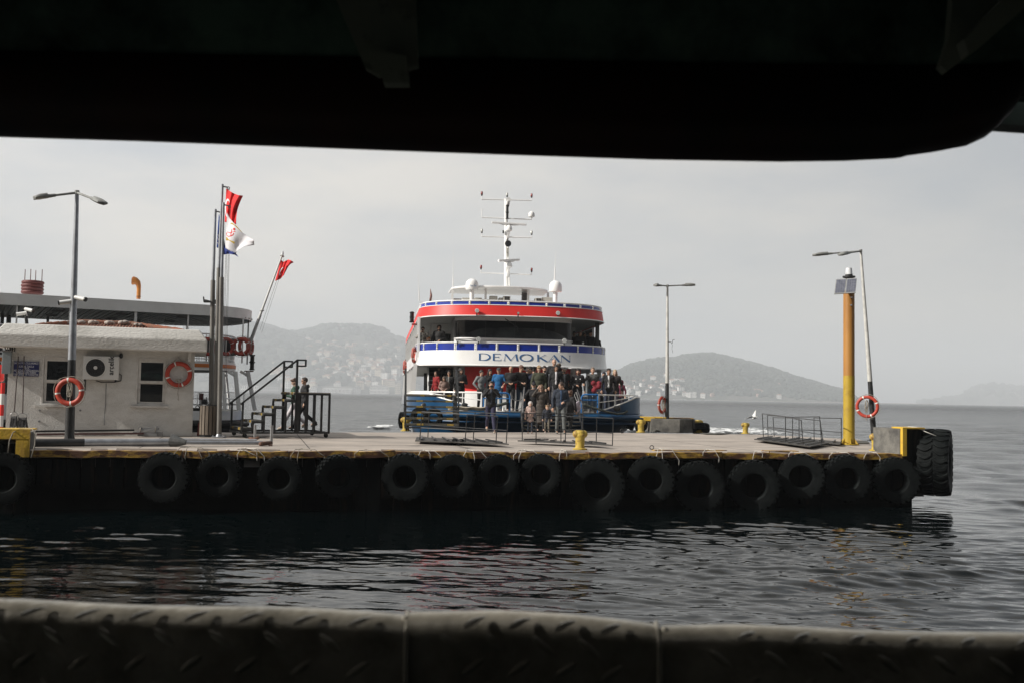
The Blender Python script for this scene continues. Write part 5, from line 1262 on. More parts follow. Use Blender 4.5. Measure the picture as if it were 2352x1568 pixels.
# bulwark, sweeping down to the gangway opening
def bw(x, y):
    if x < 0:
        zl = S(300, 1095, .2).z
        xa = S(390, 1100, -1.5).x; xb = S(900, 1235, -3.3).x
        if x <= xa or y > .6: return zl
        return zl+(MD+.04-zl)*min(1, max(0, (x-xa)/(xb-xa)))**.85 if x < xb else MD+.02
    xa = S(1925, 1252, -3.2).x; xb = S(2235, 1130, -1.2).x; zr_ = S(2240, 1128, -1.2).z
    if x < xa: return MD+.02
    return zr_ if y > .5 else MD+.03+(zr_-MD-.03)*((min(x, xb)-xa)/(xb-xa))**1.2
topf = hull_o(4.55, 5.02, 4.3, 3.3, -3.35, YB, n=120)
for side in (-1, 1):
    seg = [p for p in topf if (p[0]*side > 0 and bw(*p) > MD+.045)]
    if side > 0: seg = seg
    b = MB(); b.ribbon(seg, MD-.015, [bw(*p) for p in seg], th=.06 if side < 0 else .06, out=seg); b.build('bulwark', hull_b, FY, smooth=True)
    b = MB(); b.path([(x, y+.03, bw(x, y)+.02) for x, y in seg], .035, 6); b.build('bulwark_cap', white_ship, FY, smooth='all')
# white open rail on top of / behind the bulwark
zt_ = S(600, 1076, -3.0).z
def railing(name, pts, zf, z1, r=.024, step=.75, mid=True, m_=white_ship):
    b = MB(); b.path([(p[0], p[1], z1) for p in pts], r*1.25, 8)
    if mid: b.path([(p[0], p[1], (z1*.55+.45*max(zf(*p) if callable(zf) else zf, z1-1))) for p in pts], r*.8, 6)
    acc = 0; last = None
    for i, p in enumerate(pts):
        d = 0 if last is None else math.hypot(p[0]-last[0], p[1]-last[1]); acc += d; last = p
        if i == 0 or acc >= step or i == len(pts)-1:
            z0_ = zf(*p) if callable(zf) else zf
            if z1-z0_ > .06: b.tube((p[0], p[1], z0_), (p[0], p[1], z1), r, r, 6)
            acc = 0
    return b.build(name, m_, FY, smooth=True)
xg0 = S(890, 1080, -3.3).x; xg1 = S(1940, 1090, -3.2).x
inn = [(x*.985, y+.10) for x, y in topf]
railing('bow_rail', [p for p in inn if p[0] < xg0 and p[1] < 3], lambda x, y: max(MD, bw(x, y)), zt_)
railing('bow_rail', [p for p in inn if p[0] > xg1 and p[1] < 3.0], lambda x, y: max(MD, bw(x, y)), zt_)
railing('side_rail', [p for p in inn if p[0] < 0 and 3 < p[1] < 12], MD, MD+.75, step=.3)
gate_b = mat('gate_blue_paint', (.03, .16, .42), .4)
def ubar(x0, x1, y, z1, r=.035):
    b = MB(); b.path([(x0, y, MD), (x0, y, z1-.12), (x0+.05*(1 if x1 > x0 else -1), y, z1-.03), (x0+.14*(1 if x1 > x0 else -1), y, z1), (x1, y, z1)], r, 8); b.tube((x0, y, MD+.5), (x1, y, MD+.5), r*.8, r*.8, 6); b.tube((x1, y, MD), (x1, y, z1), r*.8, r*.8, 6)
    return b.build('gate_frame', gate_b, FY, smooth=True)
ubar(S(1130, 1100, -3.25).x, xg0, -3.24, zt_+.0); ubar(S(1790, 1100, -3.2).x, xg1, -3.2, zt_)
b = MB(); x0_ = S(1130, 1100, -3.3).x; x1_ = S(1262, 1100, -3.3).x
b.path([(x0_+(x1_-x0_)*u, -3.25, zt_-.15-.14*math.sin(PI*u)) for u in np.linspace(0, 1, 9)], .018, 5); b.path([(x0_+(x1_-x0_)*u, -3.25, zt_-.5-.12*math.sin(PI*u)) for u in np.linspace(0, 1, 9)], .016, 5); b.build('gate_chain', steel, FY, smooth='all')
# deck fittings
for zx, y in ((1040, -3.1), (700, -2.9), (1830, -3.0), (2050, -2.0)):
    x = S(zx, 1200, y).x; b = MB()
    for s in (-.12, .12): b.tube((x+s, y, MD), (x+s, y, MD+.16), .045, .05, 10)
    b.box((x-.2, y-.06, MD), (x+.2, y+.06, MD+.03)); b.build('mooring_bitt', white_ship if zx != 1830 else steel, FY, smooth=True)
for zx in (345, 715, 2085):
    ys = -3.3 if zx == 715 else (-2.0 if zx < 500 else -2.4); p = S(zx, 1215 if zx < 2000 else 1235, ys); 
    yy = min(topf, key=lambda q: abs(q[0]-p.x) + (0 if q[1] < 2 else 99))[1]
    b = MB(); b.ell((p.x, yy-.02, p.z+.05), (.17, .06, .12), 14, 8); b.build('fairlead', blackm, FY, smooth='all')
# hawsers along the strake
b = MB(); rr = random.Random(2)
for k in range(4): b.path([(S(zx, 1252+6*k+3*math.sin(zx*.02+k), -3.3).x, yfront(S(zx, 1250, -3.3).x, 5.02, 3.6, -3.35, 3.2)-.06-.02*k, MD+.05+.03*k+.015*math.sin(zx*.05)) for zx in range(560, 930, 30)], .035, 6)
tag(b.build('hawser', mat('pale_hawser', (.50, .45, .36), .9, c2=(.34, .30, .24), scale=12), None, smooth='all'), 'bundle of pale ropes lying along the left bow of the ferry', 'rope')
o = COL.objects['hawser']; o.location = FY.location; o.rotation_euler = FY.rotation_euler
P = [S(zx, zy, -3.5) for zx, zy in ((1810,1185),(1870,1210),(1950,1235),(2040,1262),(2130,1280),(2200,1275),(2250,1255))]
for i, q in enumerate(P): q.y = -3.5+.25*max(0, i-3)
b = MB(); b.path(smooth_pts(P, 4), .045, 8); o = tag(b.build('hawser', mat('dark_hawser', (.035, .042, .038), .9, c2=(.07, .08, .07), scale=15, bump=.5), None, smooth='all'), 'thick dark rope slung across the right bow of the ferry', 'rope')
o.location = FY.location; o.rotation_euler = FY.rotation_euler
P = [S(zx, zy, -3.3) for zx, zy in ((1010,1200),(1050,1190),(1085,1180),(1110,1175))]
b = MB(); b.path(smooth_pts(P, 4), .06, 8); o = tag(b.build('hawser', MATS['dark_hawser'], None, smooth='all'), 'short thick dark rope hanging in the ferry gangway opening', 'rope'); o.location = FY.location; o.rotation_euler = FY.rotation_euler
# fender tyre at the right corner, and black fenders at the left side
p = S(2258, 1340, -2.0)
o = MB(); o.T = Matrix.Rotation(.45, 4, 'Y'); o.box((-.17, -.2, -.36), (.17, .2, .32)); o.tube((0, 0, .3), (-.05, 0, .52), .03, .03, 6)
ob = tag(o.build('fender', rubber, None, bevel=.06), 'black rubber fender hanging from the right corner of the ferry bow', 'fender'); ob.matrix_world = Matrix.Translation(SFm.W(p)) @ Matrix.Rotation(SA-.4, 4, 'Z')
for i, (zx, zy, lab) in enumerate([(300,1300,'black fender tyre on the ferry bow, left of the pair behind the rolling stairs'),(425,1310,'black fender tyre on the ferry bow, right of the pair behind the rolling stairs'),(150,1335,'black fender tyre at the far left edge of the ferry hull')]):
    ys = [-2.9, -3.2, 1.4][i]; p = S(zx, zy, ys); o = tyre_mesh('tyre', .36, .3, 60+i).build('tyre', rubber, smooth=True); tag(o, lab, 'tyre', 'tyres hung on the ferry bow')
    o.matrix_world = Matrix.Translation(SFm.W((p.x, ys, p.z))) @ Matrix.Rotation(SA-.35*(i != 1)-(.9 if i == 2 else 0), 4, 'Z')
# ---- main deck front wall (red, curved) with white base
Wr = 2.62; Br = 1.5; yr = .75
def rw(x): return yfront(x, Wr, Br, yr, 2.2)
xl = S(710, 900, 1.6).x; xr = S(1795, 900, 1.9).x; xs = np.linspace(xl, xr, 40)
zrb = S(1000, 1070, .9).z
b = MB(); b.ribbon([(x, rw(x)) for x in xs], zrb, zW0+.05, th=.06); b.build('front_wall', red_p, FY, smooth=True)
b = MB(); b.ribbon([(x, rw(x)-.05) for x in xs], MD, zrb-.002, th=.1); b.build('wall_base', white_ship, FY, smooth=True)
def crv(c, R, n=26):
    o_ = []; 
    for i in range(n+1):
        a = .5+(2*PI-1.0)*i/n; o_.append((c[0]+R*math.cos(a), c[1]+R*math.sin(a), R*.19*math.sin(PI*i/n)+.002))
    return o_
cc = S(1230, 990, .8); R = S(1230, 905, .8).z-cc.z; pts = crv((cc.x-.08, cc.z), R); L_ = []; R_ = []
for i in range(len(pts)):
    a = pts[max(0, i-1)]; c = pts[min(len(pts)-1, i+1)]; dx, dz = c[0]-a[0], c[1]-a[1]; l = math.hypot(dx, dz); w_ = pts[i][2]
    for lst, s in ((L_, 1), (R_, -1)):
        X = pts[i][0]-dz/l*w_*s; Z = pts[i][1]+dx/l*w_*s; lst.append((X, rw(X)-.012, max(Z, zrb+.01)))
b = MB(); b.grid([L_, R_]); b.build('crescent_emblem', white_ship, FY, fix=False)
sx_, sz_ = cc.x+R*.95, cc.z; b = MB(); sp = []
for i in range(10):
    a = PI+2*PI*i/10; r_s = R*.42*(1 if i % 2 == 0 else .4); sp.append((sx_+r_s*math.cos(a), rw(sx_+r_s*math.cos(a))-.013, sz_+r_s*math.sin(a)))
b.add([(sx_, rw(sx_)-.013, sz_)]+sp, [(0, 1+i, 1+(i+1) % 10) for i in range(10)]); b.build('star_emblem', white_ship, FY, fix=False)
p = S(1274, 850, -.1); b = MB(); b.lathe([(.085, 0), (.085, .12), (.05, .16)], (p.x, .2, p.z-.02), 16, 'y'); lf_ = b.build('deck_light', white_ship, FY, smooth=True); b = MB(); b.tube((p.x, .19, p.z-.02), (p.x, .199, p.z-.02), .06, .06, 14); b.build('lens', glass, lf_)
# side openings: post beside the stairs, stair flight, cabin walls
def post(x, y, z0, z1, w=.12, m_=white_ship, name='post'):
    b = MB(); b.box((x-w/2, y-w/2, z0), (x+w/2, y+w/2, z1)); return b.build(name, m_, FY, bevel=.01)
for zx, y, w in ((700, 1.9, .1), (625, 2.2, .14), (665, 2.6, .3)): post(S(zx, 900, y).x, y, MD, zW0+.05, w)
a0 = S(378, 900, 2.5).x; a1 = S(612, 900, 2.5).x
for i in range(11):
    z = MD+.18*(i+1); y = 1.9+.24*i; b = MB(); b.box((a0+.03, y, z-.03), (a1-.03, y+.25, z)); b.box((a0+.03, y+.255, z), (a1-.03, y+.27, z+.15)); b.build('stair_step', grey_d, FY)
    b = MB(); b.box((a0+.03, y-.012, z-.035), (a1-.03, y-.001, z+.002)); b.build('step_edge', grey_m, FY)
for x in (a0, a1):
    b = MB(); b.prism([(x-.025, 1.75, MD), (x-.025, 1.75, MD+.2), (x-.025, 4.5, MD+2.15), (x-.025, 4.5, MD+1.9)], (.05, 0, 0)); b.build('stair_stringer', white_ship, FY)
    b = MB(); b.path([(x, 1.8, MD), (x, 1.8, MD+.95), (x, 3.0, MD+1.86)], .025, 6); b.build('stair_handrail', white_ship, FY, smooth=True)
# cabin block behind (main deck), with windows
cw_ = 3.45
b = MB(); b.box((-cw_, 5.2, MD), (cw_, YB-1, UD-.02)); b.build('lower_cabin', white_ship, FY)
for i in range(9):
    y = 6+i*2.2
    for s in (-1, 1):
        b = MB(); b.box((s*(cw_+.005), y, MD+.75), (s*(cw_+.03), y+1.6, MD+1.6)); b.build('side_window', glass, FY)
b = MB(); b.box((-cw_+.2, 5.17, MD+.8), (a0-.15, 5.195, MD+1.6)); b.build('cabin_window', glass, FY)
b = MB(); b.box((2.75, 1.9, MD), (2.8, 5.19, UD-.03)); b.box((2.3, 1.9, MD), (2.749, 1.95, UD-.03)); b.build('side_bulkhead', white_ship, FY)
b = MB(); b.box((2.38, 1.87, MD+.02), (2.66, 1.899, MD+1.7)); b.build('cabin_door', mat('door_white', (.5, .5, .48), .5), FY)
# outer side columns and side strip
WS = 4.28
sid = lambda y: 4.2+.024*max(0, y-3.4)
for i, y in enumerate([1.7, 4.2, 7.5, 11, 15, 19, 23]):
    for s in (-1, 1): 
        b = MB(); b.bar((s*(WS+.1+.024*max(0, y-3)), y, MD), (s*(WS+.024*max(0, y-3)), y+.1, UD), .16, .22); b.build('side_column', white_ship, FY)
b = MB(); b.ribbon([(x, y) for x, y in [(-4.48, YB), (-4.48, 5.0)]], MD, MD+.55, th=.05); b.build('side_bulwark', white_ship, FY)
# ---- white name band
o_top = outline(4.30, 3.3, 0, YB); o_bot = outline(4.36, 3.35, -.12, YB)
b = MB(); b.ribbon(o_top, zW0, zB0-.01, th=.08, out=o_bot); b.build('name_band', white_ship, FY, smooth=True)
b = MB(); b.path([(x, y, zW0) for x, y in o_bot], .03, 6); b.build('band_edge', white_ship, FY, smooth='all')
# lower right lip
lip = [p for p in outline(4.72, 3.6, -.22, 6, n=60) if p[0] > 2.2]
b = MB(); slab(b, lip+[(p[0]*.9-.1, p[1]+.2) for p in reversed(lip)], zW0-.05, zW0-.031); b.build('deck_lip', white_ship, FY)
b = MB(); slab(b, [(x*.985, y+.06) for x, y in o_bot], UD-.07, UD); b.build('upper_deck', mat('ceiling_white', (.55, .55, .53), .6), FY)
# lettering, serifed capitals laid on the curved band
def bandpt(x, z, off=.012):
    t_ = (z-zW0)/(zB0-zW0); y = yfront(x, 4.36, 3.35, -.12)*(1-t_)+yfront(x, 4.30, 3.3, 0)*t_; return (x, y-off, z)
let = MB()
def quadstrip(P, w):       # stroke through points (u,v) with per-point horizontal+vertical half widths along normal
    n = len(P); A = []; B2 = []
    for i in range(n):
        a = P[max(0, i-1)]; c = P[min(n-1, i+1)]; dx, dz = c[0]-a[0], c[1]-a[1]; l = math.hypot(dx, dz) or 1; ww = w[i] if hasattr(w, '__len__') else w
        A.append((P[i][0]-dz/l*ww, P[i][1]+dx/l*ww)); B2.append((P[i][0]+dz/l*ww, P[i][1]-dx/l*ww))
    return A, B2
def glyph(ch, x0, w, zb, h):
    def stroke(P, th):
        Q = []; T_ = []
        for i in range(len(P)-1):
            for k in range(6): Q.append((P[i][0]+(P[i+1][0]-P[i][0])*k/6, P[i][1]+(P[i+1][1]-P[i][1])*k/6)); T_.append(th[i]+(th[i+1]-th[i])*k/6 if hasattr(th, '__len__') else th)
        Q.append(P[-1]); T_.append(th[-1] if hasattr(th, '__len__') else th)
        Q = [(x0+q[0]*w, zb+q[1]*h) for q in Q]; A, B2 = quadstrip(Q, T_)
        let.grid([[bandpt(*a) for a in A], [bandpt(*a) for a in B2]])
    T, t, s = .033, .010, .007
    ser = lambda u, v, hw=.09: stroke([(u-hw, v), (u+hw, v)], s)
    if ch == 'D':
        stroke([(.2, 0), (.2, 1)], T); ser(.2, .01); ser(.2, .99); stroke([(.2, .98)]+[(.45+.5*math.sin(a), .5+.49*math.cos(a)) for a in np.linspace(0, PI, 14)]+[(.2, .02)], [t]*2+[t+(T-t)*math.sin(PI*i/12) for i in range(12)]+[t]*2)
    if ch == 'E':
        stroke([(.2, 0), (.2, 1)], T); ser(.2, .01); ser(.2, .99)
        for v, e in ((.985, .85), (.52, .7), (.015, .92)): stroke([(.2, v), (e, v)], t)
        for v, e, d in ((.985, .85, -.17), (.015, .92, .2)): stroke([(e, v), (e+.03, v+d)], [t*1.6, s])
        stroke([(.7, .42), (.7, .62)], t)
    if ch == 'M':
        stroke([(.1, 0), (.17, 1)], t); stroke([(.17, 1), (.5, .05)], [T, T*.8]); stroke([(.5, .05), (.84, 1)], t); stroke([(.84, 1), (.92, 0)], T); ser(.1, .01, .07); ser(.92, .01, .08); ser(.14, .99, .05); ser(.87, .99, .05)
    if ch == 'O': stroke([(.5+.44*math.sin(a), .5+.5*math.cos(a)) for a in np.linspace(0, 2*PI, 29)], [t+(T*1.05-t)*abs(math.sin(a)) for a in np.linspace(0, 2*PI, 29)])
    if ch == 'K':
        stroke([(.2, 0), (.2, 1)], T); ser(.2, .01); ser(.2, .99); stroke([(.24, .48), (.8, .98)], t); stroke([(.36, .58), (.9, .02)], T); ser(.8, .99, .08); ser(.92, .01, .09)
    if ch == 'A':
        stroke([(.08, 0), (.5, 1)], t); stroke([(.5, 1), (.92, 0)], T); stroke([(.24, .34), (.76, .34)], t); ser(.08, .01, .09); ser(.92, .01, .1)
    if ch == 'N':
        stroke([(.14, 0), (.14, 1)], t); stroke([(.14, .98), (.86, .03)], T); stroke([(.86, 0), (.86, 1)], t); ser(.14, .01, .09); ser(.1, .99, .07); ser(.86, .99, .09)
for ch, z0, z1_ in zip('DEMOKAN', (825, 958, 1060, 1212, 1362, 1475, 1590), (948, 1050, 1205, 1340, 1475, 1592, 1702)):
    xa = S(z0, 765, .1).x; xb_ = S(z1_, 765, .1).x; zb_ = S(1180, 789, -.05).z; glyph(ch, xa, xb_-xa, zb_, .285)
o = let.build('lettering', mat('letter_blue', (.03, .12, .30), .4), FY, fix=False)
# ---- blue panel rail, mid deck and top
def panel_rail(o_pts, z0, z1, zcap, step, name):
    # resample
    P = [Vector((p[0], p[1], 0)) for p in o_pts]; acc = [0]
    for i in range(1, len(P)): acc.append(acc[-1]+(P[i]-P[i-1]).length)
    T = acc[-1]; n = max(2, int(T/step)); half = T/2
    def at(s_):
        s_ = min(max(s_, 0), T-1e-6); i = next(k for k in range(1, len(acc)) if acc[k] > s_)-1; return P[i].lerp(P[i+1], (s_-acc[i])/(acc[i+1]-acc[i]))
    b = MB(); b.path([(p.x, p.y, zcap) for p in P], .030, 8); b.path([(p.x, p.y, z0-.012) for p in P], .014, 6); b.build(name+'_rail', white_ship, FY, smooth='all')
    for k in range(n):
        s0 = T*k/n+.06; s1 = T*(k+1)/n-.06; b = MB(); b.ribbon([at(s0+(s1-s0)*j/6)[:2] for j in range(7)], z0, z1, th=.02); b.build('blue_panel', blue_p, FY, smooth=True)
        p = at(T*k/n); b = MB(); b.tube((p.x, p.y, z0-.05), (p.x, p.y, zcap), .028, .028, 8); b.ell((p.x, p.y-.02, z0+.06), (.045, .03, .03), 8, 5); b.ell((p.x, p.y-.02, z1-.05), (.045, .03, .03), 8, 5); b.build('rail_post', white_ship, FY, smooth=True)
panel_rail([p for p in outline(4.27, 3.3, .03, 7)], zB0+.0, zB1-.035, zB1, .88, 'upper')
panel_rail([p for p in outline(4.12, 3.2, .3, 7)], zR1+.03, zRT-.035, zRT, .8, 'top')
# ---- red band, soffit, roof deck
ob_t = outline(4.16, 3.2, .25, YB); ob_b = outline(4.22, 3.2, .15, YB)
b = MB(); b.ribbon(ob_t, zR0, zR1, th=.08, out=ob_b); b.build('red_band', red_p, FY, smooth=True)
b = MB(); b.path([(x, y, zR0-.01) for x, y in ob_b], .028, 6); b.path([(x, y, zR1+.005) for x, y in ob_t], .02, 6); b.build('band_edge', white_ship, FY, smooth='all')
b = MB(); slab(b, [(x*.985, y+.06) for x, y in ob_b], zR0+.02, zR0+.1); b.build('roof_deck', MATS['ceiling_white'], FY)
# ---- wheelhouse
Ww = 2.62; Bw = .9; yw = 1.3
def wy(x, p=3.0): return yfront(x, Ww, Bw, yw, p)
zs1 = S(1200, 588, yw).z; zg1 = S(1200, 428, yw).z
xs = np.linspace(-Ww+.01, Ww-.01, 50)
b = MB(); b.ribbon([(x, wy(x)) for x in xs], UD, zs1-.002, th=.08, out=[(x, wy(x)-.12) for x in xs]); b.build('wheelhouse_front', white_ship, FY, smooth=True)
b = MB(); b.ribbon([(x, wy(x)-.05) for x in xs], zg1+.002, zR0+.03, th=.08); b.build('wheelhouse_head', white_ship, FY, smooth=True)
b = MB(); b.path([(x, wy(x)-.14, zs1-.03) for x in xs], .04, 8); b.build('window_ledge', white_ship, FY, smooth='all')
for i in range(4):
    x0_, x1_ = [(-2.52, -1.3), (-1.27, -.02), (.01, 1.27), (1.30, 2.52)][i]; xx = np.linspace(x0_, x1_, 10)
    b = MB(); b.ribbon([(x, wy(x)) for x in xx], zs1, zg1, th=.02, out=[(x, wy(x)+.0) for x in xx]); b.build('windscreen', mat('windscreen_glass', (.055, .062, .066), .06, c2=(.02, .022, .024), scale=1.5), FY, smooth=True)  # paler grey base imitates the bright lower arch of the reflection
for x in (-1.285, -.005, 1.285): b = MB(); b.box((x-.014, wy(x)-.02, zs1), (x+.014, wy(x)+.03, zg1)); b.build('mullion', black, FY)
b = MB(); q = [(-2.58, S(640, 560, 1.7).z)]
b = MB(); b.box((-Ww, wy(Ww-.01), UD), (-Ww+.06, 5.5, zR0+.02)); b.box((Ww-.06, wy(Ww-.01), UD), (Ww, 5.5, zR0+.02)); b.box((-Ww+.06, 5.44, UD), (Ww-.06, 5.5, zR0+.02)); b.build('wheelhouse_side', mat('cabin_grey', (.30, .30, .29), .6), FY)
# arched reflection painted on the glass: black above, paler grey below
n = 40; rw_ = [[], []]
for i in range(n+1):      # black part of the painted reflection, arched along its lower edge
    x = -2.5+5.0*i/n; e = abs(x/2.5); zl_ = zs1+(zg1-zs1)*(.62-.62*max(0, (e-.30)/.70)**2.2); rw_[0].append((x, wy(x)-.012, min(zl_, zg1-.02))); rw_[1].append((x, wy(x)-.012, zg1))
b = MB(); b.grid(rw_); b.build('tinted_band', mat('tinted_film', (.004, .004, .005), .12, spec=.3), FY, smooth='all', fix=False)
b = MB(); a = S(1085, 405, 1.0); c = S(1200, 480, 1.0); d = S(1205, 530, 1.0); b.bar(a, c, .05, .03); b.bar(c, d, .02, .02); b.build('wiper', blackm, FY)
# upper cabin + seats area behind
b = MB(); b.box((-3.5, 6.2, UD), (3.5, YB-1, zR0+.015)); b.build('upper_cabin', white_ship, FY)
for i in range(8):
    y = 6.8+i*2.3
    for s in (-1, 1): b = MB(); b.box((s*3.505, y, UD+.7), (s*3.53, y+1.8, UD+1.6)); b.build('side_window', glass, FY)
for x0_, x1_ in ((-3.2, -1.9), (-1.6, -.4), (.4, 1.6), (1.9, 3.2)): b = MB(); b.box((x0_, 6.16, UD+.7), (x1_, 6.195, UD+1.6)); b.build('cabin_window', glass, FY)
# side wall uprights of the upper deck with glass bays
for i, y in enumerate([2.2, 3.8, 5.5, 8, 10.5, 13, 16, 19, 22, 25]):
    for s in ((-1, 1) if y > 5 else (-1,)):
        b = MB(); q_ = s*(4.2+.024*max(0, y-3.4)); b.box((q_-.05, y, zB0), (q_+.05, y+.12, zR0)); b.build('side_post', white_ship, FY)
for i, (y0_, y1_) in enumerate([(5.7, 7.9), (8.2, 10.4), (10.7, 12.9), (13.2, 15.9), (16.2, 18.9), (19.2, 21.9), (22.2, 24.9)]):
    for s in (-1, 1): 
        q_ = s*(4.2+.024*(y0_+y1_-6.8)/2); b = MB(); b.box((q_-.012, y0_, zB1+.1), (q_+.012, y1_, zR0-.05)); b.build('side_pane', glass, FY)
        b = MB(); b.box((q_-.03, y0_, (zB1+zR0)/2), (q_+.03, y1_, (zB1+zR0)/2+.06)); b.build('pane_bar', white_ship, FY)
# pillars at the front corners of the upper deck
for zx, y in ((292, 2.0), (1935, 2.6)): x = S(zx, 500, y).x; post(x, y, UD, zR0, .1 if zx < 1000 else .16, white_ship if zx < 1000 else grey_d, 'corner_pillar')
# ---- searchlights
def searchlight(zx, zy, y, r, m_=white_ship, drop=.12):
    p = S(zx, zy, y); b = MB(); b.lathe([(r*.55, .14), (r*.95, .08), (r, 0)], p, 18, 'y'); b.bar((p.x, p.y+.06, p.z-r*.8), (p.x, p.y+.1, p.z-r-drop), .05, .05); sh = b.build('searchlight', black if m_ is black else grey_d, FY, smooth=True)
    b = MB(); b.torus((p.x, p.y-.004, p.z), r*.95, r*.1, 'y', 20, 6); b.build('rim', m_, sh, smooth='all')
    b = MB(); b.tube((p.x, p.y-.002, p.z), (p.x, p.y-.012, p.z), r*.86, r*.86, 18); b.build('lens', lens, sh)
searchlight(826, 330, .15, .085); searchlight(1207, 352, -.05, .05, grey_m); searchlight(1573, 352, .25, .085)
searchlight(840, 592, .0, .09); searchlight(1632, 605, .15, .09); searchlight(646, 606, .25, .05, grey_m); searchlight(1804, 627, .8, .05, grey_m)
# ---- top deck clutter
RD = zR0+.1
zc1 = S(1050, 112, 5).z; zc0 = S(1050, 132, 5).z
o_c = outline(S(1490, 130, 5).x-S(1040, 130, 5).x, 1.6, 4.2, 7.4, n=30, p=2.2); cx_ = S(1045, 130, 5).x
b = MB(); slab(b, [(x+cx_, y) for x, y in o_c], zc0-.03, zc1-.03); b.build('canopy_roof', white_ship, FY, bevel=.03)
for zx, y in ((598, 5.5), (905, 4.9), (1298, 4.9), (1480, 5.6)): x = S(zx, 180, y).x; b = MB(); b.box((x-.05, y-.05, RD), (x+.05, y+.05, zc0-.031)); b.build('canopy_post', white_ship, FY)
b = MB(); x = S(1265, 200, 6).x; b.box((x-.12, 6, RD), (x+.12, 6.3, zc0-.04)); b.build('locker', grey_m, FY)
def dome(zx, zc_, zb, w, y=4.3, small=False, z5=False):
    f = S5 if z5 else S; p = f(zx, zc_, y); r = w; q = f(zx, zb, y); b = MB()
    b.lathe([(r*.93, -r*.75), (r, -r*.6), (r, 0), (r*.94, r*.35), (r*.77, r*.66), (r*.5, r*.88), (r*.2, r*.98), (.005, r)], p, 24); o = b.build('radome', white_ship, FY, smooth=True)
    b = MB(); b.tube((p.x, y, q.z), (p.x, y, p.z-r*.74), r*.32, r*.36, 14); b.build('stand', white_ship, o, smooth=True); return p, r
rD = 60*.249/F*46.5
pd_, _ = dome(780, 95, 245, rD); dome(1550, 112, 252, rD)
tm = text_mesh('Sea Tel', .10, .001); tm.materials.append(MATS['letter_blue']); o = bpy.data.objects.new('lettering', tm); COL.objects.link(o); o.parent = FY; o.location = (pd_.x+.04, 4.3-rD-.004, pd_.z-.06); o.rotation_euler = (PI/2, 0, 0)
for zx0, zx1, zy0, zy1, y, dark in ((945, 1015, 193, 238, 4.6, 0), (1070, 1133, 196, 236, 4.4, 1), (1030, 1068, 210, 238, 4.7, 0), (1365, 1425, 213, 243, 4.4, 1), (1430, 1520, 206, 245, 4.6, 0), (690, 760, 210, 236, 4.8, 0), (805, 870, 210, 238, 4.9, 0)):
    a = S(zx0, zy0, y); c = S(zx1, zy1, y); b = MB(); b.box((a.x, y, RD), (c.x, y+.5, a.z)); u = b.build('ventilation_unit', mat('unit_beige', (.52, .51, .46), .6), FY, bevel=.008)
    if dark:
        b = MB()
        for i in range(2):
            for j in range(3): b.box((a.x+(c.x-a.x)*(.16+.38*i), y-.012, c.z+(a.z-c.z)*(.1+.28*j)), (a.x+(c.x-a.x)*(.16+.38*i+.32), y-.001, c.z+(a.z-c.z)*(.1+.28*j+.2)))
        b.build('grille', black, u)
b = MB(); b.ell((S(1180, 235, 4.4).x, 4.4, RD+.16), (.13, .13, .13), 12, 8); b.build('vent_cowl', grey_m, FY, smooth='all')
b = MB(); b.box((S(610, 225, 5.6).x, 5.6, RD), (S(1440, 225, 5.6).x, 5.66, S(610, 218, 5.6).z)); b.build('roof_coaming', mat('brown_coaming', (.16, .09, .06), .7), FY)
# side rails of the roof deck at the left, lantern box
b = MB(); xL_ = -4.12
b.path([(xL_, 3.2, RD+.62), (xL_, 12, RD+.62)], .025, 6); b.path([(xL_, 3.2, RD+.32), (xL_, 12, RD+.32)], .018, 6)
for i in range(12): b.tube((xL_, 3.2+.8*i, RD), (xL_, 3.2+.8*i, RD+.62), .018, .018, 6)
b.path([(xL_, 3.2, RD+.66), (-2.4, 3.4, RD+.66)], .02, 6); b.build('roof_rail', white_ship, FY, smooth=True)
p = S(225, 390, 2.8); b = MB(); b.lathe([(.1, -.24), (.12, -.2), (.09, -.18), (.09, -.03), (.12, 0), (.09, .02), (.09, .18), (.12, .2), (.06, .25)], p, 14); b.build('side_lantern', black, FY, smooth=True)
b = MB(); b.box((p.x, p.y, p.z-.34), (p.x+.3, p.y+.3, p.z-.28)); b.build('lantern_bracket', red_p, FY)
# whip antennas
def whip(z, x, y0_, y1_, yd, r=.012, x2=None, name='antenna'):
    f = S if z == 4 else S5; a = f(x, y0_, yd); c = f(x2 if x2 is not None else x, y1_, yd); b = MB(); b.tube(a, a.lerp(c, .45), r*2, r*1.6, 6); b.tube(a.lerp(c, .45), c, r, r*.5, 6); return b.build(name, white_ship, FY, smooth=True)
whip(5, 193, 1450, 800, 5.5, .014, 197); whip(5, 1466, 1230, 826, 4.3, .014, 1483); whip(4, 293, 240, -45, 4.5, .012, 283)
whip(4, 395, 240, 110, 4.5, .01, 398); whip(4, 411, 240, 160, 4.6, .01)
t_ = MB(); a = S(395, 245, 4.45); c = S(395, 130, 4.45); t_.path([a, a.lerp(c, .5)+Vector((.04, 0, 0)), c], [.06, .05, .012], 7); o = tag(t_.build('furled_flag', mat('furled_cloth', (.16, .13, .12), .9, c2=(.3, .1, .08), scale=5), None, smooth='all'), 'furled dark flag on the left of the ferry top deck', 'flag'); o.location = FY.location; o.rotation_euler = FY.rotation_euler
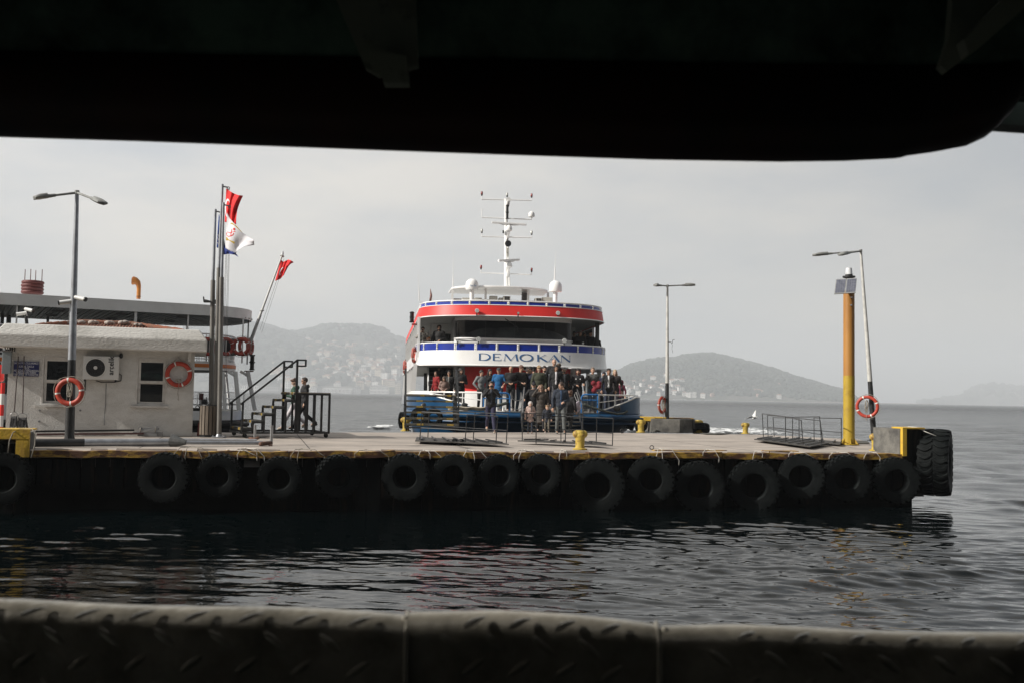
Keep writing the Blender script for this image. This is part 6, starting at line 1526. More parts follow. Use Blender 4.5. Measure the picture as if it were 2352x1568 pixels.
# ---- mast
my = 6.4
MS = bpy.data.objects.new('mast', None)
b0 = S5(868, 1290, my); t0_ = S5(858, 175, my)
b = MB(); b.tube(b0, t0_, .13, .075, 16); b.tube(S5(905, 1290, my-.12), S5(880, 700, my-.1), .04, .03, 8)
MS = b.build('mast', white_ship, FY, smooth=True)
def beacon(p, red):
    b = MB(); b.tube(p+Vector((0, 0, -.02)), p+Vector((0, 0, .05)), .03, .05, 8); o = b.build('lamp_base', grey_d, FY)
    b = MB(); b.lathe([(.052, .055), (.052, .17), (.03, .2)], p, 10); b.build('lamp_glass', mat('red_lamp_glass', (.25, .02, .02), .2) if red else mat('clear_lamp_glass', (.55, .56, .52), .2), o, smooth=True)
for y_, yl, yr_, kL, kR in ((185, 180, 195, 'r', 'r'), (415, 408, 435, None, 'd'), (652, 648, 662, 'w', 'w'), (1115, 1103, 1128, 'r', 'r')):
    aL = S5(555 if y_ < 1000 else 545, yl, my); aR = S5(1180, yr_, my); aL.y = aR.y = my
    b = MB(); b.tube(aL, aR, .03 if y_ < 1000 else .022, .03, 8)
    upL = .16 if kL else .42
    b.tube(aL, aL+Vector((0, 0, upL)), .02, .014, 6); b.tube(aR, aR+Vector((0, 0, .12)), .02, .02, 6)
    if kL is None: b.tube(aL+Vector((0, 0, upL)), aL+Vector((.13, 0, upL-.06)), .008, .006, 5); b.tube(aL+Vector((-.16, 0, upL-.08)), aL+Vector((0, 0, upL)), .006, .006, 5); b.ell(aL+Vector((-.17, 0, upL-.08)), (.03, .02, .015), 6, 5)
    b.build('crossbar', white_ship, FY, smooth=True)
    if kL: beacon(aL+Vector((0, 0, .18)), kL == 'r')
    if kR == 'd': dome(1180, 372, 420, 40*.1831/F*48, my, z5=True)
    else: beacon(aR+Vector((0, 0, .14)), kR == 'r')
beacon(S5(873, 150, my), False)
p = S5(890, 188, my-.2); b = MB(); b.lathe([(.12, -.03), (.12, .03)], p, 18, 'y'); b.tube(p, p+Vector((-.04, .2, -.28)), .09, .11, 10); b.build('floodlight_bracket', white_ship, FY, smooth=True)
p = S5(876, 340, my-.2); b = MB(); b.lathe([(.06, -.35), (.09, -.33), (.06, -.3), (.06, -.06), (.09, -.03), (.09, .0), (.06, .03), (.06, .28), (.09, .31), (.03, .36)], p, 12); b.build('lantern', black, FY, smooth=True)
p = S5(886, 736, my-.25); b = MB(); b.lathe([(.10, .12), (.155, .05), (.155, 0)], p, 20, 'y'); sl_ = b.build('searchlight', black, FY, smooth=True); b = MB(); b.tube((p.x, p.y-.002, p.z), (p.x, p.y-.014, p.z), .125, .125, 18); b.build('lens', glass, sl_)
for yy, w_, tilt, rr_ in ((487, 222, 0, .055), (948, 165, -.19, .06)):
    p = S5(898 if yy < 600 else 895, yy, my-.45); L2 = w_*.1831/F*48; R3 = Matrix.Translation(p) @ Matrix.Rotation(-.16 if yy > 600 else .02, 4, 'Y') @ Matrix.Rotation(.55 if yy > 600 else .05, 4, 'Z')
    b = MB(); b.T = R3; b.box((-L2, -rr_, -rr_*.8), (L2, rr_, rr_)); b.prism([(-L2*.6, -.03, -rr_*.8), (L2*.6, -.03, -rr_*.8), (L2*.35, -.03, -rr_*1.6), (-L2*.35, -.03, -rr_*1.6)], (0, .06, 0)); b.build('radar_bar', white_ship, FY, bevel=.02)
    g = S5(898, yy+58, my-.45); b = MB(); b.lathe([(.10, -.14), (.15, -.1), (.16, -.02), (.12, .1), (.05, .16)], g, 14); b.bar(g+Vector((0, 0, -.14)), g+Vector((-.04, .35, -.5)), .09, .08); b.build('radar_pedestal', white_ship, FY, smooth=True)
p = S5(880, 818, my-.2); b = MB(); b.box((p.x-.06, p.y, p.z-.1), (p.x+.06, p.y+.1, p.z+.1)); b.bar(p+Vector((0, .1, -.12)), p+Vector((0, .1, -.3)), .08); b.build('mast_box', mat('unit_beige', (.52, .51, .46), .6), FY)
p = S5(825, 590, my-.1); b = MB(); b.cbox(p, (.07, .07, .14)); b.build('small_horn', black, FY)
# lifebuoys on the left side
lifebuoy('orange lifebuoy edge on at the ferry left side beside the blue rail', SFm.W(S(246, 735, 2.5)), .37, .075, rz=SA+1.35, roll=.5)
lifebuoy('orange lifebuoy farther back on the ferry left side', SFm.W(S(160, 845, 9.5)), .37, .075, rz=SA+1.45, roll=.5)
# white diesel foam behind
foam = bpy.data.materials.new('sea_foam'); foam.use_nodes = True; n_ = foam.node_tree.nodes; l_ = foam.node_tree.links.new; pb_ = n_['Principled BSDF']; pb_.inputs['Base Color'].default_value = (.8, .82, .82, 1); pb_.inputs['Roughness'].default_value = .8
tcn = n_.new('ShaderNodeTexCoord'); nn_ = n_.new('ShaderNodeTexNoise'); nn_.inputs['Scale'].default_value = 2.2; nn_.inputs['Detail'].default_value = 8; cr_ = n_.new('ShaderNodeValToRGB'); cr_.color_ramp.elements[0].position = .47; cr_.color_ramp.elements[1].position = .58
at_ = n_.new('ShaderNodeAttribute'); at_.attribute_name = 'edge'; ml_ = n_.new('ShaderNodeMath'); ml_.operation = 'MULTIPLY'; ad_ = n_.new('ShaderNodeMath'); ad_.operation = 'ADD'
l_(tcn.outputs['Object'], nn_.inputs['Vector']); l_(nn_.outputs['Fac'], ad_.inputs[0]); l_(at_.outputs['Fac'], ad_.inputs[1]); l_(ad_.outputs[0], cr_.inputs[0]); l_(cr_.outputs[0], pb_.inputs['Alpha'])
def foam_patch(x0, x1, y0, y1, seed):
    nx, ny = 90, 40; X, Y = np.meshgrid(np.linspace(x0, x1, nx), np.linspace(y0, y1, ny)); Z = .12+.34*np.maximum(0, fbm(X/1.6, Y/1.6, 4, seed)+.1)
    b = MB(); b.grid([[(X[j, i], Y[j, i], Z[j, i]) for i in range(nx)] for j in range(ny)]); o = b.build('foam', foam, smooth='all', fix=False)
    u = (X-x0)/(x1-x0); v = (Y-y0)/(y1-y0); e = (np.minimum(np.minimum(u, 1-u)*4, np.minimum(v, 1-v)*3)).clip(0, 1)*.22-.17
    a = o.data.attributes.new('edge', 'FLOAT', 'POINT'); a.data.foreach_set('value', e.ravel().astype(np.float32)); return tag(o, 'white churned foam on the water beyond the pier', 'foam', kind='stuff')
foam_patch(8.2, 12.5, 74, 88, 3); foam_patch(13.5, 22.5, 72, 90, 8); foam_patch(-10.6, -8.8, 72, 80, 5)

# ------------------------------------------------------------------ second ferry moored behind the kiosk, its stern to the right
LA = math.radians(29); LF = Frame(-10.3, 39.6, 0, LA)
LFY = thing('ferry', 'white double deck ferry with an orange stripe moored behind the kiosk', 'ferry', LF.o, LA)
def Lp(p, c=0.0): return LF.L(p, c)
def P4(x, y): return Lp(ZS(x, y), 0.0)
def stern(xend, W, back, p=2.6, n=24, x0=-26, y0=0.0):
    """plan: near side from x0 to the stern, round, back along the far side"""
    pts = [(x, y0) for x in np.linspace(x0, xend-back, 12)]
    for i in range(1, n): 
        a = PI*i/n; pts.append((xend-back+back*abs(math.sin(a))**(2/p), y0+W/2-W/2*math.copysign(abs(math.cos(a))**(2/p), math.cos(a))))
    pts += [(x, y0+W) for x in np.linspace(xend-back, x0, 12)]; return pts
xe_c = Lp((574, 720), 3.0).x
zc_t = Lp((200, 684), 0).z; zc_b = Lp((200, 710), 0).z
canw = mat('canopy_white', (.82, .82, .80), .5, c2=(.70, .70, .68), scale=1)
oc = stern(xe_c, 7.4, 3.2)
b = MB(); b.ribbon(oc, zc_b, zc_t, th=.06); b.build('canopy_fascia', canw, LFY, smooth=True)
b = MB(); slab(b, [(x, y) for x, y in stern(xe_c-.07, 7.26, 3.15, y0=.07)], zc_b+.08, zc_b+.14); 
b.build('canopy_roof', canw, LFY)
# corrugated ceiling
ceil = mat('corrugated_ceiling', (.42, .43, .43), .5, c2=(.30, .31, .31), scale=2)
b = MB(); x = -25.5
while x < xe_c-.3:
    half = 3.6 if x < xe_c-3.2 else 3.6*max(.05, (1-((x-(xe_c-3.2))/3.2)**2.6))**(1/2.6); b.box((x, 3.7-half+.02, zc_b+.03), (x+.11, 3.7+half-.02, zc_b+.079)); x += .22
b.build('ceiling_slats', ceil, LFY)
for x in np.arange(-21, xe_c-1.5, 2.3):
    for y in (1.8, 4.6): b = MB(); b.box((x, y, zc_b-.02), (x+.4, y+.3, zc_b+.029)); b.build('ceiling_lamp', grey_m, LFY)
zdk = P4(500, 550).z; zrl = P4(500, 190).z; zor1 = P4(450, 573).z; zor0 = P4(450, 620).z; zbd0 = P4(450, 655).z
xe_d = P4(768, 600).x+.1
for i, (px, yv, r) in enumerate(((38,0,.03),(160,0,.03),(312,0,.05),(433,0,.03),(560,.4,.03),(320,5,.09),(355,7.2,.03),(430,7.2,.03),(110,5,.05),(235,6,.07),(20,6,.09),(5,5,.07),(572,2,.03))):
    p = Lp((px, 740), yv)
    if p.x < xe_c-.2: b = MB(); b.tube((p.x, yv+.1, zdk), (p.x, yv+.1, zc_b+.02), r, r, 8); b.build('canopy_post', canw if yv < 1 else grey_m, LFY, smooth=True)
od = stern(xe_d, 7.4, 2.6)
b = MB(); slab(b, [(x, y) for x, y in stern(xe_d-.07, 7.26, 2.55, y0=.07)], zdk-.08, zdk); b.build('upper_deck', deck_m, LFY)
b = MB(); b.ribbon(od, zbd0, zdk+.02, th=.06); b.build('deck_band', canw, LFY, smooth=True)
b = MB(); b.ribbon([(x+(.012 if y > .3 else 0), y-.012 if y < 3.7 else y+.012) for x, y in od], zor0, zor1, th=.01); b.build('orange_stripe', mat('orange_stripe_paint', (.62, .17, .02), .5), LFY, smooth=True)
b = MB(); slab(b, stern(xe_d-.07, 7.26, 2.55, y0=.07), zbd0+.03, zbd0+.06); b.build('deck_underside', mat('underside_green', (.10, .12, .11), .6), LFY)
def rail2(pts, z0, z1, step, name='deck_rail', mids=(), r=.019):
    b = MB(); b.path([(p[0], p[1], z1) for p in pts], r*1.7, 6); 
    for mz in mids: b.path([(p[0], p[1], mz) for p in pts], r, 5)
    P = [Vector((p[0], p[1], 0)) for p in pts]; acc = 0; carry = 0
    for i in range(1, len(P)):
        d = (P[i]-P[i-1]).length; s_ = carry
        while s_ < d: q = P[i-1].lerp(P[i], s_/d); b.tube((q.x, q.y, z0), (q.x, q.y, z1), r*.8, r*.8, 4); s_ += step
        carry = s_-d
    return b.build(name, white_ship, LFY, smooth=True)
orr = [(x-.05, y+.05 if y < 3.7 else y-.05) for x, y in stern(xe_d, 7.4, 2.6, x0=-16)]
rail2(orr, zdk, zrl, .15, mids=(zdk+.12,))
for i, (zx, yv, rz_, lab) in enumerate([(665,.0,.0,'dark orange lifebuoy facing the camera on the moored ferry stern rail'),(715,.2,1.0,'orange lifebuoy turned beside the facing one on the stern rail'),(785,3.2,1.35,'orange lifebuoy edge on at the very stern of the moored ferry'),(470,-.0,.7,'orange lifebuoy just right of the three flagpoles on the stern rail'),(240,-.0,.6,'orange lifebuoy between the kiosk parapet and the flagpoles')]):
    p = LF.L(ZS(zx, 345), yv-.10 if yv < 1 else yv); lifebuoy(lab, LF.W(p), .37, .075, rz=LA*.2+rz_, roll=.5, m_=mat('faded_buoy', (.36, .05, .03), .6, c2=(.26, .04, .03), scale=5))
for x in np.arange(-6, xe_d-1.2, .95):   # seats
    b = MB(); b.box((x, .75, zdk+.38), (x+.75, 1.15, zdk+.43)); b.box((x, .70, zdk+.30), (x+.75, .75, zdk+.95)); b.box((x, 1.4, zdk+.43), (x+.75, 1.45, zdk+.95)); b.bar((x+.1, 1.2, zdk), (x+.1, 1.2, zdk+.38), .04); b.bar((x+.65, 1.2, zdk), (x+.65, 1.2, zdk+.38), .04); b.build('bench', black, LFY)
# lower deck
zlw1 = P4(600, 1185).z; zlw0 = P4(600, 1305).z; xe_h = P4(905, 1185).x
b = MB(); b.ribbon(stern(xe_h, 7.8, 2.8, y0=-.2), zlw0, zlw1, th=.08); b.build('lower_bulwark', white_ship, LFY, smooth=True)
b = MB(); slab(b, stern(xe_h-.09, 7.6, 2.75, y0=-.1), zlw0-.1, zlw0+.05); b.build('lower_deck', deck_m, LFY)
b = MB(); slab(b, stern(xe_h+.12, 8.0, 2.9, y0=-.3), -.6, zlw0-.11); b.build('hull', mat('black_hull', (.02, .022, .024), .5, c2=(.04, .04, .04), scale=3), LFY)
for z in (zlw0-.2, zlw0-.42, zlw0-.64): b = MB(); b.path([(x, y, z) for x, y in stern(xe_h+.16, 8.1, 2.9, y0=-.35)], .09, 8); b.build('rubber_strake', rubber, LFY, smooth='all')
for bx, tx, yv, w_ in ((455,432,0,.16),(640,592,0,.2),(848,755,1.6,.2),(520,470,7.0,.12)):
    a = LF.L(ZS(bx, 1175), yv); c = LF.L(ZS(tx, 668), yv); b = MB(); b.bar(a, c, w_*.7, .12); b.bar(a.lerp(c, .88), c+Vector((-.3, 0, .0)), .08, .1); b.build('slanted_pillar', canw, LFY)
zr1 = P4(500, 940).z; zr2 = P4(500, 1025).z; zr3 = P4(500, 1105).z
b = MB()
for z in (zr1, zr2): b.path([(x, y, z) for x, y in stern(xe_h-.25, 7.5, 2.7, x0=P4(100, 940).x, y0=0)][:26], .022, 6)
for zx in (145, 705): p = P4(zx, 1000); b.tube((p.x, .0, zlw1), (p.x, .0, zr1), .022, .022, 6)
b.path([(P4(145, 960).x, 0, zr1), (P4(100, 960).x, 0, zr1-.08), (P4(100, 960).x, 0, zr2-.25), (P4(145, 960).x, 0, zr2-.32)], .022, 6)
b.build('lower_rail', white_ship, LFY, smooth=True)
b = MB(); b.path([(x, y, zr3) for x, y in stern(xe_h-.25, 7.5, 2.7, x0=-8, y0=0)][:26], .022, 6); b.build('dark_rail', blackm, LFY, smooth='all')
a = P4(165, 1030); c = P4(235, 1180); b = MB(); b.box((a.x, .2, c.z), (c.x, .6, a.z)); b.box((P4(40, 1150).x, .1, c.z-.05), (P4(235, 1150).x, .7, c.z+.1)); b.build('deck_box', black, LFY)
# far side of the lower deck: saloon forward
b = MB(); b.box((-22, .6, zlw0), (-4.0, 6.8, zbd0)); b.build('lower_saloon', white_ship, LFY)
for x in np.arange(-21, -4.5, 1.7): b = MB(); b.box((x, .56, zlw0+.9), (x+1.1, .595, zlw0+1.7)); b.build('saloon_window', glass, LFY)
b = MB(); b.box((-20, 1.5, zdk), (-9.5, 5.5, zc_b+.02)); b.build('upper_saloon', mat('saloon_grey', (.12, .125, .13), .6), LFY) if False else None
# stern lantern, ensign staff and flag
p = LF.L(ZS(812, 550), 3.0); b = MB(); b.lathe([(.10, -.33), (.13, -.3), (.09, -.27), (.09, -.04), (.13, -.01), (.13, .02), (.09, .05), (.09, .27), (.12, .3), (.12, .33)], p, 14); b.build('stern_lantern', black, LFY, smooth=True)
b = MB(); b.box((p.x-.3, p.y-.1, p.z-.40), (p.x+.05, p.y+.1, p.z-.35)); b.build('lantern_bracket', mat('rusty_iron', (.09, .045, .03), .8), LFY)
a = LF.L(ZF(520, 1568), 3.0); c = LF.L(ZF(803, 800), 3.0); a2 = a+(a-c)*.22
b = MB(); b.tube(a2, a.lerp(c, .2), .075, .065, 10); b.tube(a.lerp(c, .2), c, .05, .035, 10); b.torus(a.lerp(c, .26), .07, .03, 'z', 12, 6); b.tube(c, c+Vector((.03, 0, .05)), .09, .09, 10); st_ = b.build('ensign_staff', mat('staff_white', (.5, .5, .48), .5), LFY, smooth=True)
b = MB(); b.lathe([(.05, .05), (.055, .12), (.04, .22), (.01, .24)], c+Vector((.03, 0, 0)), 12); b.build('staff_light', MATS['milky_lens'], st_, smooth=True)
b = MB(); b.path([c+Vector((.1, 0, -.1)), a+Vector((.22, 0, 0))], .006, 4); b.path([c+Vector((.14, 0, -.2)), a+Vector((.3, 0, -.1))], .005, 4); b.build('flag_line', grey_m, st_)
cW = LF.W(c); t = thing('flag', 'small red flag with a white crescent on the leaning stern staff', 'flag', (0, 0, 0))
f = Flag([(795,835),(818,858),(845,845),(870,833),(900,842),(928,862)], [(733,1055),(760,1048),(790,1035),(810,1010),(828,990),(850,900)], cW.y, amp=.05, depth=.1)
f.cloth('cloth', flag_red, t); crescent(f, t, (.30, .55), .2, flag_w, .6); star(f, t, (.47, .62), .06, flag_w, .7)
# roof gear: stacked life rafts tube and orange ventilator
p = Lp(ZA(296, 1140), 2.5)
t = thing('raft_stack', 'stack of dark red inflatable rings between four rods on the ferry roof', 'life raft', LF.W(p), 0)
rm_ = mat('raft_red', (.11, .02, .018), .6, c2=(.10, .02, .02), scale=5, bump=.4); wR = 90*.25/F*42
for i in range(4): b = MB(); b.torus((.02*math.sin(i*3), 0, .06+.125*i), wR*.80, .072, 'z', 28, 10); b.build('raft_ring', rm_, t, smooth='all')
b = MB()
for x, y, h in ((-.26, -.1, .93), (-.19, .2, .98), (.15, -.1, .90), (.25, .2, .97)): b.tube((x, y, 0), (x, y, h), .018, .015, 6)
b.build('rods', rm_, t)
p = Lp(ZA(1272, 1186), 2.0); h_ = Lp(ZA(1250, 970), 2.0).z-p.z
t = thing('roof_ventilator', 'orange gooseneck ventilator with an open bell on the ferry roof', 'ventilator', LF.W(p), 0)
om = mat('orange_enamel', (.50, .19, .03), .45, c2=(.36, .12, .03), scale=4)
b = MB(); r_ = 17*.25/F*42
b.path([(0, 0, 0), (0, 0, h_*.42), (-.012, 0, h_*.58), (-.06, 0, h_*.70), (-.14, 0, h_*.76), (-.24, 0, h_*.78), (-.245, 0, h_*.78)], [r_, r_, r_*1.15, r_*1.55, r_*1.95, r_*2.2, r_*2.0], 20); b.build('cowl', om, t, smooth=True)
b = MB(); b.torus((0, 0, .1), r_*1.05, .012, 'z', 18, 5); b.build('collar', mat('rusty_iron', (.09, .045, .03), .8), t)
b = MB(); b.lathe([(r_*2.0, -.249), (.01, -.252)], (0, 0, h_*.78), 20, 'x'); b.build('opening', mat('cowl_inside', (.20, .07, .02), .8), t)
# ------------------------------------------------------------------ the boat the picture is taken from
tread = mat('tread_plate_paint', (.36, .335, .28), .28, metal=.35, c2=(.17, .16, .13), scale=9, lo=.42, hi=.68, bump=.15)
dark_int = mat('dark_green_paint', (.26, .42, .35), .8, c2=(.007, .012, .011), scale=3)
GW = thing('boat_gunwale', 'rolled tread plate gunwale of the boat the picture is taken from', 'gunwale', (0, 1.1, CAMZ-.25), 0)
gY = 1.12
def gz(px, py): return atY(px, py, gY)
gsegs = [([(-7000,1240),(-420,1368),(0,1376),(200,1385),(560,1392),(850,1404),(934,1410)], .024, 120, 0), ([(941,1402),(1150,1403),(1320,1412),(1440,1422),(1505,1430)], .020, 100, 40), ([(1512,1434),(1700,1436),(1985,1445),(2352,1455),(2800,1470),(9000,1630)], .022, 122, 20)]
for si, (ed, r, sp, off) in enumerate(gsegs):
    pts = []
    for i in range(len(ed)-1):
        for k in range(6): pts.append((ed[i][0]+(ed[i+1][0]-ed[i][0])*k/6, ed[i][1]+(ed[i+1][1]-ed[i][1])*k/6))
    pts.append(ed[-1]); T = [gz(*p)-GW.location for p in pts]; b = MB(); rows = []
    dz0 = .02 if si == 1 else 0
    prof = [(-r, -.75), (-r, -r)]+[(-r*math.cos(q*PI/16), -r+r*math.sin(q*PI/16)) for q in range(1, 16)]+[(r, -r), (r, -.75)]
    for y, z in prof: rows.append([(p.x, p.y+y*1.15, p.z+z+.0012*math.sin(p.x*21+si)) for p in T])
    b.grid(rows); x0 = T[0].x; x1 = T[-1].x
    # raised tear drop bars of the tread pattern
    rr = random.Random(si); stepx = sp/F*gY; zt_at = lambda x: float(np.interp(x, [p.x for p in T], [p.z for p in T]))
    for row in range(9):
        nx = int((x1-x0)/stepx)
        for i in range(nx):
            x = x0+(i+.5+.5*(row % 2))*stepx+off/F*gY*.0
            if x > x1-.03 or x < x0+.03: continue
            zz = zt_at(x); s_ = 1 if row % 2 == 0 else -1
            # bars follow the rolled profile: (x, u) with u the distance down from the crest
            uc = .011+.029*row*(.92 if si != 1 else .85); arc = r*PI/2
            def sf(xx, u, h):
                zz_ = zt_at(xx)
                if abs(u) < arc: a = u/r; return (xx, -(r+h)*math.sin(a)*1.15, zz_-r+(r+h)*math.cos(a))
                return (xx, -(r*1.15+h), zz_-r-(u-arc))
            A_, B_ = .0155, .0042; vs = []; fs = []; NA, NB = 10, 6; ca, sa = .80, .60*s_
            for ia in range(NA+1):
                for ib in range(NB+1):
                    p_ = -1+2*ia/NA; q_ = -1+2*ib/NB; w_ = math.sqrt(max(0, 1-p_*p_))*q_; h = .0015*max(0, 1-p_*p_)*(1-q_*q_)-.0001
                    vs.append(sf(x+A_*p_*ca-B_*w_*sa, uc-(A_*p_*sa+B_*w_*ca), h))
            for ia in range(NA):
                for ib in range(NB): o_ = ia*(NB+1)+ib; fs.append((o_, o_+1, o_+NB+2, o_+NB+1))
            b.add(vs, fs)
    b.build('tread_plate', tread, GW, smooth=True)
for px, py in ((938, 1408), (1508, 1432), (8, 1380)):
    p = gz(px, py)-GW.location; b = MB(); rr = random.Random(px); k = 0
    path_ = [Vector((0, .02, -.02)), Vector((0, .0, .001)), Vector((0, -.015, -.006)), Vector((0, -.026, -.022)), Vector((0, -.027, -.1)), Vector((0, -.027, -.7))]
    b.path([p+q+Vector((rr.uniform(-.001, .001), 0, 0)) for q in path_], [.002, .003, .003, .003, .003, .003], 7)
    for i in range(7): b.ell(p+Vector((rr.uniform(-.008, .008), -.01-.002*i, -.004-.003*i)), rr.uniform(.002, .0045), 7, 5)
    b.build('weld_seam', tread, GW, smooth='all')
# overhanging lower edge: dark rounded bumper with a turned up right end
CB = thing('boat_superstructure', 'dark overhanging superstructure framing the top of the picture', 'boat', (0, 1.7, CAMZ+.4), 0)
rY = 1.75
bot = [(-7000,130),(-700,290),(-300,300),(0,313),(300,322),(588,333),(900,345),(1176,355),(1500,366),(1800,371),(1950,369),(2050,364),(2068,363),(2085,358),(2150,349),(2200,339),(2218,336),(2240,326),(2262,316),(2278,303),(2286,292),(2296,284),(2304,270),(2310,250)]
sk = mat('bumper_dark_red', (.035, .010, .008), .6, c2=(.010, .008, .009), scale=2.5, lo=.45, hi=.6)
rows = []; NS = 15
for px, py in bot:
    B_ = atY(px, py, rY); Tt = atY(px, 150+.0145*px+(60 if px > 2260 else 0)*0-40, rY); h = Tt.z-B_.z; ring = []
    for k in range(NS):
        a = PI*2*k/NS; dpt = .075*min(1, h/.1); ring.append((B_.x, rY+dpt*math.sin(a), (B_.z+Tt.z)/2-h/2*math.copysign(abs(math.cos(a))**.75, math.cos(a))))
    rows.append([Vector(p)-CB.location for p in ring+[ring[0]]])
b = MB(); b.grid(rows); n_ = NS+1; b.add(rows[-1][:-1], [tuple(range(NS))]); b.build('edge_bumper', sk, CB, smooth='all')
P = [atY(*p, rY+.06) for p in ((2280,284),(2352,289),(2500,298),(9000,520))]
b = MB(); b.prism([p-CB.location for p in P] + [p-CB.location+Vector((0, 0, .06)) for p in reversed(P)], (0, .05, 0)); b.build('side_trim', grey_m, CB)
# inner board above the bumper, unseen slotted ceiling, brackets
tz = lambda px: atY(px, 150+.0145*px, 1.70)
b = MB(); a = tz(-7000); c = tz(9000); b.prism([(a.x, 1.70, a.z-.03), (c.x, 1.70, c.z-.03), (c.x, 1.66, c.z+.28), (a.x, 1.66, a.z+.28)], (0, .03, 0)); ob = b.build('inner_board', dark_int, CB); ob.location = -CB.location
a = tz(-900); z_ = a.z+.20; SUN_SLOT_Y = 1.12-(z_+.14-2.306)/math.tan(SUN_EL)*(-sy)
b = MB(); b.box((-6, -6, z_+.1), (6, SUN_SLOT_Y, z_+.14)); b.box((-6, SUN_SLOT_Y+.24, z_+.1), (6, 1.66, z_+.14)); ob = b.build('ceiling', mat('dark_ceiling', (.02, .03, .028), .8), CB); ob.location = -CB.location  # unseen ceiling; slot shaped to let sun onto the gunwale lip
bkt = mat('bracket_green', (.55, .58, .50), .7, c2=(.25, .26, .22), scale=9, lo=.55, hi=.66, bump=.08)
def bracket(poly, poly2, Y0=1.2, Y1=1.64):
    b = MB(); b.prism([atY(*p, 1.63)-CB.location for p in poly], (0, .02, 0)); b.prism([atY(*p, 1.60)-CB.location for p in poly2], (0, .029, 0)); b.build('bracket', bkt, CB)
bracket([(760,-40),(772,0),(838,155),(868,172),(960,150),(952,-40)], [(868,118),(880,190),(938,190),(934,128)])
bracket([(2190,-40),(2180,90),(2160,150),(2175,165),(2250,110),(2352,20),(2420,-40)], [(2215,90),(2330,-30),(2350,-30),(2225,125)])
# unseen hull, cabin walls and floor; tall block added to darken the pier front
b = MB(); b.box((-6, -5.9, .6), (6, 1.0, .64)); ob = b.build('cabin_floor', MATS['dark_ceiling'], CB); ob.location = -CB.location
b = MB(); b.box((-6, -6.0, .64), (6, -5.9, z_+.1)); ob = b.build('cabin_wall', MATS['dark_ceiling'], CB); ob.location = -CB.location
for x in (-6, 6): b = MB(); b.box((x-.05, -5.9, .64), (x+.05, 1.0, 2.28)); ob = b.build('cabin_wall', MATS['dark_ceiling'], CB); ob.location = -CB.location
b = MB(); b.box((-22, -7.5, -.6), (-6.06, .95, 2.3)); b.box((6.06, -7.5, -.6), (16, .95, 2.3)); b.box((-6.05, .3, -.6), (6.05, 1.1, .59)); b.box((-45, -18, -.5), (45, -9, 11)); ob = b.build('hull_side', mat('own_hull_paint', (.03, .035, .035), .6), CB); ob.location = -CB.location
# ------------------------------------------------------------------ people
skin_t = [mat('skin_%d' % i, c, .55, c2=tuple(x*.85 for x in c), scale=12) for i, c in enumerate([(.50, .30, .21), (.42, .24, .16), (.56, .36, .27)])]
eye_m = mat('eye_dark', (.02, .015, .012), .3); mouth_m = mat('lips', (.28, .10, .08), .5)
def cloth_mat(c, kind=None):
    key = 'cloth_%s_%02d_%02d_%02d' % (kind or 'plain', int(c[0]*99), int(c[1]*99), int(c[2]*99))
    if key in MATS: return MATS[key]
    M = mat(key, c, .85, c2=tuple(x*.7 for x in c), scale=7, bump=.5, bscale=14)
    if kind == 'plaid':
        n = M.node_tree.nodes; l = M.node_tree.links.new; t = n.new('ShaderNodeTexCoord'); ck = n.new('ShaderNodeTexChecker'); ck.inputs['Scale'].default_value = 11
        ck.inputs['Color1'].default_value = (*c, 1); ck.inputs['Color2'].default_value = (*[x*.35 for x in c], 1); l(t.outputs['Object'], ck.inputs['Vector']); l(ck.outputs[0], n['Principled BSDF'].inputs['Base Color'])
    return M
def remesh(mb, vox, name, m_, parent=None, sm=2):
    me = bpy.data.meshes.new('tmp'); me.from_pydata(mb.v, [], mb.f); o = bpy.data.objects.new('tmp', me); COL.objects.link(o)
    r = o.modifiers.new('r', 'REMESH'); r.mode = 'VOXEL'; r.voxel_size = vox; r.use_smooth_shade = True
    s_ = o.modifiers.new('s', 'SMOOTH'); s_.factor = .5; s_.iterations = sm
    dg = bpy.context.evaluated_depsgraph_get(); me2 = bpy.data.meshes.new_from_object(o.evaluated_get(dg)); me2.name = name
    bpy.data.objects.remove(o); bpy.data.meshes.remove(me); me2.materials.clear(); me2.materials.append(m_)
    o2 = bpy.data.objects.new(name, me2); COL.objects.link(o2)
    if parent is not None: o2.parent = parent
    return o2
ARMS = {'down': ((.265, .02, 1.13), (.27, -.07, .88)), 'phone': ((.25, -.02, 1.12), (.07, -.30, 1.17)), 'camera': ((.27, -.17, 1.24), (.075, -.22, 1.49)),
        'forehead': ((.31, -.14, 1.33), (.13, -.15, 1.60)), 'rail': ((.28, -.02, 1.14), (.22, -.30, 1.02)), 'pocket': ((.32, .07, 1.16), (.20, -.06, .98)),
        'hold': ((.26, .02, 1.14), (.06, -.24, 1.08)), 'back': ((.27, .12, 1.16), (.12, .17, 1.0)), 'out': ((.33, -.08, 1.20), (.36, -.33, 1.10)), 'cross': ((.25, -.06, 1.14), (-.05, -.22, 1.16)), 'swing': ((.27, .12, 1.15), (.27, .10, .90))}
LEGS = {'stand': [((.10, -.02, .49), (.105, .02, .08)), ((-.10, -.02, .49), (-.11, .03, .08))], 'walk': [((.09, -.17, .53), (.09, -.20, .085)), ((-.09, .02, .50), (-.09, .30, .17))],
        'step': [((.10, -.12, .52), (.11, -.14, .12)), ((-.10, .0, .49), (-.10, .14, .09))], 'stride': [((.08, -.20, .50), (.10, -.38, .09)), ((-.09, .06, .50), (-.08, .42, .20))], 'wide': [((.13, -.04, .49), (.17, .0, .08)), ((-.13, -.02, .49), (-.16, .04, .08))]}
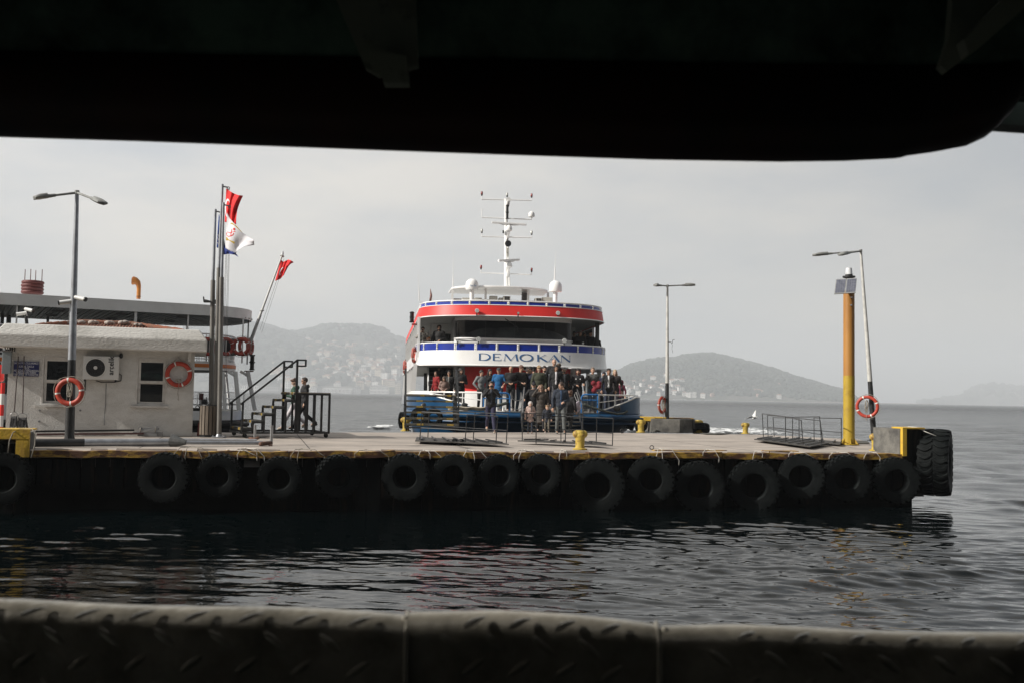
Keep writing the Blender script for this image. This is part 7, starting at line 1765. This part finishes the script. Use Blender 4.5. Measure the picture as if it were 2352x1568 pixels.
def hand(b, wr, el, s, curl=.6, m=1.0):
    d = (wr-el).normalized(); up = Vector((0, 0, 1)) if abs(d.z) < .8 else Vector((0, -1, 0)); sd = d.cross(up).normalized(); nn = sd.cross(d).normalized()
    # sd = across the palm, nn = palm normal
    pc = wr+d*.045*m; R3 = Matrix((sd, d, nn)).transposed(); b.ell(pc, (.040*m, .052*m, .017*m), 10, 7, R3)
    for i, (o_, L_) in enumerate(((-.030, .062), (-.010, .074), (.011, .070), (.031, .054))):
        a = wr+d*.085*m+sd*o_*m; c1 = d*math.cos(curl*.6)-nn*math.sin(curl*.6)*1; c2 = d*math.cos(curl*1.7)-nn*math.sin(curl*1.7)
        k = a+c1*L_*.5*m; e = k+c2*L_*.55*m; b.capsule(a-d*.02*m, k, .0095*m, .009*m, 6); b.capsule(k, e, .009*m, .0075*m, 6)
    t0 = wr+d*.03*m-sd*.032*m*s; t1 = t0-sd*.028*m*s+d*.03*m-nn*.012*m; t2 = t1+d*.03*m-nn*.015*m; b.capsule(t0, t1, .012*m, .0105*m, 6); b.capsule(t1, t2, .010*m, .0085*m, 6)
PEOPLE = {}
def person(label, pos, h=1.74, rz=0.0, skin=0, top=(.02, .02, .022), topk=None, legs_c=(.02, .02, .03), hair=(.03, .02, .015), hs='short', arms=('down', 'down'), legs='stand', hem=.80, head=(0, 0), shoes=(.03, .03, .03), collar=None, inner=None, hood=False, beard=None, cap=None, glasses=False, scarf=None, child=False, lean=0.0, group=None, bulk=1.0, sleeve='long', hemw=1.0, name='person', badges=False):
    k = h/1.75; V = lambda x, y, z: Vector((x, y, z))
    hr = 1.0 if not child else 1.28           # children have larger heads
    hc = V(0, -.025, 1.625 if not child else 1.59); nk = V(0, .01, 1.46)
    yaw, pit = math.radians(head[0]), math.radians(head[1]); HR = Matrix.Rotation(yaw, 3, 'Z') @ Matrix.Rotation(pit, 3, 'X')
    H = lambda x, y, z: hc + HR @ (V(x, y, z)*hr)
    ln = Matrix.Rotation(lean, 3, 'X')
    def bend(p): return p if p.z < .95 else V(0, 0, .95)+ln @ (p-V(0, 0, .95))
    b = MB()
    # torso, neck, head as one surface
    def blob(mb, c, r, R=None): mb.ell(bend(V(*c)), r, 14, 10, R)
    sw = .185 if h > 1.5 else .165
    def torso(mb, g): 
        mb.ell(bend(V(0, .01, .96)), (.155+g, .105+g, .12+g), 16, 10); mb.ell(bend(V(0, .0, 1.12)), (.135+g, .10+g, .16+g), 16, 10); mb.ell(bend(V(0, .0, 1.29)), (.165+g, .115+g, .16+g), 16, 10)
        mb.capsule(bend(V(-sw+.02, .01, 1.41)), bend(V(sw-.02, .01, 1.41)), .062+g, .062+g, 12)
    torso(b, 0); b.capsule(bend(V(0, .01, 1.40)), bend(H(0, .02, -.05)), .055, .05, 12)
    hcb = bend(hc); off = hcb-hc; HH = lambda x, y, z: H(x, y, z)+off
    b.ell(HH(0, .012, .02), (.076*hr, .095*hr, .092*hr), 18, 12, HR); b.ell(HH(0, -.022, -.045), (.056*hr, .064*hr, .066*hr), 14, 10, HR); b.ell(HH(0, -.058, -.088), (.026*hr, .022*hr, .02*hr), 10, 7, HR)
    b.capsule(HH(0, -.082, .012), HH(0, -.104, -.022), .009*hr, .0135*hr, 7); b.ell(HH(0, -.078, .030), (.052*hr, .014*hr, .012*hr), 10, 6, HR)
    for s in (-1, 1): b.ell(HH(.077*s, .012, -.008), (.010*hr, .02*hr, .030*hr), 8, 6, HR); b.ell(HH(.040*s, -.060, -.030), (.022*hr, .016*hr, .02*hr), 8, 6, HR)
    # arms
    ar = []
    for s, a in ((1, arms[0]), (-1, arms[1])):
        e, w_ = ARMS[a]; sh = bend(V(sw*s, .01, 1.41)); el = bend(V(e[0]*s, e[1], e[2])); wr = bend(V(w_[0]*s, w_[1], w_[2])); ar.append((sh, el, wr, s))
        b.capsule(sh, el, .047, .037, 10); b.capsule(el, wr, .037, .025, 10); hand(b, wr, el, s, .9 if a in ('camera', 'phone', 'hold', 'rail') else .45)
    lg = []
    for (kn, an), s in zip(LEGS[legs], (1, -1)):
        hp = V(.088*s, .01, .90); kn = V(*kn); an = V(*an); lg.append((hp, kn, an, s)); b.capsule(hp, kn, .080, .052, 12); b.capsule(kn, an, .052, .034, 12); b.capsule(an, an+V(0, -.13, -.045), .035, .03, 8)
    sc = lambda mb: setattr(mb, 'v', [tuple(Vector(p)*k) for p in mb.v])
    sc(b); far = True; body = remesh(b, .013*k, name, skin_t[skin], None, 1)
    tag(body, label, 'person', group); body.location = pos; body.rotation_euler = (0, 0, rz)
    # trousers
    if legs_c:
        b = MB(); b.ell(V(0, .01, .93), (.165, .118, .12), 16, 10)
        for hp, kn, an, s in lg: b.capsule(hp, kn, .094*bulk**.5, .070, 12); b.capsule(kn, an+V(0, 0, .02), .070, .058, 12)
        sc(b); remesh(b, .017*k, 'trousers', cloth_mat(legs_c), body, 2)
    # jacket or coat
    b = MB(); g = .028*bulk; torso(b, g)
    if hem < .88:
        b.ell(bend(V(0, .01, .93)), (.175*hemw+.0, .128, .13), 16, 10)
        if hem < .7:
            for q in np.linspace(.85, hem+.08, 6): b.ell(V(0, .01, q), ((.175+.03*(.85-q))*hemw, .13+.05*(.85-q), .10), 16, 8)
        else: b.ell(bend(V(0, .01, hem+.06)), (.17*hemw, .125, .07), 16, 8)
    for sh, el, wr, s in ar:
        b.capsule(sh, el, .062*bulk, .052*bulk, 12)
        if sleeve == 'long': b.capsule(el, wr.lerp(el, .1), .052*bulk, .040*bulk, 12)
    if collar is not None or hood: b.torus(bend(V(0, .015, 1.475)), .065, .024, 'z', 16, 8)
    if hood: b.ell(bend(V(0, .11, 1.45)), (.10, .06, .075), 12, 8)
    sc(b); jk = remesh(b, .017*k, 'jacket' if sleeve == 'long' else 'shirt', cloth_mat(top, topk), body, 2)
    if inner:
        b = MB(); b.ell(bend(V(0, -.10, 1.27)), (.055, .055, .17), 12, 9); b.ell(bend(V(0, -.06, 1.42)), (.06, .05, .06), 10, 7); b.ell(bend(V(0, -.085, 1.06)), (.05, .058, .12), 10, 7); sc(b); remesh(b, .017*k, 'shirt', cloth_mat(inner), body, 2)
    if badges:
        b = MB()
        for x in (-.09, .08): p = bend(V(x, -.150, 1.33))*k; b.tube(p, p+Vector((0, -.008, 0)), .026, .026, 12)
        b.build('badge', white, body)
    # shoes
    for hp, kn, an, s in lg:
        b = MB(); tilt = an.z-.08; b.capsule(an+V(0, .03, -.035), an+V(0, -.12, -.045-tilt*.4), .045, .038, 10); b.ell(an+V(0, 0, .0), (.045, .05, .045), 10, 7)
        sc(b); b.v = [(p[0], p[1], max(p[2], .001)) for p in b.v]; remesh(b, .014*k, 'shoe', cloth_mat(shoes), body, 1)
    # hair / headwear
    if hs not in ('none',):
        b = MB(); e = lambda c, r: b.ell(HH(*c), [q*hr for q in r], 16, 11, HR)
        if hs in ('short', 'bun', 'cropped', 'bald'):
            th = {'short': .012, 'bun': .012, 'cropped': .006, 'bald': .004}[hs]
            if hs != 'bald': e((0, .026, .038), (.076+th, .092+th, .086+th))
            else:
                e((0, .045, -.005), (.079, .070, .055))
            if hs == 'short': e((0, -.035, .092), (.055, .045, .028))
            if hs == 'bun': e((0, .13, .045), (.04, .04, .04))
        if hs == 'long':
            e((0, .028, .036), (.090, .104, .094))
            for s in (-1, 1): b.capsule(HH(.072*s, .01, .0), HH(.085*s, .0, -.20), .026*hr, .030*hr, 9)
            b.ell(HH(0, .085, -.09), (.085*hr, .035*hr, .16*hr), 12, 9, HR)
        if hs == 'curly':
            r_ = random.Random(int(h*1000)); e((0, .03, .035), (.095, .105, .10))
            for i in range(46):
                a = r_.uniform(0, 2*PI); z = r_.uniform(-.14, .12); rad = .10*math.sqrt(max(.1, 1-(z/.17)**2)); x, y = rad*math.cos(a), .035+rad*math.sin(a)
                if y < -.04 and z < .075: continue
                b.ell(HH(x, y, z), .03*hr, 7, 5)
        if hs == 'wavy':
            r_ = random.Random(int(h*1000)); e((0, .026, .045), (.088, .100, .088))
            for i in range(16): a = r_.uniform(0, 2*PI); b.ell(HH(.06*math.cos(a), .01+.075*math.sin(a), .09+r_.uniform(-.02, .03)), .03*hr, 7, 5)
        if hs in ('cap', 'beanie', 'hood'):
            if hs == 'hood': e((0, .035, .03), (.105, .110, .118)); b.ell(HH(0, .06, -.09), (.09*hr, .07*hr, .09*hr), 12, 8, HR)
            elif hs == 'beanie': e((0, .02, .05), (.089, .102, .09))
            else: e((0, .012, .075), (.095, .115, .048)); b.ell(HH(0, -.085, .058), (.065*hr, .05*hr, .012*hr), 12, 6, HR)
        sc(b); nm = {'cap': 'cap', 'beanie': 'beanie', 'hood': 'hood'}.get(hs, 'hair'); hm = cloth_mat(hair) if nm != 'hair' else mat('hair_%02d_%02d' % (int(hair[0]*200), int(hair[2]*200)), hair, .6, c2=tuple(x*.6 for x in hair), scale=25, bump=.4)
        remesh(b, .012*k, nm, hm, body, 1)
        if nm in ('cap', 'beanie') : 
            b = MB(); b.ell(HH(0, .045, -.01), (.080*hr, .078*hr, .060*hr), 14, 9, HR); sc(b); remesh(b, .012*k, 'hair', mat('hair_15', (.06, .055, .05), .7), body, 1)
    if beard:
        b = MB(); b.ell(HH(0, -.040, -.070), (.055*hr, .054*hr, .040*hr), 14, 9, HR); sc(b); remesh(b, .011*k, 'beard', mat('beard_%02d' % int(beard[0]*99), beard, .9), body, 1)
    b = MB()
    for s in (-1, 1): q = MB(); q.ell(HH(.030*s, -.079, .008)*k, (.011*hr*k, .006*hr*k, .006*hr*k), 8, 5, HR); q.build('eye', eye_m, body, smooth='all', fix=False)
    b.ell(HH(0, -.083, -.050)*k, (.022*hr*k, .008*k, .005*k), 8, 5, HR); b.build('mouth', mouth_m, body, smooth='all', fix=False)
    if glasses:
        b = MB()
        for s in (-1, 1): b.ell(HH(.032*s, -.088, .008)*k, (.026*hr*k, .008*k, .018*k), 10, 6, HR)
        b.tube(HH(-.07, -.06, .012)*k, HH(-.075, .02, .01)*k, .004, .004, 5); b.tube(HH(.07, -.06, .012)*k, HH(.075, .02, .01)*k, .004, .004, 5); b.build('sunglasses', black, body, smooth='all', fix=False)
    if scarf:
        b = MB(); b.torus(bend(V(0, .0, 1.475)), .075, .04, 'z', 18, 8); b.capsule(bend(V(.04, -.10, 1.44)), bend(V(.06, -.13, 1.22)), .035, .03, 8); sc(b); remesh(b, .014*k, 'scarf', cloth_mat(scarf), body, 1)
    body['hands'] = [] if False else 0
    del body['hands']
    M_ = Matrix.Translation(Vector(pos)) @ Matrix.Rotation(rz, 4, 'Z')
    return body, [M_ @ (q[2]*k) for q in ar], M_ @ (hcb*k), M_
def place_deck(zx, zfoot):      # feet on the pier
    return atZ(*Z6(zx, zfoot), DZ)
def place_ship(zx, y, zf=MD):
    p = S6(zx, y); w = SFm.W((p, y, zf)); return w
def S6(zx, y): return SFm.L(Z6(zx, 700), y).x
BLK = (.012, .012, .014); DK = (.022, .022, .026); NAVY = (.015, .02, .045); JEAN = (.07, .11, .17); GRYT = (.12, .13, .13)
def phone(hw, label):
    b = MB(); b.T = Matrix.Translation(hw+Vector((0, -.03, .04))) @ Matrix.Rotation(.6, 4, 'X'); b.box((-.036, -.004, -.07), (.036, .004, .07)); tag(b.build('phone', black), label, 'phone')
GB = 'passengers crowding the ferry bow'; GP = 'people walking off onto the pier'; GU = 'passengers looking out from the upper deck'
# -- on the ferry bow
def onbow(label, zx, y, **kw): 
    kw.setdefault('group', GB); dz = kw.pop('dz', 0); return person(label, SFm.W((S6(zx, y), y, MD+dz)), **kw)
_, hw, _, _ = onbow('person with big curly black hair in black looking down at a phone', 130, -.6, h=1.70, hair=(.012,.010,.010), hs='curly', arms=('phone','phone'), head=(15, 15), top=BLK, legs_c=BLK, rz=.2)
phone((hw[0]+hw[1])/2, 'phone held by the curly haired person on the ferry bow')
onbow('person in a grey sweater with a black jacket round the waist, leaning', 385, -2.5, h=1.60, top=(.20,.21,.21), hair=(.02,.014,.012), arms=('pocket','pocket'), head=(10,10), legs_c=BLK, hem=.92, rz=.5, bulk=1.1)
onbow('woman with long dark hair in black between the grey sweater and blue shirt', 493, -2.2, h=1.66, hs='long', hair=(.015,.011,.01), head=(20,15), top=BLK, rz=.2)
onbow('older man in a dark flat cap, bright blue shirt and black vest', 605, -2.8, h=1.70, hs='cap', hair=(.04,.045,.045), top=(.01,.11,.28), arms=('rail','down'), legs_c=(.10,.17,.26), head=(0,20), sleeve='short', rz=-.15, bulk=1.1)
onbow('grey haired man in a black hooded jacket and white trainers', 757, -2.9, h=1.78, hs='bald', hair=(.14,.12,.10), skin=1, arms=('hold','hold'), hood=True, top=BLK, shoes=(.5,.5,.5), legs='step', legs_c=BLK, head=(-10,18))
onbow('man with reddish hair, dark jacket and blue jeans stepping forward', 885, -2.7, h=1.82, hair=(.12,.05,.03), arms=('hold','hold'), legs='step', legs_c=(.05,.085,.13), head=(30,22), rz=.35, top=DK, shoes=(.08,.09,.1))
onbow('person in a tan coat partly hidden behind the gangway rail', 968, -1.9, h=1.72, hair=(.03,.02,.02), top=(.24,.16,.12), hem=.5, head=(60,25), rz=.8)
onbow('person in a navy coat reaching down to the gangway rail', 1000, -2.6, h=1.78, hs='short', hair=(.02,.018,.018), top=NAVY, arms=('out','down'), head=(-40,20), rz=-.6)
onbow('person seen from behind in a black beanie', 1045, -2.1, h=1.80, hs='beanie', hair=(.02,.02,.02), top=BLK, rz=2.6)
onbow('blond woman in an olive quilted jacket looking down', 1110, -3.0, h=1.76, hs='wavy', hair=(.42,.28,.15), skin=2, top=(.045,.05,.03), bulk=1.35, head=(0,28), hem=.75, dz=.03)
onbow('bearded man in a pale shirt behind the olive quilted jacket', 1178, -1.9, h=1.84, hair=(.03,.02,.015), beard=(.03,.02,.015), top=(.40,.42,.46), head=(15,10))
onbow('tall balding man in a black leather jacket above the crowd', 1298, -2.6, h=1.90, dz=.2, hs='bald', hair=(.08,.05,.035), top=BLK, head=(15,15), bulk=1.2, arms=('down','swing'))
onbow('brown haired man half hidden behind the tall balding man', 1358, -2.0, h=1.86, dz=.08, hair=(.10,.065,.04), hs='wavy', top=DK, head=(20,15))
onbow('woman with dark wavy hair, white jumper and open black jacket', 1325, -3.1, h=1.76, dz=.10, hs='long', hair=(.03,.018,.015), inner=(.62,.60,.62), top=BLK, legs_c=(.10,.10,.11), head=(10,25), legs='step')
onbow('grey haired man with a grey beard in a dark coat', 1427, -2.4, h=1.80, hair=(.30,.30,.30), beard=(.10,.10,.10), top=DK, inner=(.35,.36,.38), head=(0,10))
onbow('bearded crew man in a black sweatshirt with two round badges', 1600, -2.9, h=1.74, hair=(.02,.015,.012), beard=(.02,.015,.012), top=BLK, arms=('down','hold'), badges=True, head=(-5,15), bulk=1.15)
_, hw, _, _ = onbow('shaven man with glasses, dark plaid jumper and blue jeans', 1785, -2.7, h=1.80, hs='cropped', hair=(.20,.14,.10), glasses=False, top=(.10,.105,.10), topk='plaid', legs_c=(.12,.19,.28), arms=('hold','out'), head=(5,12))
b = MB(); c = hw[0]+Vector((.05, -.05, -.05)); rr = random.Random(4)
for i in range(10): b.ell(c+Vector((rr.uniform(-.12,.14), rr.uniform(-.06,.04), rr.uniform(-.26,.14))), rr.uniform(.07,.12), 8, 6)
remesh(b, .02, 'folded_jacket', cloth_mat((.20,.015,.025)), None, 2); tag(COL.objects['folded_jacket'], 'dark red jacket carried over the arm of the plaid jumper man', 'jacket')
onbow('person in navy almost hidden behind the man with the white T-shirt', 1925, -1.4, h=1.66, hair=(.02,.02,.03), top=(.02,.025,.06), head=(-20,10))
onbow('man in a black jacket over a white T-shirt at the right rail', 1985, -2.3, h=1.78, hair=(.015,.012,.012), skin=1, inner=(.60,.60,.60), top=BLK, arms=('down','down'), head=(5,5), legs_c=(.03,.04,.07))
onbow('woman with long blond hair in dark clothes beside the right rail', 2065, -1.9, h=1.76, hs='long', hair=(.45,.34,.22), skin=2, top=(.035,.03,.03), head=(0,5))
onbow('person in dark red at the far right of the bow crowd', 2143, -.6, h=1.35, hs='hood', hair=(.10,.01,.03), top=(.10,.01,.03), rz=-.5, child=True)
onbow('woman in a bright red jacket standing left of the ferry stairs', -178, 1.2, h=1.62, hs='long', hair=(.035,.015,.012), top=(.24,.008,.01), rz=-.9, head=(20,0))
onbow('man in dark sunglasses and a dark jacket below the ferry stairs', 20-40, .2, h=1.62, hs='short', hair=(.02,.015,.014), glasses=True, top=DK, inner=(.22,.21,.19), head=(0,5))
onbow('seated person in a pinkish coat bending forward below the ferry stairs', -78, -.2, h=1.40, hs='long', hair=(.12,.08,.05), top=(.30,.20,.17), lean=.35, arms=('hold','hold'), head=(10,30))
onbow('bare armed person in a dark T-shirt coming down the ferry stairs', 0, 2.9, h=1.80, dz=.74, skin=0, top=(.05,.05,.055), sleeve='short', arms=('out','hold'), legs='step', legs_c=DK)
onbow('person with a shoulder bag higher up on the ferry stairs', -72, 3.2, h=1.70, dz=.95, top=BLK, legs_c=DK, legs='step')
b = MB(); p = SFm.W((S6(-75, 3.0), 2.95, MD+1.88)); b.cbox(p, (.22, .1, .16)); tag(b.build('shoulder_bag', mat('bag_brown', (.06, .045, .04), .7), bevel=.03), 'small brown bag carried on the ferry stairs', 'bag')
# -- coming down and on the pier
def onpier_(label, zx, zf, **kw): kw.setdefault('group', GP); dz = kw.pop('dz', 0); p = place_deck(zx, zf); p.z += dz; return person(label, p, **kw)
onpier_('older woman in a black coat with hair tied back, coming off the gangway', 1190, 985, h=1.68, dz=.42, hs='bun', hair=(.05,.05,.05), top=BLK, hem=.45, bulk=1.1, head=(0,12), group=GP)
onpier_('white bearded man in a black flat cap and black coat', 1040, 1000, h=1.68, dz=.12, hs='cap', hair=(.012,.012,.012), beard=(.50,.50,.50), top=BLK, hem=.55, arms=('down','out'), head=(-10,15), bulk=1.1)
onpier_('woman in a long dark taupe coat shading her eyes with one hand', 1135, 1022, h=1.72, hs='long', hair=(.20,.12,.07), glasses=True, skin=2, top=(.065,.055,.048), hem=.30, hemw=1.05, arms=('down','forehead'), legs='step', legs_c=BLK, head=(-8,5), shoes=BLK)
onpier_('person in a navy hooded vest and grey trousers glancing left', 1382, 1048, h=1.80, hs='bun', hair=(.06,.035,.025), top=(.020,.028,.045), inner=(.03,.06,.12), hood=True, legs_c=GRYT, legs='step', head=(-55,8), rz=.1, bulk=1.15, arms=('hold','down'), shoes=(.12,.13,.12))
onpier_('brown haired person in a black coat with a pale bag, seen from behind', 1500, 1022, h=1.52, hs='curly', hair=(.12,.06,.035), top=(.016,.016,.018), hem=.5, bulk=1.2, rz=2.5, legs='step', legs_c=DK)
p = place_deck(1610, 1020); b = MB(); rr = random.Random(9); c = atY(*Z6(1612, 705), p.y-.1)
for i in range(26): 
    v = Vector((rr.uniform(-1, 1), rr.uniform(-1, 1), rr.uniform(-1, 1))); b.ell(c+Vector((v.x*.075+(.03*v.z), v.y*.05, v.z*.18)), rr.uniform(.04, .07), 8, 6)
bag = remesh(b, .016, 'tote_bag', mat('shiny_pink_bag', (.62, .52, .56), .3, c2=(.45, .42, .50), scale=5, bump=.6, bscale=8), None, 1); tag(bag, 'shiny pale pink bag on the shoulder of the black coated person', 'bag')
b = MB(); b.path([c+Vector((-.06, 0, .2)), c+Vector((-.16, .0, .42)), c+Vector((-.10, .0, .55)), c+Vector((.02, .03, .2))], .008, 5); b.build('strap', white, bag)
onpier_('person with dark curly hair walking behind the navy vest', 1500, 985, h=1.62, dz=.30, hs='curly', hair=(.025,.018,.015), top=BLK, rz=-.8, head=(-30,10))
onpier_('person with light brown hair between the gangway rails', 1440, 960, h=1.66, dz=.45, hs='wavy', hair=(.24,.14,.08), top=DK, rz=2.8)
onpier_('child in a pale pink coat with a white hood and grey scarf', 1003, 1040, h=1.10, child=True, hs='hood', hair=(.55,.50,.48), skin=2, top=(.50,.37,.33), hem=.62, hemw=1.1, bulk=1.25, arms=('hold','down'), scarf=(.09,.09,.09), legs_c=(.03,.04,.06), head=(0,5))
onpier_('blond child in a navy padded coat walking', 1215, 1035, h=.98, child=True, hs='wavy', hair=(.40,.26,.15), skin=2, top=(.018,.022,.035), hem=.62, bulk=1.35, legs='step', legs_c=(.16,.14,.11), head=(5,0), shoes=(.4,.4,.4))
_, hw, hd, M_ = onpier_('man in a dark jacket and navy trousers raising a camera, crossing the pier', 505, 1036, h=1.78, hair=(.04,.03,.025), arms=('camera','camera'), top=(.014,.015,.016), inner=(.04,.05,.07), legs='stride', legs_c=(.022,.022,.055), shoes=(.42,.38,.32), head=(0,0), hem=.84, rz=.12, bulk=1.1)
c = (hw[0]+hw[1])/2+Vector((0, -.06, .08)); t = thing('camera', 'black camera held up to the face of the walking photographer', 'camera', c, 0)
b = MB(); b.box((-.06, -.02, -.035), (.06, .03, .035)); b.box((-.02, -.015, .036), (.02, .025, .055)); b.build('camera_body', black, t, bevel=.006)
b = MB(); b.tube((0, -.021, 0), (0, -.09, 0), .03, .032, 14); b.build('lens', black, t, smooth=True)
# the gangway rails they come down
t = thing('gangway', 'steep black gangway with steps leading from the ferry bow to the pier', 'gangway', atZ(*Z4(1245, 1440), DZ), SA, 'boarding gangways lying on the pier')
SFo = t.location; bx = lambda zx, zy, Y: atY(*Z4(zx, zy), Y)
Yf = t.location.y; Yb = Yf+2.6; 
def lw(p): return Matrix.Rotation(-SA, 4, 'Z') @ (p-SFo)
xr_ = atY(*Z4(1800, 1440), Yf)
for a, c, tp_, tb in ((lw(bx(1245, 1440, Yf)), lw(SFm.W((S(1230, 1270, -3.4).x, -3.4, MD))), lw(bx(1243, 1262, Yf)), lw(SFm.W((S(1262, 1015, -3.4).x, -3.4, MD+.95)))), (lw(bx(1800, 1440, Yf)), lw(SFm.W((S(1760, 1270, -3.4).x, -3.4, MD))), lw(bx(1800, 1195, Yf)), lw(SFm.W((S(1750, 1070, -3.4).x, -3.4, MD+.9))))):
    b = MB(); b.bar(a+Vector((0, 0, .05)), c, .05, .12); b.build('stringer', blackm, t)
    b = MB(); b.tube(a, tp_, .022, .022, 8); b.tube(tp_, tb, .022, .022, 8); b.tube(c, tb, .022, .022, 8); b.tube((a+c)/2, (tp_+tb)/2, .018, .018, 8); b.build('handrail', steel if a.x < .5 else grey_d, t, smooth=True)
a0_ = lw(bx(1245, 1440, Yf)); a1_ = lw(bx(1800, 1440, Yf)); c0_ = lw(SFm.W((S(1230, 1270, -3.4).x, -3.4, MD))); c1_ = lw(SFm.W((S(1760, 1270, -3.4).x, -3.4, MD)))
for i in range(5):
    u = (i+.5)/5; p = a0_.lerp(c0_, u); q = a1_.lerp(c1_, u); b = MB(); b.bar(p, q, .28, .035); b.build('step', tread_m, t)
# -- upper deck
def onup(label, z4x, y, **kw): kw.setdefault('group', GU); dz = kw.pop('dz', 0); return person(label, SFm.W((S(z4x, 560, y).x, y, UD+dz)), **kw)
_, hw, _, _ = onup('man in a plaid shirt photographing from the left of the upper deck', 325, 2.35, h=1.66, arms=('camera','camera'), top=(.36,.34,.30), topk='plaid', inner=(.5,.5,.46), head=(0,5), hair=(.02,.016,.014)); phone((hw[0]+hw[1])/2+Vector((0,0,.03)), 'phone held up by the plaid shirted man on the upper deck')
onup('small child in an orange hat leaning on the upper deck rail', 380, 2.2, h=1.22, child=True, hs='beanie', hair=(.45,.16,.03), top=DK)
onup('large hooded man in a dark coat on the left of the upper deck', 475, 2.2, h=1.74, hs='hood', hair=(.02,.022,.022), beard=(.03,.025,.02), top=(.025,.03,.03), bulk=1.45, skin=1, arms=('hold','down'))
onup('dark silhouette leftmost of the group at the right of the upper deck', 1722, 3.2, h=1.68, hs='beanie', hair=BLK, top=BLK, bulk=1.1)
onup('dark silhouette with a round head in front at the right upper rail', 1778, 2.2, h=1.64, hair=BLK, top=BLK, bulk=1.35, skin=1)
onup('dark silhouette in a grey top behind the round headed passenger', 1818, 2.8, h=1.58, hair=BLK, hs='long', top=(.05,.05,.05))
onup('dark silhouette with a cap like hair at the right upper corner', 1872, 2.5, h=1.66, hs='beanie', hair=BLK, top=BLK, bulk=1.25, rz=.5)
onup('hunched dark passenger leaning on the rail at the far right upper corner', 1915, 3.2, h=1.56, hs='hood', hair=BLK, top=BLK, lean=.4, rz=.3, arms=('rail','rail'))
# -- two men behind the stairs
def onleft(label, z2x, z2y, **kw): return person(label, atZ(*Z2(z2x, z2y), DZ), group='men walking behind the rolling stairs', **kw)
_, hw, _, _ = onleft('young man with wavy brown hair, green jumper and white trousers checking a phone', 1500, 1222, h=1.74, hs='wavy', hair=(.09,.045,.025), skin=2, top=(.03,.075,.05), legs_c=(.62,.58,.60), arms=('phone','phone'), legs='stride', rz=-1.35, head=(0,28), shoes=(.5,.45,.35), hood=True)
phone((hw[0]+hw[1])/2, 'phone in the hands of the young man in the green jumper')
onleft('man in sunglasses, black hooded jacket and black trousers', 1605, 1215, h=1.80, hair=(.05,.03,.02), glasses=True, hood=True, top=BLK, legs_c=BLK, legs='stride', rz=-1.15, head=(8,0), hem=.78, bulk=1.12, arms=('down','swing'), shoes=(.05,.05,.05))
